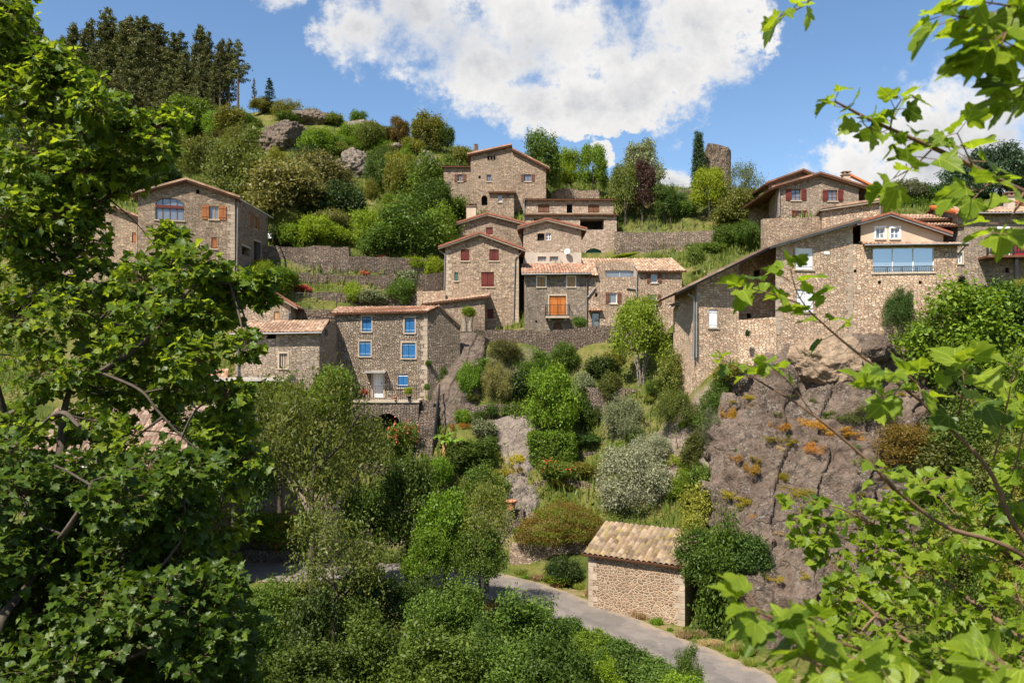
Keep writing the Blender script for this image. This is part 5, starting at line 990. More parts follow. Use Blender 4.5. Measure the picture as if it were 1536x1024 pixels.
# ---------------------------------------------------------------- plants
L_ = {}
def LM(n, *a, **k): L_[n] = leaf_mat('leaf_' + n, *a, **k)
LM('mid', (.058, .102, .014), (.135, .200, .028), tr=.36, var=.28); LM('bright', (.105, .185, .015), (.22, .305, .024), tr=.42, var=.15); LM('lime', (.18, .26, .016), (.29, .355, .026), tr=.48, var=.15); LM('dark', (.032, .060, .011), (.075, .118, .021), tr=.3)
LM('olive', (.088, .112, .021), (.190, .208, .042), tr=.36); LM('grey', (.12, .14, .064), (.24, .255, .135), tr=.25); LM('silver', (.16, .17, .10), (.30, .31, .20), tr=.25); LM('brown', (.165, .112, .020), (.25, .172, .03), tr=.3); LM('purple', (.045, .022, .018), (.10, .05, .03), tr=.3)
LM('yellowish', (.15, .16, .024), (.28, .27, .042), tr=.4); LM('feather', (.125, .150, .030), (.265, .275, .060), tr=.48); LM('pine', (.066, .080, .028), (.165, .165, .060), tr=.2, rough=.6, var=.35); LM('spruce', (.03, .06, .03), (.06, .095, .04), tr=.15); LM('cypress', (.024, .048, .016), (.05, .08, .022), tr=.1)
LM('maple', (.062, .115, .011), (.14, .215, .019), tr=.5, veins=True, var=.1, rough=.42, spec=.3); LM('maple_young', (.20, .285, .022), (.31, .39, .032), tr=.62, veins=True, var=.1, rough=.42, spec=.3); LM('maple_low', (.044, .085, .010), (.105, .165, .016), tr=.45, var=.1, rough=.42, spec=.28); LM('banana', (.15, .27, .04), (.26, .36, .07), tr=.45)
LM('tawny', (.125, .13, .036), (.27, .25, .085), tr=.36); LM('pinkflower', (0.420, 0.300, 0.240), (0.550, 0.420, 0.340), tr=.3); LM('redflower', (0.450, 0.030, 0.030), (0.600, 0.080, 0.050), tr=.3); LM('coral', (0.500, 0.100, 0.050), (0.650, 0.220, 0.120), tr=.3); LM('sedum', (0.300, 0.240, 0.012), (0.420, 0.340, 0.020), tr=.3); LM('orange_sedum', (0.380, 0.170, 0.020), (0.450, 0.280, 0.030), tr=.3); LM('dry', (0.300, 0.210, 0.090), (0.420, 0.330, 0.170), tr=.3); LM('grass', (0.120, 0.180, 0.024), (0.288, 0.300, 0.060), tr=.4)
LM('valerian', (0.360, 0.070, 0.050), (0.500, 0.160, 0.110), tr=.3); LM('lime2', (0.192, 0.264, 0.024), (0.288, 0.348, 0.036), tr=.4); LM('clip', (0.102, 0.186, 0.017), (0.228, 0.312, 0.024), tr=.4); LM('yellowflower', (0.550, 0.350, 0.020), (0.700, 0.500, 0.030), tr=.2)
def unit(v): return v / (np.linalg.norm(v, axis=-1, keepdims=True) + 1e-9)
def leaves(pos, out, L, asp, rng, up=.45, along=.5):
    """one folded leaf per position, facing roughly outwards and up"""
    n = len(pos); d = unit(out * along + rng.normal(0, .75, (n, 3)) + np.array([0, 0, -.12])); nn = unit(out * .55 + np.array([0, 0, up]) + rng.normal(0, .45, (n, 3)))
    s = unit(np.cross(d, nn)); nn = np.cross(s, d); L = L * rng.uniform(.65, 1.35, (n, 1)); w = L * asp
    V = np.stack([pos - d * L * .5, pos + s * w * .5 + d * L * .05 + nn * L * .08, pos + d * L * .5 - nn * L * .1, pos - s * w * .5 + d * L * .05 + nn * L * .08], 1)
    return V.reshape(-1, 3), np.arange(4 * n).reshape(n, 4)
def cloud(seed, lumps, ns, per, L, asp=.55, spread=.85, inner=.10, low=-.75, shell=.2, up=.45, rough=1.0, gap=-.28, sprout=.085):
    """foliage: sprigs of leaves over the skins of overlapping lumps"""
    rng = np.random.default_rng(seed); lp = np.array(lumps, float); wgt = lp[:, 3] ** 1.3; k = rng.choice(len(lp), ns, p=wgt / wgt.sum())
    d = rng.normal(0, 1, (ns, 3)); d = unit(d); d[:, 2] = np.where(d[:, 2] < low, -d[:, 2], d[:, 2]); sq = lp[:, 4] if lp.shape[1] > 4 else np.ones(len(lp))
    r = lp[k, 3] * (1 - shell * rng.random(ns) ** 1.5 * 2 + rng.exponential(.05, ns)); 
    nz = np.array([noise.noise(Vector((q[0] * 2.6 + seed, q[1] * 2.6, q[2] * 2.6))) for q in (lp[k, :3] + d * r[:, None])]); r = r * (1 + .34 * nz * rough); c = lp[k, :3] + d * r[:, None] * np.stack([np.ones(ns), np.ones(ns), sq[k]], 1)
    dd = np.linalg.norm((c[:, None] - lp[None, :, :3]) / np.stack([np.ones(len(lp)), np.ones(len(lp)), sq], 1)[None], axis=2) / lp[None, :, 3]; ok = ((dd.min(1) > .62) | (rng.random(ns) < inner)) & (nz > gap)
    c, d = c[ok], d[ok]; per_ = per; p = np.repeat(c, per_, 0) + rng.normal(0, L * spread, (len(c) * per_, 3)); o = np.repeat(d, per_, 0)
    return leaves(p, o, L, asp, rng, up)
def lump_set(seed, n, rz=.8, base=.0, spread=.55, r=(.32, .52), zc=.85, sub=7):
    rnd = random.Random(seed); out = [(0, 0, zc, .6)]
    for i in range(n):
        a = 2 * math.pi * (i * .618 + rnd.random() * .2); e = rnd.uniform(-.55, 1.0); q = math.sqrt(max(0, 1 - e * e * .8)); rr = rnd.uniform(*r)
        out.append((math.cos(a) * q * spread * rnd.uniform(.7, 1.15), math.sin(a) * q * spread * rnd.uniform(.7, 1.15), max(rr * .7, zc + e * rz * .62), rr))
    for x, y, z, r_ in list(out):       # boughs standing out of each lump
        for k in range(sub):
            v = Vector((rnd.gauss(0, 1), rnd.gauss(0, 1), rnd.gauss(.35, 1))).normalized(); q = r_ * rnd.uniform(.22, .42); out.append((x + v.x * r_ * .92, y + v.y * r_ * .92, max(q * .5, z + v.z * r_ * .92), q))
    return out
def wild_set(seed):
    rnd = random.Random(seed); out = []
    for k in range(9):      # several leaders of different height, each with its own side boughs
        a = 2.4 * k + rnd.random(); q = rnd.uniform(.1, .78) if k else 0; x, y = math.cos(a) * q, math.sin(a) * q; top = rnd.uniform(.75, 1.75) * (1.15 - .45 * q); z = .2
        while z < top:
            r_ = (.34 - .15 * z / top) * rnd.uniform(.7, 1.1); out.append((x + rnd.gauss(0, .09), y + rnd.gauss(0, .09), z, r_))
            for j in range(4): b = rnd.uniform(0, 6.28); d = r_ * rnd.uniform(.9, 1.4); out.append((x + math.cos(b) * d, y + math.sin(b) * d, max(.08, z + rnd.gauss(.02, .12)), r_ * rnd.uniform(.3, .6)))
            z += r_ * .8
    return out
def mk(name, V, Fc, mat): return np_mesh(name, V, Fc, L_[mat])
CROWN = {}
def crown_lib():
    for i in range(4):
        CROWN['shrub', i] = mk('shrub', *cloud(10 + i, lump_set(10 + i, 13, spread=.6, r=(.2, .38)), 640, 13, .135, .55, spread=1.2, inner=.05, gap=-.18), 'mid')
        CROWN['big', i] = mk('shrub', *cloud(20 + i, lump_set(20 + i, 24, spread=.66, r=(.15, .32)), 1550, 14, .084, .55, spread=1.3, inner=.04, gap=-.16), 'mid')
        CROWN['tree', i] = mk('crown', *cloud(30 + i, lump_set(30 + i, 34, rz=1.0, spread=.72, r=(.12, .26)), 1900, 13, .070, .55, spread=1.3, inner=.06, gap=-.14), 'mid')
        CROWN['wild', i] = mk('shrub', *cloud(70 + i, wild_set(70 + i), 1700, 13, .078, .52, spread=1.25, inner=.06, gap=-.10, sprout=.16, rough=1.3), 'mid')
        CROWN['airy', i] = mk('crown', *cloud(40 + i, lump_set(40 + i, 26, rz=1.05, spread=.72, r=(.12, .27)), 1500, 7, .062, .42, spread=1.7, inner=.3, shell=.4), 'feather')
        CROWN['fine', i] = mk('shrub', *cloud(50 + i, lump_set(50 + i, 22, spread=.64, r=(.16, .32)), 3000, 9, .060, .32, spread=1.3), 'grey')
        rw = random.Random(90 + i); xy = [0.0, 0.0]; ml = []
        for k in range(26): ml.append((xy[0], xy[1], .05, rw.uniform(.10, .24))); xy = [max(-.9, min(.9, xy[0] + rw.gauss(0, .34))), max(-.6, min(.6, xy[1] + rw.gauss(0, .2)))]
        CROWN['mat', i] = mk('sedum', *cloud(95 + i, ml, 420, 7, .07, .6, sprout=.0, rough=.6), 'sedum')
        rng = np.random.default_rng(60 + i); n = 420; a = rng.uniform(0, 6.28, n); r = np.sqrt(rng.random(n)) * .75; h = rng.uniform(.4, 1.3, n); b = np.stack([np.cos(a) * r, np.sin(a) * r, np.zeros(n)], 1); lean = np.stack([rng.normal(0, .25, n), rng.normal(0, .25, n), h], 1); s = np.stack([rng.normal(0, 1, n), rng.normal(0, 1, n), np.zeros(n)], 1); s = unit(s) * .05
        V = np.stack([b - s, b + s, b + lean * .6 + s * .7, b + lean], 1).reshape(-1, 3); CROWN['tuft', i] = mk('grass_tuft', V, np.arange(4 * n).reshape(n, 4), 'grass')
crown_lib()
def setmat(o, mat):
    o.material_slots[0].link = 'OBJECT'; o.material_slots[0].material = mat if not isinstance(mat, str) else L_[mat]
RND = random.Random(5)
def trunk_mesh(r, h, seed, lim=5, spread=.5, lean=(0, 0), top=.9):
    rnd = random.Random(seed); mb = MB(); P = [Vector((lean[0] * t * t + rnd.uniform(-.04, .04) * h * t, lean[1] * t * t, h * top * t - .3 * (t == 0))) for t in (0, .2, .4, .6, .8, 1)]
    mb.tube(P, r, r * .3, n=8)
    for i in range(lim):
        b = P[2 + i % 3]; a = 2.4 * i + rnd.random(); L = h * spread * rnd.uniform(.5, .8); q = [b, b + Vector((math.cos(a) * L * .5, math.sin(a) * L * .5, L * .45)), b + Vector((math.cos(a) * L * .85, math.sin(a) * L * .85, L))]; mb.tube(q, r * .42, r * .12, n=6)
    return mb
def shrub(kind, mat, px, py, wpx, hpx, label, Y=None, group=None, name='shrub', cat=None, i=None, sink=.12):
    """a bush standing on the ground at the photo pixel of its foot"""
    p = hit(px, py) if Y is None else at(px, py, Y); wr = wpx / F * p.y / 2; hr = hpx / F * p.y / 1.55; i = RND.randrange(4) if i is None else i
    o = link(name, CROWN[kind, i], None, p - Vector((0, 0, sink * hr))); o.scale = (wr, wr * RND.uniform(.75, 1.1), hr * RND.uniform(.9, 1.12)); o.rotation_euler = (RND.gauss(0, .12), RND.gauss(0, .12), RND.uniform(0, 6.28)); setmat(o, mat)
    return tag(o, label, cat or 'shrub', group)
def tree(kind, mat, px, py, wpx, hpx, label, Y=None, group=None, trunk=.32, name='tree', bark='bark', i=None, cat='tree', lim=5):
    """trunk with limbs and a crown; hpx is the whole height"""
    p = hit(px, py) if Y is None else at(px, py, Y); h = hpx / F * p.y; wr = wpx / F * p.y / 2; i = RND.randrange(4) if i is None else i; t = thing(name, label, cat, p, group)
    tb = trunk_mesh(max(.06, h * .022), h * .8, int(px + py), lim); 
    for k in range(len(tb.v)): tb.v[k] = tuple(Vector(tb.v[k]) + p)
    tb.build('trunk', M[bark], t, smooth=True); c = link('crown', CROWN[kind, i], t); hz = h * (1 - trunk) / 1.5; c.location = (0, 0, h * trunk - hz * .12); c.scale = (wr, wr * .95, hz); c.rotation_euler = (0, 0, RND.uniform(0, 6.28)); setmat(c, mat); return t
# pines
def pine_mesh(seed, h=1.0, bare=.3, wid=.17, n_w=17, dens=1.0):
    rng = np.random.default_rng(seed); pos = []; out = []; mb = MB(); mb.tube([(0, 0, -.05), (rng.normal(0, .004), 0, .5), (0, 0, .98)], .016, .004, n=6)
    for i in range(n_w):
        f = i / (n_w - 1); z = bare + (1 - bare) * f ** .92; Lm = wid * (1 - f) ** .65 * (.75 + .25 * min(1, f * 5)) + .018
        for k in range(rng.integers(4, 7)):
            a = rng.uniform(0, 6.28); L = Lm * rng.uniform(.6, 1.15); d = np.array([math.cos(a), math.sin(a), 0]); e = np.array([0, 0, 1.0]); zz = z + rng.normal(0, .012)
            tip = d * L + e * (zz + L * rng.uniform(-.1, .35)); mb.tube([(0, 0, zz), tuple(tip)], .0035, .001, n=3, cap=False)
            m = int((8 + 90 * L) * dens); t = rng.uniform(.3, 1.05, m); q = d[None] * (L * t)[:, None] + e[None] * (zz + L * .12 * t ** 2)[:, None] + rng.normal(0, .011, (m, 3)) + np.cross(d, e)[None] * (rng.normal(0, .16, m) * L * (1.2 - t))[:, None]; pos.append(q); out.append(np.tile(d * .5 + e * .5, (m, 1)))
    V, Fc = leaves(np.concatenate(pos), np.concatenate(out), .027, .40, rng, up=.6, along=1.0); return mb, V, Fc
PINE = {}
for s_ in range(5):
    mb_, V_, F_ = pine_mesh(100 + s_, bare=(.30, .22, .42, .36, .12)[s_], wid=(.17, .2, .15, .18, .15)[s_], n_w=(17, 18, 15, 16, 20)[s_], dens=2.1)
    me_ = bpy.data.meshes.new('trunk'); me_.from_pydata(mb_.v, [], mb_.f); me_.materials.append(M['pine_bark']); PINE[s_] = (me_, np_mesh('crown', V_, F_, L_['pine']))
def pine(px, py, hpx, i, label, group=None, wf=1.0, Y=None, mat='pine'):
    p = hit(px, py, 60, 175) if Y is None else at(px, py, Y); h = hpx / F * p.y; t = thing('pine_tree', label, 'pine tree', p - Vector((0, 0, .3)), group); t.rotation_euler = (0, 0, RND.uniform(0, 6.28)); t.scale = (h * wf, h * wf, h)
    for nm, me in zip(('trunk', 'crown'), PINE[i]):
        o = link(nm, me, t)
        if nm == 'crown': setmat(o, mat)
G1 = 'pine stand on the hilltop'; lab = 'tall dark pine standing in the dense pine wood on the hilltop'
rnd = random.Random(9)
for i in range(78):
    px = 24 + 316 * (i / 77) + rnd.uniform(-12, 12); row = i % 3; py = np.interp(px, [40, 200, 340], [205, 195, 172]) - row * 12 + 8 + (10 if row == 0 else 0); hh = np.interp(px, [40, 130, 200, 260, 340], [150, 150, 165, 140, 105]) * rnd.uniform(.74, 1.06); Y = np.interp(px, [40, 200, 345], [136, 130, 126]) + row * 4.5
    pine(px, py, hh * (.93 if row == 0 else 1), rnd.choice((0, 1, 3, 4)), lab, G1, rnd.uniform(.85, 1.25), Y)
for i in range(14):
    px = 130 + 15 * i + rnd.uniform(-6, 6); pine(px, np.interp(px, [130, 340], [222, 186]), rnd.uniform(70, 105), rnd.choice((1, 4)), 'shorter bushy pine along the front edge of the hilltop wood', 'front row pines', rnd.uniform(1.0, 1.3), 124)
pine(330, 160, 96, 2, 'slim pine with bare lower trunk near the right end of the hilltop wood', None, 1.0, 124)
pine(357, 158, 98, 2, 'tallest pine at the right edge of the hilltop wood, sky behind its trunk', None, 1.3, 122); pine(344, 160, 100, 0, 'bushy pine second from the right edge of the hilltop wood', None, 1.1, 125)
pine(381, 168, 52, 2, 'thin half dead pine leaning beside the hilltop wood', None, .6, 121); pine(404, 172, 56, 4, 'lone small conifer standing apart on the hill crest', None, 1.35, 120, 'spruce')
# hillside
HS = [('wild', 'olive', 355, 300, 130, 110, 'largest olive green bushy tree on the slope above the arched window house'), ('wild', 'olive', 300, 262, 90, 62, 'olive green bush below the pine wood, left of the hillside crags'), ('big', 'mid', 290, 210, 90, 60, 'green bush at the foot of the pine wood above the big olive tree'),
 ('shrub', 'yellowish', 345, 205, 50, 36, 'yellow green bush beneath the right end of the pine wood'), ('big', 'bright', 360, 190, 40, 24, 'bright small bush at the foot of the pine wood edge'), ('big', 'tawny', 430, 335, 120, 84, 'tawny bush spreading beside the terrace end, right of the arched window house'), ('big', 'tawny', 475, 305, 110, 66, 'tawny blossoming oak in the middle of the hillside below the crag'),
 ('big', 'dark', 510, 335, 80, 60, 'dark bush in the shade under the tawny hillside oak'), ('big', 'bright', 472, 240, 56, 46, 'bright round green bush just right of the dark layered crag'), ('shrub', 'dark', 465, 246, 36, 26, 'small dark bush at the foot of the bright round hillside bush'), ('big', 'bright', 528, 222, 42, 36, 'bright green bush on the crest right of the layered crag'),
 ('big', 'olive', 556, 226, 54, 44, 'olive bush below the low bare skyline rock'), ('tree', 'brown', 598, 222, 36, 42, 'brownish oak alone on the skyline left of the crest house'), ('big', 'yellowish', 635, 228, 56, 54, 'round yellow green oak on the skyline left of the crest house'), ('tree', 'mid', 665, 232, 40, 42, 'dark green skyline tree just left of the crest house'), ('shrub', 'yellowish', 692, 246, 30, 24, 'small yellow green bush touching the chimney end of the crest house'),
 ('shrub', 'yellowish', 616, 232, 40, 24, 'low yellow green bush under the skyline oaks'), ('big', 'mid', 570, 290, 40, 60, 'narrow green bush right of the pale hillside crag'), ('big', 'yellowish', 592, 300, 50, 60, 'yellowish bush right of the pale hillside crag'), ('wild', 'mid', 640, 308, 100, 66, 'broad pale green bush left of the crest house porch'), ('big', 'olive', 690, 300, 56, 44, 'blossoming scrub against the left block of the crest house'),
 ('wild', 'bright', 560, 366, 90, 56, 'bright green bush in the thicket above the terrace walls'), ('wild', 'mid', 610, 382, 120, 78, 'broad dark green bush crowding the terrace wall top'), ('wild', 'bright', 650, 380, 90, 70, 'bright leafy bush beside the red edged gable roofs'), ('big', 'mid', 575, 386, 70, 44, 'low dark bush on the square ended terrace wall'), ('big', 'lime', 470, 372, 62, 42, 'lime green bush on the terrace wall end, right of the hedge'),
 ('shrub', 'lime', 508, 368, 36, 26, 'smaller lime green bush right of the lime terrace bush'), ('big', 'mid', 645, 340, 70, 60, 'rounded mid green bush behind the thicket on the terrace'), ('big', 'tawny', 500, 350, 60, 30, 'low tawny scrub between hedge and lime bush'), ('big', 'olive', 400, 285, 70, 46, 'olive scrub under the dark layered crag'), ('big', 'olive', 245, 250, 80, 66, 'olive bush behind the ridge of the arched window house'),
 ('big', 'mid', 432, 190, 40, 22, 'tuft of green scrub on top of the dark layered crag'), ('shrub', 'olive', 500, 190, 36, 18, 'olive scrub on the skyline right of the flat topped crag'), ('shrub', 'mid', 540, 186, 28, 18, 'small dark skyline bush above the low bare rock'), ('big', 'mid', 575, 250, 36, 28, 'small green bush above the pale hillside crag'), ('big', 'yellowish', 395, 172, 40, 22, 'yellow green bush under the lone conifer'),
 ('shrub', 'dark', 420, 372, 40, 34, 'clipped dark hedge piece beside the arched window house'), ('shrub', 'clip', 440, 368, 44, 28, 'clipped green hedge on the terrace beside the arched window house'), ('big', 'mid', 720, 296, 44, 32, 'pale bush at the foot of the crest house wall'), ('shrub', 'mid', 680, 330, 60, 34, 'rough green bush left of the brown shuttered gable')]
for k in HS: shrub(*k[:6], k[6]) if k[0] != 'tree' else tree(*k[:6], k[6], trunk=.15)
g = 'scrub scattered over the upper hillside'; rnd = random.Random(21)
for i in range(200):
    px = rnd.uniform(225, 705); py = rnd.uniform(176, 345)
    if py < np.interp(px, [240, 400, 480, 600, 700], [205, 178, 176, 212, 250]): continue
    if 655 < px and py > 250 or (px < 405 and py > 262) or (385 < px < 470 and 184 < py < 240) or (460 < px < 572 and 236 < py < 296) or (622 < px < 662 and 226 < py < 272) or (520 < px < 570 and py < 206): continue
    s = rnd.uniform(18, 50); shrub(rnd.choice(('wild', 'big', 'wild')), rnd.choice(('olive', 'mid', 'yellowish', 'tawny', 'olive', 'bright')), px, py, s, s * rnd.uniform(.5, .8), 'low wild scrub bush among many on the upper hillside', None, g, 'scrub_bush')
shrub('shrub', 'yellowflower', 583, 236, 13, 7, 'small patch of yellow broom flowers on the upper hillside')
g = 'bushes under the pine wood, behind the maple'; rnd = random.Random(31)
for i in range(46):
    px = rnd.uniform(20, 250); py = rnd.uniform(215, 300); s = rnd.uniform(34, 70); shrub('big', rnd.choice(('olive', 'mid', 'dark', 'olive')), px, py, s, s * .75, 'olive bush on the slope under the pine wood, seen through the maple', None, g, 'scrub_bush')
# skyline trees behind the village
TR = [('tree', 'mid', 812, 300, 66, 95, 'large green tree on the skyline right of the crest house'), ('tree', 'lime', 850, 296, 54, 66, 'lime green young tree behind the mossy wall top'), ('tree', 'bright', 890, 298, 52, 76, 'bright green tree behind the mossy wall top, right of the lime one'), ('tree', 'grey', 965, 300, 72, 82, 'grey green olive like tree on the skyline behind the purple tree'), ('tree', 'olive', 938, 338, 56, 86, 'russet green bush mixed with the purple leaved tree'), ('tree', 'purple', 964, 338, 52, 88, 'dark purple leaved tree above the broad retaining wall'),
 ('tree', 'mid', 996, 338, 46, 56, 'green bush right of the purple leaved tree'), ('tree', 'lime', 1064, 334, 62, 76, 'glowing yellow green tree below the ruined tower'), ('airy', 'feather', 1114, 330, 64, 78, 'airy green tree just right of the ruined tower'), ('big', 'olive', 1112, 350, 86, 62, 'big rounded olive green bush below the airy tree'), ('big', 'mid', 1090, 376, 46, 38, 'dark green bush at the wall end below the olive bush'), ('big', 'mid', 1118, 378, 52, 40, 'deep green bush against the big coursed garden wall'),
 ('shrub', 'dark', 1010, 304, 44, 14, 'clipped low hedge on the crest left of the glowing tree'), ('big', 'grey', 1090, 320, 40, 30, 'grey bush between the glowing tree and the airy tree'), ('shrub', 'mid', 1030, 328, 40, 20, 'green scrub beside the little garden shed'), ('tree', 'mid', 760, 300, 40, 40, 'small tree peeping over the crest house roof')]
for k in TR[:-1]:
    if k[0] in ('tree', 'airy'): tree(*k[:6], k[6], trunk=.12)
    else: shrub(*k[:6], k[6])
def cypress():
    p = at(1048, 290, 93); t = thing('cypress', 'slender dark cypress beside the ruined tower', 'cypress', p); h = 95 / F * 93; lp = [(0.03 * math.sin(i * 2.1), .03 * math.cos(i * 1.7), .04 + i * .035, .062 * (1 - (i / 27) ** 2.2) + .012, 1.6) for i in range(27)]
    V, Fc = cloud(77, lp, 4200, 7, .020, .45, 1.0, .2, -2, rough=.3, gap=-2, sprout=0); o = link('crown', np_mesh('crown', V, Fc, L_['cypress']), t); o.scale = (h, h, h); mb = MB(); mb.tube([p - Vector((0, 0, .3)), p + Vector((0, 0, 1.5))], .12, .08); mb.build('trunk', M['bark'], t)
cypress()
# right crest
for k in [('big', 'grey', 1357, 306, 60, 34, 'rounded grey green bush right of the covered terrace'), ('big', 'mid', 1366, 318, 66, 26, 'pale green bush behind the stepped tile eaves'), ('big', 'dark', 1395, 316, 70, 40, 'dark bush behind the round white satellite dish'), ('tree', 'spruce', 1448, 318, 100, 72, 'dark fir like tree behind the satellite dish roof'), ('tree', 'spruce', 1500, 312, 110, 92, 'tall dark spruce group tree above the crimson door house'), ('tree', 'dark', 1545, 310, 70, 80, 'dark tree at the frame edge above the crimson door house')]:
    tree(*k[:6], k[6], trunk=.08, Y=86) if k[0] == 'tree' else shrub(*k[:6], k[6], Y=74)
# terraces on the left
for k in [('big', 'clip', 420, 445, 56, 44, 'bright vine like bush behind the brown gable roof'), ('big', 'lime', 395, 430, 46, 36, 'lime bush above the brown gable roof, by the maple tip'), ('shrub', 'lime', 528, 458, 28, 32, 'fresh green bush on the lowest weedy terrace'), ('shrub', 'grey', 610, 440, 46, 34, 'grey green bush left of the pink flowering shrub'), ('big', 'lime', 620, 410, 44, 24, 'lime vine foliage on the terrace, left part beside the red shuttered house'), ('big', 'lime', 648, 430, 40, 44, 'lime vine bush leaning on the red shuttered house corner'), ('big', 'mid', 600, 462, 50, 40, 'green bush under the pink flowering shrub'), ('fine', 'pinkflower', 622, 460, 44, 26, 'pink flowering shrub above the blue shuttered house roof'), ('shrub', 'grey', 560, 462, 60, 24, 'weedy grey green plants on the lowest terrace'), ('shrub', 'valerian', 455, 438, 26, 10, 'coral valerian clump on the terrace above the brown gable roof'), ('shrub', 'valerian', 588, 406, 18, 9, 'red valerian on the middle terrace wall top'), ('shrub', 'valerian', 547, 416, 16, 7, 'small coral valerian tuft on the middle terrace wall'), ('shrub', 'valerian', 516, 386, 14, 8, 'coral valerian growing at the square wall corner'), ('shrub', 'mid', 515, 390, 12, 7, 'green tuft growing out of the square wall corner'), ('shrub', 'valerian', 573, 392, 18, 7, 'faded red valerian under the dark thicket'), ('shrub', 'valerian', 388, 402, 22, 10, 'coral valerian at the foot of the gate by the arched window house')]: shrub(*k[:6], k[6])
# village garden slope in the middle
GD = [('wild', 'mid', 1056, 650, 58, 60, 'leafy bush filling the cleft left of the cliff, upper one'), ('wild', 'olive', 1040, 712, 56, 60, 'olive bush filling the cleft left of the cliff, lower one'), ('fine', 'grey', 1078, 690, 30, 70, 'blue green creeper hanging right beside the cliff edge'), ('wild', 'mid', 1085, 600, 40, 26, 'scrubby bush below the downpipe wall of the big house'), ('wild', 'bright', 1022, 745, 50, 40, 'bright bush between silver shrub and cliff'), ('fine', 'tawny', 752, 550, 62, 34, 'tawny bush under the long dark retaining wall, left end'), ('wild', 'mid', 806, 566, 62, 40, 'pale green bush under the middle of the retaining wall'), ('big', 'mid', 850, 560, 46, 44, 'upright mid green bush under the retaining wall'), ('shrub', 'dark', 905, 566, 60, 32, 'dark clipped bush under the right part of the retaining wall'), ('big', 'bright', 706, 602, 38, 50, 'rounded bright bush beside the smooth brown rock face'), ('fine', 'tawny', 744, 606, 54, 58, 'rounded whitish flowering bush in the garden, second from the rock face'), ('shrub', 'dark', 790, 600, 54, 40, 'dark low bush between the flowering bush and the bright maple'),
 ('big', 'grey', 880, 600, 44, 40, 'grey green bush right of the bright garden tree'), ('big', 'olive', 920, 604, 44, 46, 'rounded olive bush right of the grey green bush'), ('fine', 'grey', 932, 662, 82, 64, 'large grey green shrub in the middle of the garden slope'), ('fine', 'olive', 1012, 664, 86, 70, 'large olive shrub right of the grey garden shrub'), ('wild', 'olive', 1020, 590, 92, 62, 'broad dark olive bush at the foot of the big house wall'), ('fine', 'tawny', 1046, 556, 50, 34, 'tawny bush against the downpipe of the big house'), ('fine', 'mid', 985, 600, 40, 30, 'small olive bush under the multi stemmed tree'),
 ('fine', 'silver', 962, 776, 126, 112, 'big silvery olive like shrub behind the shed roof'), ('fine', 'silver', 985, 710, 70, 55, 'silvery shoots topping the big silver shrub'), ('fine', 'grey', 1060, 690, 36, 72, 'blue green creeper strip on the left lip of the cliff'), ('shrub', 'mid', 1060, 740, 52, 44, 'green bush at the cliff foot left side'), ('shrub', 'yellowish', 1050, 790, 60, 50, 'yellow green bush between silver shrub and cliff'), ('shrub', 'yellowish', 1100, 576, 70, 24, 'yellow green grass bush on the cliff lip below the big house'), ('shrub', 'bright', 1075, 640, 30, 24, 'small bright bush on the broken garden wall'),
 ('shrub', 'bright', 845, 876, 60, 22, 'grass clump at the roadside below the rough wall'), ('big', 'dark', 848, 880, 58, 42, 'dark green bush growing at the foot of the rough wall beside the shed'), ('shrub', 'mid', 715, 690, 60, 28, 'brownish rounded bush right of the banana plant'), ('wild', 'mid', 722, 758, 90, 64, 'dense green bush left of the terracotta pot'), ('shrub', 'grey', 724, 660, 40, 26, 'grey green weeds on the wall below the flowering bush'), ('big', 'bright', 660, 736, 60, 44, 'light green bush in front of the dry wall below the banana plant'), ('shrub', 'mid', 690, 708, 60, 30, 'dark green low bush under the banana plant'), ('big', 'mid', 590, 690, 46, 40, 'dark shrub at the arch mouth of the stone terrace'), ('shrub', 'mid', 770, 640, 40, 30, 'small shrub above the bare rock tongue'), ('shrub', 'yellowish', 840, 730, 40, 10, 'long pale grass at the square hedge foot'), ('shrub', 'yellowish', 885, 716, 60, 16, 'long pale grass on the geranium terrace'), ('shrub', 'dark', 880, 668, 50, 16, 'shady ground ivy above the dry wall by the square hedge'),
 ('shrub', 'mid', 880, 640, 40, 40, 'dark leafy bush behind the bright garden tree')]
for k in GD: shrub(*k[:6], k[6])
tree('tree', 'bright', 828, 672, 98, 118, 'bright green leafy tree in the middle of the garden slope', trunk=.12, i=1)
def multistem():
    p = at(962, 592, 55.5); t = thing('tree', 'round topped yellow green tree on several bare stems against the retaining wall', 'tree', p); mb = MB(); rnd = random.Random(2); h = 132 / F * 55.5
    for i in range(6): a = i * 1.05; mb.tube([p + Vector((math.cos(a) * .12, math.sin(a) * .12, -.2)), p + Vector((math.cos(a) * .3, math.sin(a) * .3, h * .3)), p + Vector((math.cos(a) * .9, math.sin(a) * .9, h * .62))], .07, .03, n=6)
    mb.build('trunk', M['bark_pale'], t); c = link('crown', CROWN['tree', 2], t); c.location = (0, 0, h * .24); c.scale = (2.15, 2.0, h * .5); setmat(c, 'lime2')
multistem()
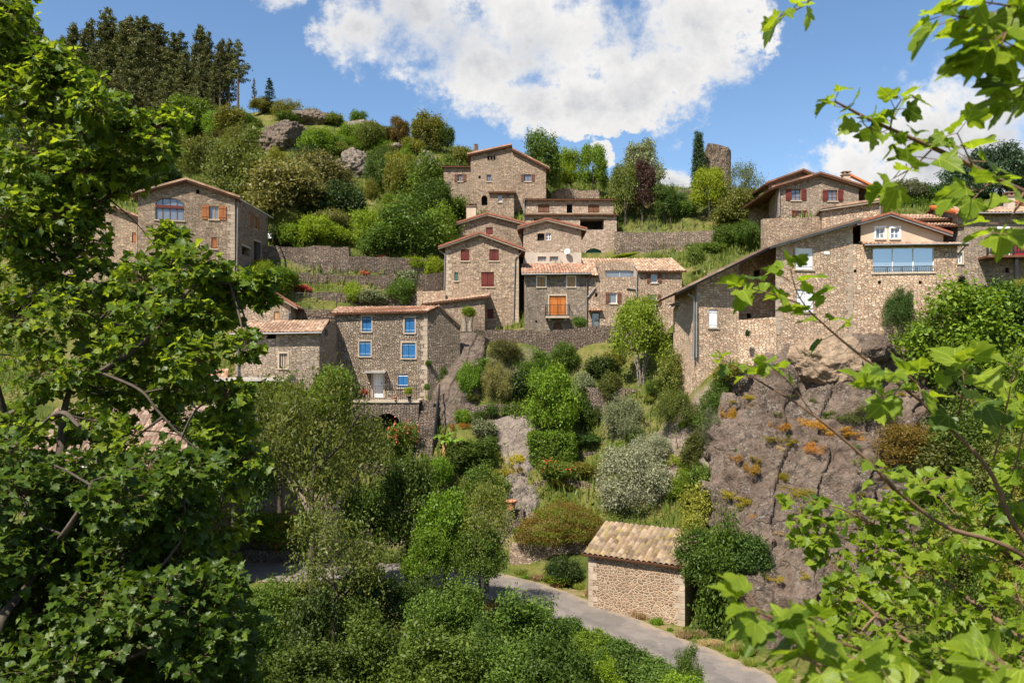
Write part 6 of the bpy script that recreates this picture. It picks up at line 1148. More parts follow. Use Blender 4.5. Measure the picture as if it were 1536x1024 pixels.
def boxhedge(name, label, a, b, th, zt, seed, mat, L=.13, ns=3000, cat='hedge', wob=.1):
    """clipped hedge: leaves over the faces of a block"""
    rng = np.random.default_rng(seed); a, b = Vector(a), Vector(b); d = Vector((b.x - a.x, b.y - a.y, 0)); Ln = d.length; d.normalize(); n = Vector((d.y, -d.x, 0)); h = zt - a.z; D, Nn = np.array(d), np.array(n); pos = []; out = []
    for f, (w_, nm) in enumerate(((Ln * h, -1), (Ln * h, 1), (Ln * th, 0), (th * h, 2), (th * h, 3))):
        k = int(ns * w_ / (2 * Ln * h + Ln * th + 2 * th * h)); u, v = rng.random(k), rng.random(k)
        if nm in (-1, 1): q = D * (u * Ln)[:, None] + np.array([0, 0, 1.]) * (v * h)[:, None] + Nn * (-nm * 0 + (0 if nm == -1 else -th)); o = np.tile(Nn * (1 if nm == -1 else -1), (k, 1))
        elif nm == 0: q = D * (u * Ln)[:, None] - Nn * (v * th)[:, None] + np.array([0, 0, h]); o = np.tile([0, 0, 1.], (k, 1))
        else: q = D * (0 if nm == 2 else Ln) - Nn * (u * th)[:, None] + np.array([0, 0, 1.]) * (v * h)[:, None]; o = np.tile(D * (-1 if nm == 2 else 1), (k, 1))
        pos.append(q); out.append(o)
    pos = np.concatenate(pos); out = np.concatenate(out); lf = np.array([noise.noise(Vector(tuple(p * 1.3))) for p in pos]); pos = pos + out * (lf * wob * 2 + rng.normal(0, wob * .6, len(pos)))[:, None]; pos = np.repeat(pos, 6, 0) + rng.normal(0, L * .7, (len(pos) * 6, 3)); V, Fc = leaves(pos, np.repeat(out, 6, 0), L, .6, rng)
    return tag(link(name, np_mesh(name, V, Fc, L_[mat]), None, a), label, cat)
boxhedge('hedge', 'square clipped bright green hedge block in the middle of the garden', at(796, 703, 51.6), at(862, 703, 51.6), 1.6, at(0, 652, 51.6).z, 4, 'clip', .12, 2200)
def yew():
    p = at(842, 816, 46); t = thing('topiary_yew', 'wide clipped yew mound, brown with green streaks, above the rough wall', 'topiary', p); lp = [(0, 0, 1.25, 1.3, .9), (-1.1, 0, .95, 1.1, .85), (-1.75, -.05, .75, .75, .9), (1.1, .1, 1.1, 1.15, .85), (1.75, 0, .8, .8, .95), (2.1, .1, .6, .6, .9), (-2.1, 0, .55, .55, .9), (.4, -.35, 1.5, 1.05, .8), (-.5, -.3, .6, 1.0, .6), (.9, -.4, .7, .9, .6)]
    for nm, mt, sd_, k in (('crown', 'brown', 5, 7000), ('green_growth', 'bright', 6, 5200)):
        V, Fc = cloud(sd_, lp, k, 6, .075, .45, 1.0, .02, -.9, .05, .3, .25, -2, 0)
        if nm == 'green_growth':
            c = V.reshape(-1, 4, 3); m = np.array([noise.noise(Vector((q[0][0] * .9, q[0][1] * .9, q[0][2] * 3.2))) for q in c]) > .05; c = c[m] * np.array([1.06, 1.06, 1.06]); V = c.reshape(-1, 3); Fc = np.arange(len(V)).reshape(-1, 4)
        link(nm, np_mesh(nm, V, Fc, L_[mt]), t).scale = (1.0, .85, 1.0)
    mb = MB(); mb.tube([p - Vector((0, -.2, .6)), p + Vector((0, 0, .8))], .16, .1); mb.build('trunk', M['bark'], t)
yew()
def banana(px, py, Y, h, label, seed):
    p = at(px, py, Y); t = thing('banana_plant', label, 'banana plant', p); rnd = random.Random(seed); mb = MB(); mb.tube([p - Vector((0, 0, .3)), p + Vector((.03, 0, h * .3)), p + Vector((0, 0, h * .58))], .15, .10); mb.build('stem', M['honey'], t)
    for i in range(8):
        a = i * 2.4 + rnd.random() * .5; L = h * rnd.uniform(.45, .6); el = rnd.uniform(.7, 1.3); mb = MB(); P = []; base = p + Vector((0, 0, h * .55))
        for k in range(9):
            f = k / 8; r = L * f; c = base + Vector((math.cos(a) * r * math.cos(el) * (1 + f * .5), math.sin(a) * r * math.cos(el) * (1 + f * .5), r * math.sin(el) - f ** 3 * L * .55)); w_ = L * .17 * math.sin(math.pi * min(1, f * .93 + .05)) ** .6; s = Vector((-math.sin(a), math.cos(a), 0)); P.append([c - s * w_ + Vector((0, 0, w_ * .35)), c, c + s * w_ + Vector((0, 0, w_ * .35))])
        mb.grid(P); mb.build('leaf', L_['banana'], t, smooth=True)
banana(666, 690, 51.2, 2.1, 'banana plant with brown dry stem beside the stone stairs, left of the pair', 1); banana(676, 700, 50.8, 2.3, 'taller banana plant of the pair by the stone stairs', 2)
def flowers(label, px, py, wpx, hpx, leafm, flm, frac=420, Y=None, name='flowering_shrub', fl=.06):
    p = hit(px, py) if Y is None else at(px, py, Y); t = thing(name, label, 'flowering shrub', p); r = wpx / F * p.y / 2; hr = hpx / F * p.y / 1.55; lp = lump_set(int(px), 9)
    for nm, mt, k, L, sd_ in (('foliage', leafm, 520, .12, 3), ('blossoms', flm, frac // 5, fl, 4)):
        V, Fc = cloud(sd_, lp, k, 7 if nm == 'foliage' else 5, L, .7, 1.0, .1); o = link(nm, np_mesh(nm, V, Fc, L_[mt]), t); s = 1.0 if nm == 'foliage' else 1.05; o.scale = (r * s, r * s, hr * s)
flowers('coral red rose bush in front of the arched terrace', 609, 682, 46, 50, 'mid', 'coral', 520, 51.6, fl=.11); flowers('red geraniums in a low row under the square hedge', 832, 718, 60, 24, 'mid', 'redflower', 500, 50.3, fl=.13)
flowers('crimson valerian bank above the low roadside wall', 420, 826, 86, 50, 'bright', 'redflower', 320, 45.9, fl=.08); flowers('small red valerian tuft at the foot of the banana plants', 655, 704, 24, 18, 'grey', 'valerian', 400, 50.6, fl=.16)
flowers('yellow green bank with a few red flowers at the roadside', 380, 822, 70, 44, 'lime', 'redflower', 60, 46.2, fl=.08)
g = 'low plants filling the garden terraces'; rnd = random.Random(55)
for i in range(70):
    px = rnd.uniform(690, 1050); py = rnd.uniform(548, 800)
    if 740 < px < 812 and 630 < py < 770 or (785 < px < 915 and 640 < py < 735) or (765 < px < 920 and py > 735) or px > 870 and py > 775: continue
    s = rnd.uniform(14, 34); shrub(rnd.choice(('wild', 'shrub')), rnd.choice(('mid', 'olive', 'bright', 'mid', 'yellowish')), px, py, s, s * rnd.uniform(.5, .9), 'low leafy plant among many filling the village garden terraces', None, g, 'garden_plant', 'plant')
# small sedum cushions on the rock
def on_cliff(px, py):
    o = Vector((0, 0, H)); d = (at(px, py, 40) - o).normalized(); dg = bpy.context.evaluated_depsgraph_get(); ok, loc, nrm, *_ = sc.ray_cast(dg, o, d, distance=200)
    return (loc, nrm) if ok else (at(px, py, 44), Vector((0, -1, .3)))
bpy.context.view_layer.update()
sed = [(1212, 632, 44, 16, 'orange_sedum', 'widest orange yellow sedum cushion on the cliff face'), (1240, 622, 40, 10, 'mid', 'green thyme cushion above the widest sedum on the cliff'), (1266, 645, 34, 10, 'orange_sedum', 'orange sedum streak right of the widest cushion on the cliff'), (1168, 642, 20, 10, 'orange_sedum', 'small orange sedum left of the widest cushion on the cliff'), (1168, 662, 30, 10, 'sedum', 'yellow sedum clump under the small orange one, left cliff face'), (1215, 670, 28, 12, 'orange_sedum', 'orange sedum clump in the centre of the cliff face'), (1190, 740, 34, 14, 'sedum', 'mossy yellow clump low on the cliff face centre'), (1127, 706, 18, 14, 'orange_sedum', 'rust and green clump low on the left cliff face'), (1105, 748, 30, 14, 'sedum', 'yellow green clump lowest on the left cliff face'), (1092, 624, 14, 18, 'orange_sedum', 'orange lichen cushion in the cleft of the leaning slab'), (1132, 690, 9, 7, 'sedum', 'tiny yellow tuft above the rust clump'), (1174, 716, 14, 8, 'sedum', 'tiny yellow tuft above the mossy clump'), (760, 690, 30, 14, 'sedum', 'yellow green sedum cushion on the bare rock tongue, upper one'), (757, 708, 18, 10, 'sedum', 'yellow green sedum cushion on the bare rock tongue, lower left'), (775, 706, 12, 7, 'sedum', 'small yellow sedum cushion right of the others on the rock tongue'), (692, 640, 20, 7, 'orange_sedum', 'orange sedum on the ledge above the banana plants'), (1020, 685, 40, 16, 'lime', 'yellow green moss on the ledge right of the silver shrub'), (1370, 850, 30, 12, 'orange_sedum', 'rusty sedum on the lower right cliff behind the maple twigs'), (1300, 690, 26, 14, 'olive', 'dry olive tuft on the right cliff face')]
for px, py, w_, h_, mt, lb in sed:
    p, nm = on_cliff(px, py); o = shrub('mat', mt, px, py, w_ * 1.7, h_, lb, p.y, None, 'sedum', 'rock plant', sink=.5); o.location = p + nm * .05; o.rotation_euler = (nm + Vector((0, 0, .3))).to_track_quat('Z', 'Y').to_euler(); o.scale = (o.scale[0], max(.35, h_ / F * p.y * 1.2), .95)
g = 'little plants rooted in cracks of the cliff'; rnd = random.Random(4)
for i in range(46):
    px, py = rnd.uniform(1095, 1400), rnd.uniform(585, 940); p, nm = on_cliff(px, py); s = rnd.uniform(12, 30); o = shrub('mat', rnd.choice(('olive', 'mid', 'sedum', 'orange_sedum', 'dry')), px, py, s, s * .7, 'little plant tuft rooted in a crack of the big cliff', p.y, g, 'sedum', 'rock plant'); o.location = p + nm * .04; o.rotation_euler = (nm + Vector((0, 0, .3))).to_track_quat('Z', 'Y').to_euler(); o.scale = (o.scale[0], o.scale[0] * .8, o.scale[0] * .8)
# right side: big shrubs over the cliff
for k in [('wild', 'bright', 1440, 560, 190, 125, 'large fresh green tree like shrub below the wooden balcony', 47.5), ('wild', 'mid', 1380, 560, 110, 90, 'green shrub left of the large fresh one, above the cliff', 48), ('big', 'mid', 1500, 520, 120, 96, 'green shrub right under the balcony post', 48.5), ('fine', 'yellowish', 1530, 480, 60, 60, 'yellowish bush by the balcony at the frame edge', 50), ('wild', 'dark', 1440, 640, 160, 90, 'dark shrub under the large fresh green shrub', 45.6), ('big', 'mid', 1520, 650, 120, 110, 'shady shrub right of the cliff at the frame edge', 44.5), ('fine', 'brown', 1350, 700, 130, 70, 'rusty olive bush on the right cliff face', 43.8), ('fine', 'olive', 1300, 640, 90, 40, 'thin olive scrub across the upper right cliff', 45), ('big', 'olive', 1420, 740, 140, 90, 'olive bush low on the right of the cliff', 42.4), ('big', 'mid', 1500, 800, 150, 110, 'green bush at the right cliff foot', 40.5), ('big', 'dark', 1290, 735, 50, 36, 'small dark bush in a hollow of the cliff', 43), ('fine', 'dark', 1330, 505, 44, 66, 'dark ivy climbing the picture window wall', 49.4), ('fine', 'dark', 1445, 440, 20, 28, 'small ivy patch in the corner beside the narrow window', 50.8), ('shrub', 'dark', 1121, 505, 8, 9, 'tiny plant tuft growing out of the curved house wall', 49.2),
          ('wild', 'mid', 1085, 940, 120, 150, 'dark leafy tree like bush beside the shed, under the cliff', 39.4), ('wild', 'mid', 1050, 860, 90, 64, 'leafy branches reaching over the shed roof corner', 38.8), ('big', 'dark', 1120, 880, 96, 80, 'shady bush against the dark cliff foot', 39), ('shrub', 'yellowish', 1042, 808, 40, 34, 'yellow green clump on the shed roof corner', 41.2)]:
    shrub(*k[:6], k[6], k[7])
g = 'bushes at the right cliff foot behind the maple'; rnd = random.Random(77)
for i in range(34):
    px = rnd.uniform(1400, 1600); py = rnd.uniform(690, 1000); s = rnd.uniform(60, 130); shrub('wild', rnd.choice(('olive', 'mid', 'mid', 'yellowish')), px, py, s, s * .75, 'rough bush at the right cliff foot seen through the maple twigs', None, g)
# walls: ivy, door plants
for k in [('fine', 'mid', 682, 540, 18, 40, 'ivy strip on the right flank of the blue shuttered house', 60), ('fine', 'mid', 664, 580, 16, 30, 'ivy patch lower on the blue house flank', 57.4), ('fine', 'mid', 720, 530, 14, 34, 'ivy strand hanging over the dark retaining wall', 60.2), ('shrub', 'mid', 642, 548, 10, 8, 'small weed sprouting from the blue shuttered facade', 56.9), ('shrub', 'mid', 870, 492, 24, 18, 'green plant by the brown arched door of the row house', 62.2), ('shrub', 'lime', 935, 387, 46, 6, 'green edge of weeds above the row house roof', 70), ('shrub', 'mid', 1060, 382, 60, 18, 'weedy flower patch above the tan row house', 68), ('shrub', 'mid', 1048, 400, 30, 30, 'creeper hanging beside the tan row house gable', 64), ('shrub', 'bright', 700, 476, 26, 16, 'green cap of ivy on the old stump in the wall', 61.2), ('shrub', 'mid', 640, 586, 10, 10, 'small bush in a pot on the arched terrace', 54.3)]: shrub(*k[:6], k[6], k[7])
s_ = thing('ivy_stump', 'old forked grey stump on the retaining wall by the outbuilding', 'tree stump', at(701, 497, 61)); mb = MB(); p = at(701, 498, 61); mb.tube([p - Vector((.25, 0, .2)), p + Vector((-.2, 0, .6)), p + Vector((-.32, 0, 1.1))], .22, .16); mb.tube([p + Vector((.28, 0, -.2)), p + Vector((.2, 0, .5)), p + Vector((.36, 0, 1.15))], .20, .14); mb.build('trunk', M['bark_pale'], s_, smooth=True)
def pot(label, px, py, Y, r=.2, mat='terracotta'):
    p = at(px, py, Y); mb = MB(); prof = [(0, .62), (.02, .62), (.45, .74), (.8, .86), (.8, 1.0), (1.0, 1.02), (1.0, .86), (.85, .8), (.85, 0)]; P = [[p + Vector((math.cos(a) * r * q, math.sin(a) * r * q, z * r * 1.7)) for a in np.linspace(0, 2 * math.pi, 17)] for z, q in prof]; mb.grid(P); tag(mb.build('flower_pot', M[mat], loc=p, smooth=True), label, 'flower pot')
pot('big terracotta pot on the wall stub below the rock tongue', 767, 764, 47.3, .33); pot('small terracotta pot on the arched terrace', 593, 600, 54.3, .14); pot('dark bowl pot on the arched terrace by the stairs', 614, 600, 54.3, .17, 'iron'); pot('dark pot with pink flowers at the left end of the arched terrace', 545, 597, 54.3, .18, 'iron'); shrub('shrub', 'valerian', 545, 592, 14, 8, 'pink flowers in the left pot on the arched terrace', 54.3); shrub('shrub', 'lime', 612, 592, 14, 11, 'pale plant in the dark bowl by the terrace stairs', 54.3)
pr = MB(); pr.tube([at(323, 396, 57.8), at(323, 396, 57.8) + Vector((0, 0, .1))], .1)
# vine on the veranda
rng = np.random.default_rng(8); n = 2600; x = rng.uniform(325, 440, n); y = 572 + rng.exponential(9, n) + 7 * np.sin(x * .11) ** 2; q = np.array([tuple(at(a, b, 49.2 + c)) for a, b, c in zip(x, y, rng.uniform(-.25, .5, n))]); V, Fc = leaves(q, np.tile([0, -.8, .4], (n, 1)), .17, .8, rng)
tag(link('grape_vine', np_mesh('grape_vine', V - q[0], Fc, L_['bright']), None, tuple(q[0])), 'green vine hanging along the veranda roof edge', 'vine')
# valley trees in the middle
tree('airy', 'feather', 470, 880, 210, 300, 'tall airy olive green tree rising in front of the barn and blue house', 37, trunk=.24, i=0, lim=7); tree('airy', 'feather', 540, 800, 110, 170, 'airy grey green tree reaching the arch of the stone terrace', 42, trunk=.2, i=1); tree('airy', 'feather', 420, 760, 130, 180, 'feathery pale tree below the veranda', 43, trunk=.15, i=2); tree('airy', 'olive', 500, 960, 170, 190, 'thin leaved tree low in front of the roadside wall', 33, trunk=.2, i=3)
tree('tree', 'bright', 668, 890, 104, 150, 'yellow green ash tree in the valley, brightest of its group', 39, trunk=.22, i=0); tree('tree', 'mid', 610, 880, 120, 190, 'mid green ash tree left of the brightest ash', 40.5, trunk=.25, i=1); tree('tree', 'mid', 560, 850, 110, 120, 'dark leafy tree beside the tall airy tree', 41, trunk=.2, i=3); tree('airy', 'feather', 730, 880, 100, 150, 'loose grey green elder right of the brightest ash', 38.5, trunk=.2, i=3); tree('tree', 'bright', 640, 900, 80, 100, 'small yellow green ash in front of the ash group', 37, trunk=.2, i=2); tree('tree', 'mid', 720, 890, 80, 95, 'round leafy small tree next to the road bend', 37.6, trunk=.15, i=1)
tree('tree', 'dark', 350, 790, 120, 170, 'ivy dark tree beside the brown tiled roof', 36, trunk=.1, i=2); tree('tree', 'bright', 372, 640, 70, 62, 'leafy fig bush under the veranda vine', 47, trunk=.1, i=0); shrub('big', 'bright', 500, 620, 70, 60, 'green shrub at the foot of the barn corner', 51.5); shrub('big', 'bright', 440, 640, 120, 64, 'broad leafy bush below the veranda, right side', 49)
for k in [('wild', 'mid', 700, 960, 120, 90, 'bushy roadside shrub nearest the road bend', 34.5), ('wild', 'mid', 640, 990, 130, 110, 'rounded valley shrub left of the road bend shrub', 33), ('wild', 'mid', 770, 1000, 130, 110, 'leafy roadside shrub below the road bend', 32), ('wild', 'dark', 720, 1010, 110, 70, 'dark shrub in the valley bottom under the road', 30.5), ('wild', 'dark', 560, 940, 130, 90, 'dark valley shrub under the airy tree', 34), ('wild', 'mid', 560, 1030, 150, 120, 'pale leaved shrub at the bottom middle of the valley', 29.5), ('wild', 'dark', 470, 1020, 130, 120, 'shady valley shrub between the bottom shrubs', 30.5), ('wild', 'mid', 420, 960, 110, 100, 'shrub under the maple edge, left of the airy tree', 32.5), ('wild', 'mid', 450, 1050, 150, 90, 'leafy shrub at the very bottom left of the valley', 27), ('wild', 'mid', 650, 1060, 170, 110, 'pale green shrub at the very bottom centre', 27), ('wild', 'mid', 750, 1060, 140, 90, 'green shrub at the bottom right of the valley hollow', 27.5), ('wild', 'lime', 900, 1050, 70, 60, 'lime green sprouts below the roadside hedge', 27.5), ('wild', 'mid', 830, 1050, 130, 90, 'rounded shrub below the roadside hedge', 27), ('wild', 'dark', 620, 930, 110, 60, 'dark hollow shrub under the ash group', 35.6), ('wild', 'mid', 380, 1040, 140, 130, 'grey green bush beneath the maple at the bottom', 28), ('wild', 'mid', 800, 985, 90, 60, 'roadside bush right under the road bend', 34.5)]: shrub(*k[:6], k[6], k[7])
HEDGE = 'hedge bushes along the road edge'
for i, (px, py, Y, s) in enumerate(((800, 952, 35.6, 72), (845, 974, 34, 76), (890, 995, 32.5, 80), (935, 1018, 31, 84), (980, 1042, 29.7, 88), (1025, 1068, 28.4, 92), (1070, 1098, 27.2, 96))): shrub('big', 'clip' if i % 3 == 2 else 'mid', px, py, s * 1.1, s * .62, 'clipped roadside hedge bush in the row between road and valley hollow', Y, HEDGE, 'hedge_bush', 'hedge')
shrub('wild', 'mid', 1035, 1040, 50, 64, 'thin wispy shoots rising above the hedge by the lower road', 28.8)
g = 'weeds in the verge along the road'; rnd = random.Random(8)
for i in range(110):
    k = rnd.randrange(28, len(_rs) - 12); p = _rs[k]; d = _rs[k + 1] - _rs[k]; nrm = np.array([-d[1], d[0], 0]) / np.hypot(d[0], d[1]); sd_ = rnd.choice((1, 1, -1)); off = rnd.uniform(2.05, 3.3) * sd_; q = p + nrm * off; o = link('weed_tuft', CROWN['tuft', rnd.randrange(4)], None, (q[0], q[1], p[2] - .02)); s = rnd.uniform(.18, .55); o.scale = (s, s, s * rnd.uniform(.4, .8)); o.rotation_euler = (0, 0, rnd.uniform(0, 6)); setmat(o, rnd.choice(('grass', 'bright', 'dry', 'grass'))); tag(o, 'small weed tuft in the dry verge beside the road', 'weeds', g)
# grass on the open ground
def grass():
    rng = np.random.default_rng(3); n = 60000; X = rng.uniform(-45, 45, n); Y = rng.uniform(41, 112, n); keep = rng.random(n) < np.clip(60 / Y, .3, 1.0); X, Y = X[keep], Y[keep]; d2 = np.sqrt(((X[:, None] - _rs[None, ::4, 0]) ** 2 + (Y[:, None] - _rs[None, ::4, 1]) ** 2).min(1)); X, Y = X[d2 > 2.6], Y[d2 > 2.6]; U = 768 + F * X / Y; cut = ((Y > 59.5) & (Y < 63.5) & (U > 640) & (U < 1040)) | ((Y > 76.3) & (Y < 78.5) & (U > 860) & (U < 935)) | ((Y > 43.8) & (Y < 47.5) & (U > 745) & (U < 905)); X, Y = X[~cut], Y[~cut]; z = ground_z(X, Y); n = len(X)
    dens = np.array([noise.noise(Vector((a * .22, b * .22, 0))) for a, b in zip(X, Y)]); k = dens > -.15; X, Y, z = X[k], Y[k], z[k]; n = len(X); b = np.stack([X, Y, z + .0], 1); out = []
    for q in range(3):
        o = b + np.concatenate([rng.normal(0, .22, (n, 2)), np.zeros((n, 1))], 1); s = unit(np.concatenate([rng.normal(0, 1, (n, 2)), np.zeros((n, 1))], 1)) * rng.uniform(.03, .07, (n, 1)); t = np.concatenate([rng.normal(0, .12, (n, 2)), rng.uniform(.25, .75, (n, 1))], 1); out.append(np.stack([o - s, o + s, o + t * .6 + s * .6, o + t], 1))
    V = np.concatenate(out).reshape(-1, 3); o = link('grass', np_mesh('grass', V, np.arange(len(V)).reshape(-1, 4), L_['grass'])); tag(o, 'wild grass growing over the terraces and hillside', 'grass', None, 'stuff')
grass()
# ---------------------------------------------------------------- near maples
_half = [(0, 0), (.10, -.05), (.27, -.10), (.40, -.02), (.36, .10), (.56, .20), (.60, .36), (.46, .40), (.37, .47), (.36, .64), (.25, .80), (.13, .78), (.08, .92), (0, 1.05)]
_out = _half + [(-x, y) for x, y in reversed(_half[1:-1])]
LEAF = np.array([(0, .32)] + _out); LEAF_F = np.array([(0, 1 + i, 1 + (i + 1) % len(_out)) for i in range(len(_out))])
def maple_leaves(base, d, nrm, size, rng, curl=.35):
    """five lobed leaves: base point, direction of the midrib, facing, size"""
    n = len(base); d = unit(d); s = unit(np.cross(d, nrm)); nn = np.cross(s, d); P = LEAF; x = P[None, :, 0, None]; y = P[None, :, 1, None]
    fold = rng.uniform(.1, .45, (n, 1, 1)); cu = rng.uniform(0, curl, (n, 1, 1)); wv = .06 * np.sin(P[None, :, 0, None] * 9 + rng.uniform(0, 6, (n, 1, 1))); wide = rng.uniform(.85, 1.15, (n, 1, 1))
    V = base[:, None] + size[:, None, None] * (s[:, None] * x * wide + d[:, None] * y + nn[:, None] * (np.abs(x) * fold - y ** 2 * cu + wv)); k = len(P); Fc = (LEAF_F[None] + (np.arange(n) * k)[:, None, None]).reshape(-1, 3); return V.reshape(-1, 3), Fc, np.tile(LEAF[LEAF_F].reshape(-1, 2), (n, 1))
def spline(pts, per=8): return [Vector(p) for p in _spl(np.array([tuple(p) for p in pts]), per)]
class Maple:
    def __init__(s, label, loc, seed): s.t = thing('maple_tree', label, 'tree', loc); s.rng = np.random.default_rng(seed); s.wood = MB(); s.tw = MB(); s.B = []; s.D = []; s.S = []; s.N = []
    def limb(s, pts, r0, r1, n=7): P = spline(pts); s.wood.tube(P, r0, r1, n=n); return P
    def leaf(s, p, d, size, up=.75):
        rng = s.rng; d = Vector(d); s.B.append(tuple(p)); s.D.append(tuple(d)); s.S.append(size); v = Vector((rng.normal(0, .45), rng.normal(0, .45) - .15, up + rng.normal(0, .25))); s.N.append(tuple(v))
    def pair(s, p, ax, size, pet=.6):
        rng = s.rng; a = Vector(ax).normalized(); side = a.cross(Vector((rng.normal(0, .6), rng.normal(0, .6), 1))).normalized()
        for sg in (-1, 1):
            q = side * sg + a * rng.uniform(.2, .9) + Vector((0, 0, rng.uniform(-.15, .35))); q.normalize(); e = Vector(p) + q * size * pet * rng.uniform(.6, 1.2); s.tw.tube([p, e], size * .012 + .0006, n=3, cap=False); s.leaf(e, q + Vector((0, 0, -.35)) + Vector(rng.normal(0, .25, 3)), size * rng.uniform(.7, 1.15))
    def shoot(s, pts, r0, r1, size, nodes, start=.25):
        """leafy twig through the points"""
        P = s.limb(pts, r0, r1, 5); k = len(P); ns = [int(k * (start + (1 - start) * i / nodes)) for i in range(nodes)]
        for i in ns: i = min(i, k - 2); s.pair(P[i], P[i + 1] - P[i], size)
        ax = (P[-1] - P[-2]).normalized(); s.pair(P[-1], ax, size * .8); s.leaf(P[-1] + ax * size * .2, ax + Vector(s.rng.normal(0, .2, 3)), size * .8)
    def cluster(s, c, r, n, size, root, pr=.012):
        """leafy bough: a branch to c, twigs through a ball of radius r, leaves at their ends"""
        rng = s.rng; c = Vector(c); root = Vector(root); mid = root.lerp(c, .55) + Vector(rng.normal(0, .12, 3)) * (c - root).length * .5; s.limb([root, mid, c], pr * 1.3, pr * .5, 5)
        for i in range(max(3, n // 7)):
            d = Vector(rng.normal(0, 1, 3)).normalized(); d.z *= .75; e = c + d * r * (.55 + .5 * rng.random() ** .6); s.tw.tube([c, c.lerp(e, .5) + Vector(rng.normal(0, .08, 3)) * r, e], pr * .32, .0018, n=3, cap=False)
            ax = (e - c).normalized()
            for j in range(4): s.pair(e - ax * r * .14 * j + Vector(rng.normal(0, .05, 3)) * r, ax, size * rng.uniform(.55, 1.3), .5)
            s.leaf(e, ax, size)
    def done(s, mat, bark='bark_pale', twig='twig', mat2=None, frac=0.0):
        s.wood.build('branches', M[bark], s.t, smooth=True); s.tw.build('twigs', M[twig], s.t)
        B, D, N, S = map(np.array, (s.B, s.D, s.N, s.S)); pick = s.rng.random(len(B)) < frac; o3 = np.array(ORG[s.t.name])
        for nm, m, sel in (('crown', mat, ~pick), ('second_tone_leaves', mat2, pick)):
            if m and sel.any(): V, Fc, uv = maple_leaves(B[sel], D[sel], N[sel], S[sel], s.rng); link(nm, np_mesh(nm, V - o3, Fc, L_[m], uv), s.t)
# big maple on the left
m = Maple('big maple tree filling the left side, its limbs rising over the village', (-7.9, 9.6, gz(-7.9, 9.6)), 1)
b0 = Vector((-7.9, 9.6, gz(-7.9, 9.6) - .3)); T = m.limb([b0, at(-45, 760, 9.6), at(-8, 660, 9.6), at(-25, 560, 9.7), at(-60, 420, 9.8), at(-60, 250, 9.8), at(-40, 60, 9.8)], .22, .05, 9)
L1 = m.limb([at(-20, 640, 9.6), at(80, 590, 9.3), at(150, 558, 9.1), at(225, 505, 9.0), at(290, 430, 9.2), at(345, 425, 9.4)], .055, .015); L2 = m.limb([at(150, 558, 9.1), at(210, 585, 8.9), at(240, 620, 8.8), at(285, 665, 8.8), at(330, 690, 8.9)], .020, .009); L3 = m.limb([at(-50, 480, 9.7), at(70, 430, 9.9), at(110, 330, 10), at(120, 210, 10), at(180, 160, 10)], .06, .014); L4 = m.limb([at(-60, 400, 9.8), at(90, 330, 10.2), at(170, 290, 10.3), at(230, 220, 10.3)], .045, .012); L5 = m.limb([at(2, 690, 9.6), at(40, 660, 9.2), at(90, 620, 8.6), at(120, 640, 8.2)], .06, .02); L6 = m.limb([at(85, 760, 9.2), at(90, 690, 9.3), at(100, 600, 9.5), at(150, 480, 9.7)], .07, .02)
near = lambda P, c: min(P, key=lambda q: (q - c).length)
WOOD = T[10:] + L1 + L2 + L3 + L4 + L5 + L6
for px, py, r, n, dY in [(10, 20, 40, 60, 9.9), (30, 70, 28, 50, 9.8), (-20, 110, 80, 110, 9.7), (40, 150, 55, 90, 9.6), (95, 130, 45, 90, 9.9), (140, 165, 50, 110, 10), (190, 195, 45, 100, 10.1), (238, 190, 36, 80, 10.2), (258, 178, 22, 40, 10.3), (60, 230, 70, 120, 9.6), (130, 240, 55, 110, 9.9), (200, 250, 48, 100, 10.1), (235, 215, 30, 60, 10.2), (10, 330, 70, 110, 9.5), (80, 320, 50, 80, 9.9), (60, 400, 60, 110, 9.6), (130, 380, 45, 80, 9.8), (215, 420, 50, 110, 9.6), (262, 362, 34, 80, 9.6), (285, 405, 48, 120, 9.4), (335, 432, 46, 130, 9.4), (385, 425, 28, 70, 9.5), (395, 450, 22, 50, 9.5), (240, 470, 60, 120, 9.3), (300, 480, 44, 90, 9.4), (20, 480, 70, 110, 9.2), (110, 470, 55, 90, 9.5), (180, 520, 45, 70, 9.3), (300, 540, 44, 90, 9.2), (265, 580, 36, 50, 8.9), (340, 590, 40, 80, 9.2), (330, 650, 44, 100, 9.0), (365, 690, 40, 80, 9.1), (300, 700, 40, 70, 8.9), (60, 560, 55, 70, 8.9), (40, 640, 45, 50, 8.6), (140, 630, 36, 30, 8.8), (200, 660, 34, 30, 8.8), (120, 560, 40, 40, 8.9), (330, 780, 50, 80, 9.1), (300, 840, 50, 70, 9.2), (372, 500, 14, 16, 9.3), (368, 520, 26, 40, 9.3)]:
    c = at(px, py, dY + m.rng.normal(0, .25)); m.cluster(c, r / F * dY, int(n * 2.5), .094, near(WOOD, c), .014)
xm = lambda y: np.interp(y, [0, 60, 110, 180, 230, 270, 320, 350, 400, 440, 480, 540, 600, 680, 760], [45, 52, 150, 255, 245, 190, 140, 240, 320, 395, 345, 335, 370, 390, 350])
rf = random.Random(12)
for i in range(120):
    py = rf.uniform(-20, 770); px = xm(py) - 24 - (rf.random() ** 1.2) * (xm(py) + 10)
    if 185 < px < 285 and 265 < py < 352 or (70 < px < 310 and 610 < py < 700 and rf.random() < .45): continue
    dY = rf.uniform(9.6, 11.2); c = at(px, py, dY); m.cluster(c, rf.uniform(26, 44) / F * dY, rf.randint(90, 160), .092, near(WOOD, c), .008)
m.done('maple', 'bark', 'twig', 'maple_young', .36)  # yellower leaf share puts sunlit highlights into the crown colour
m = Maple('younger maple in shade at the bottom left below the big one', (-4.6, 6.6, gz(-4.6, 6.6)), 2)
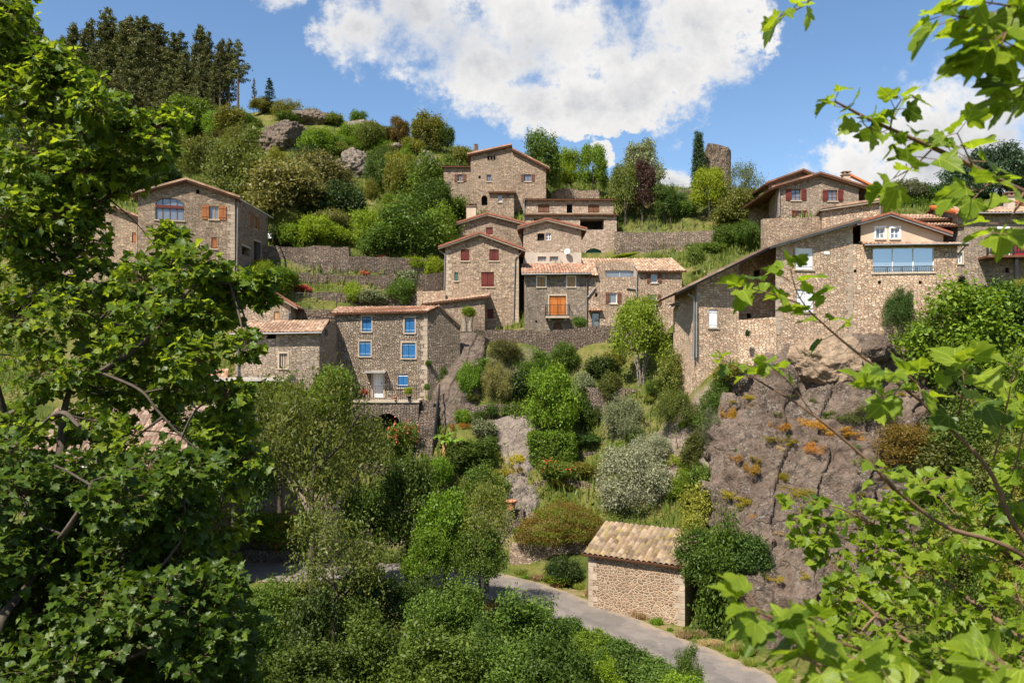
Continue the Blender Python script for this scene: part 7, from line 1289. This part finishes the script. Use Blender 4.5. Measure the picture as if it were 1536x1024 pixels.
b0 = Vector((-4.6, 6.6, gz(-4.6, 6.6) - .3)); T = m.limb([b0, at(-20, 1000, 6.8), at(40, 880, 7.3), at(110, 780, 7.1), at(140, 720, 7.2)], .06, .015, 7); L1 = m.limb([at(20, 1000, 6.8), at(130, 930, 7), at(230, 860, 7.2), at(280, 800, 7.4)], .03, .01); L2 = m.limb([at(10, 1030, 6.8), at(150, 1000, 6.9), at(280, 950, 7.2), at(350, 920, 7.5)], .03, .01); WOOD = T[8:] + L1 + L2
for px, py, r, n in [(30, 740, 70, 110), (110, 720, 60, 110), (180, 750, 55, 110), (240, 740, 45, 70), (20, 830, 80, 130), (110, 820, 70, 140), (190, 830, 65, 130), (260, 830, 55, 100), (60, 920, 80, 140), (150, 910, 75, 140), (240, 910, 70, 130), (320, 880, 55, 90), (20, 1000, 70, 120), (110, 1000, 75, 130), (210, 990, 75, 130), (300, 970, 60, 100), (360, 940, 46, 60), (340, 1010, 60, 70), (10, 690, 50, 50)]:
    Y = 7.1 + m.rng.normal(0, .35); c = at(px, py, Y); m.cluster(c, r / F * Y, int(n * 3.2), .080, near(WOOD, c), .010)
for i in range(60):
    py = rf.uniform(690, 1040); px = rf.uniform(-30, np.interp(py, [690, 800, 900, 1040], [300, 300, 370, 350])); Y = rf.uniform(7.2, 8.6); c = at(px, py, Y); m.cluster(c, rf.uniform(36, 56) / F * Y, rf.randint(150, 240), .080, near(WOOD, c), .008)
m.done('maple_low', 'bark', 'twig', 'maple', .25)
# maple on the right, its trunk outside the frame
m = Maple('maple reaching in from the right edge with fresh green leafy twigs', (3.1, 3.4, gz(3.1, 3.4)), 3)
b0 = Vector((3.1, 3.4, gz(3.1, 3.4) - .3)); T = m.limb([b0, Vector((3.05, 3.4, 10.4)), Vector((2.95, 3.2, 11.6)), Vector((2.8, 2.9, 12.6)), Vector((2.6, 2.7, 13.8))], .14, .05, 9)
A = lambda *p: at(*p)
# upper bough
m.limb([T[-10], A(1640, 330, 2.5), A(1536, 288, 2.35), A(1440, 240, 2.25)], .012, .0065); u0 = [A(1440, 240, 2.25), A(1380, 213, 2.2), A(1310, 182, 2.15), A(1252, 152, 2.1)]; m.shoot(u0, .0075, .003, .062, 6, .05)
m.shoot([A(1335, 196, 2.18), A(1340, 170, 2.15), A(1352, 150, 2.12)], .003, .0015, .06, 2); m.shoot([A(1400, 222, 2.22), A(1370, 250, 2.1), A(1340, 268, 2.05)], .003, .0015, .075, 2); m.shoot([A(1460, 250, 2.28), A(1450, 230, 2.2), A(1436, 200, 2.15)], .003, .0015, .08, 2); m.shoot([A(1490, 268, 2.3), A(1470, 285, 2.2), A(1450, 280, 2.1)], .003, .0015, .085, 2); m.shoot([A(1536, 288, 2.35), A(1520, 320, 2.2), A(1500, 350, 2.1)], .004, .0015, .085, 3); m.shoot([A(1290, 172, 2.12), A(1300, 190, 2.1), A(1330, 200, 2.05)], .002, .001, .05, 2)
# top right cluster
m.limb([T[-3], A(1660, 120, 1.9), A(1580, 90, 1.8)], .014, .006)
for p in ([A(1580, 90, 1.8), A(1530, 60, 1.75), A(1480, 35, 1.7), A(1420, 22, 1.65)], [A(1580, 90, 1.8), A(1520, 75, 1.7), A(1470, 85, 1.65)], [A(1600, 40, 1.8), A(1540, 15, 1.7), A(1470, 2, 1.66)], [A(1580, 100, 1.8), A(1545, 120, 1.75), A(1530, 150, 1.7)], [A(1570, 60, 1.8), A(1520, 40, 1.66), A(1500, 70, 1.6)]): m.shoot(p, .004, .0016, .075, 5, .25)
# twig from above
m.limb([T[-1], Vector((2.0, 2.5, 14.2)), A(1330, -110, 2.2), A(1250, -40, 2.1)], .014, .005); m.shoot([A(1250, -40, 2.1), A(1210, 5, 2.05), A(1170, 25, 2.0)], .004, .0016, .06, 3, .4)
# long boughs
m.limb([T[14], A(1640, 900, 3.2), A(1530, 800, 3.1), A(1480, 700, 3.0), A(1380, 600, 2.95)], .0135, .006); m.shoot([A(1380, 600, 2.95), A(1320, 555, 2.9), A(1265, 512, 2.85), A(1215, 468, 2.8)], .0065, .0028, .075, 2, .75); m.shoot([A(1215, 468, 2.8), A(1196, 440, 2.78), A(1186, 405, 2.75)], .003, .0016, .092, 3, .1); m.shoot([A(1200, 455, 2.8), A(1160, 442, 2.75), A(1118, 430, 2.72)], .003, .0015, .085, 2, .5)
m.shoot([A(1400, 625, 2.95), A(1370, 570, 2.8), A(1330, 560, 2.7)], .004, .0015, .085, 4); m.shoot([A(1430, 650, 2.95), A(1445, 590, 2.8), A(1450, 545, 2.7)], .004, .0015, .095, 4); m.shoot([A(1490, 690, 3.0), A(1510, 610, 2.9), A(1520, 550, 2.8)], .004, .0015, .09, 4); m.shoot([A(1350, 580, 2.9), A(1330, 600, 2.8), A(1300, 580, 2.7)], .003, .0015, .08, 3)
m.limb([T[10], A(1700, 960, 4.0), A(1530, 830, 3.8), A(1420, 790, 3.7), A(1350, 740, 3.6)], .015, .0075); m.limb([A(1350, 740, 3.6), A(1290, 680, 3.55), A(1210, 615, 3.5), A(1140, 572, 3.5)], .009, .0035); m.shoot([A(1160, 585, 3.5), A(1120, 560, 3.48), A(1085, 540, 3.45)], .0035, .0015, .075, 2, .4); m.shoot([A(1220, 620, 3.5), A(1180, 570, 3.45), A(1150, 545, 3.4)], .003, .0015, .07, 3, .5); m.shoot([A(1310, 700, 3.55), A(1320, 650, 3.5), A(1322, 600, 3.45)], .003, .0015, .08, 2, .8); m.shoot([A(1360, 745, 3.6), A(1390, 720, 3.5), A(1430, 715, 3.45)], .003, .0015, .08, 4); m.shoot([A(1340, 735, 3.6), A(1320, 712, 3.5), A(1335, 705, 3.4)], .003, .0015, .085, 2)
# dense leafy lower right
rng = m.rng; stem = [A(1640, 1050, 4.4), A(1536, 960, 4.6), A(1430, 880, 4.8), A(1330, 800, 4.9)]; m.limb([T[8]] + stem, .03, .008); st2 = [A(1640, 900, 4.4), A(1540, 850, 4.5), A(1470, 800, 4.6)]; m.limb([T[9]] + st2, .025, .008); st3 = [A(1600, 1080, 4.0), A(1480, 1010, 4.2), A(1360, 960, 4.4), A(1290, 900, 4.5)]; m.limb([T[7]] + st3, .025, .008); WOOD = stem + st2 + st3 + spline(stem) + spline(st3)
for px, py, r, n, Y in [(1200, 760, 34, 26, 4.9), (1235, 800, 36, 34, 4.9), (1285, 770, 36, 34, 4.9), (1330, 765, 34, 34, 4.9), (1250, 850, 38, 40, 4.8), (1310, 830, 42, 50, 4.8), (1370, 820, 40, 44, 4.8), (1270, 900, 40, 44, 4.6), (1330, 890, 44, 50, 4.7), (1400, 870, 44, 46, 4.6), (1230, 930, 34, 30, 4.6), (1290, 950, 44, 46, 4.4), (1360, 940, 48, 50, 4.4), (1430, 920, 46, 46, 4.4), (1440, 800, 44, 44, 4.6), (1500, 760, 46, 48, 4.6), (1500, 840, 46, 48, 4.5), (1530, 900, 50, 48, 4.2), (1300, 1010, 44, 40, 4.2), (1370, 1000, 50, 50, 4.2), (1450, 990, 50, 46, 4.1), (1520, 980, 54, 46, 3.9), (1410, 745, 36, 28, 4.6), (1530, 700, 44, 40, 4.4), (1540, 620, 40, 26, 4.2)]:
    c = A(px, py, Y); m.cluster(c, r / F * Y * 1.15, int(n * 1.7), .062, near(WOOD, c), .006)
# nearest spray, bottom
m.limb([T[9], A(1620, 1080, 1.9), A(1450, 1030, 1.75), A(1330, 985, 1.65)], .012, .004); m.shoot([A(1330, 985, 1.65), A(1250, 960, 1.6), A(1180, 935, 1.55), A(1130, 915, 1.5)], .004, .002, .070, 9, .05); m.shoot([A(1300, 975, 1.62), A(1250, 1000, 1.55), A(1200, 985, 1.5)], .003, .0015, .08, 4, .2); m.shoot([A(1420, 1020, 1.7), A(1400, 1040, 1.6), A(1340, 1030, 1.5)], .003, .0015, .085, 4); m.shoot([A(1560, 1060, 1.8), A(1530, 1010, 1.6), A(1480, 1000, 1.5)], .003, .0015, .09, 4)
m.done('maple_young', 'twig', 'twig', 'maple', .12)
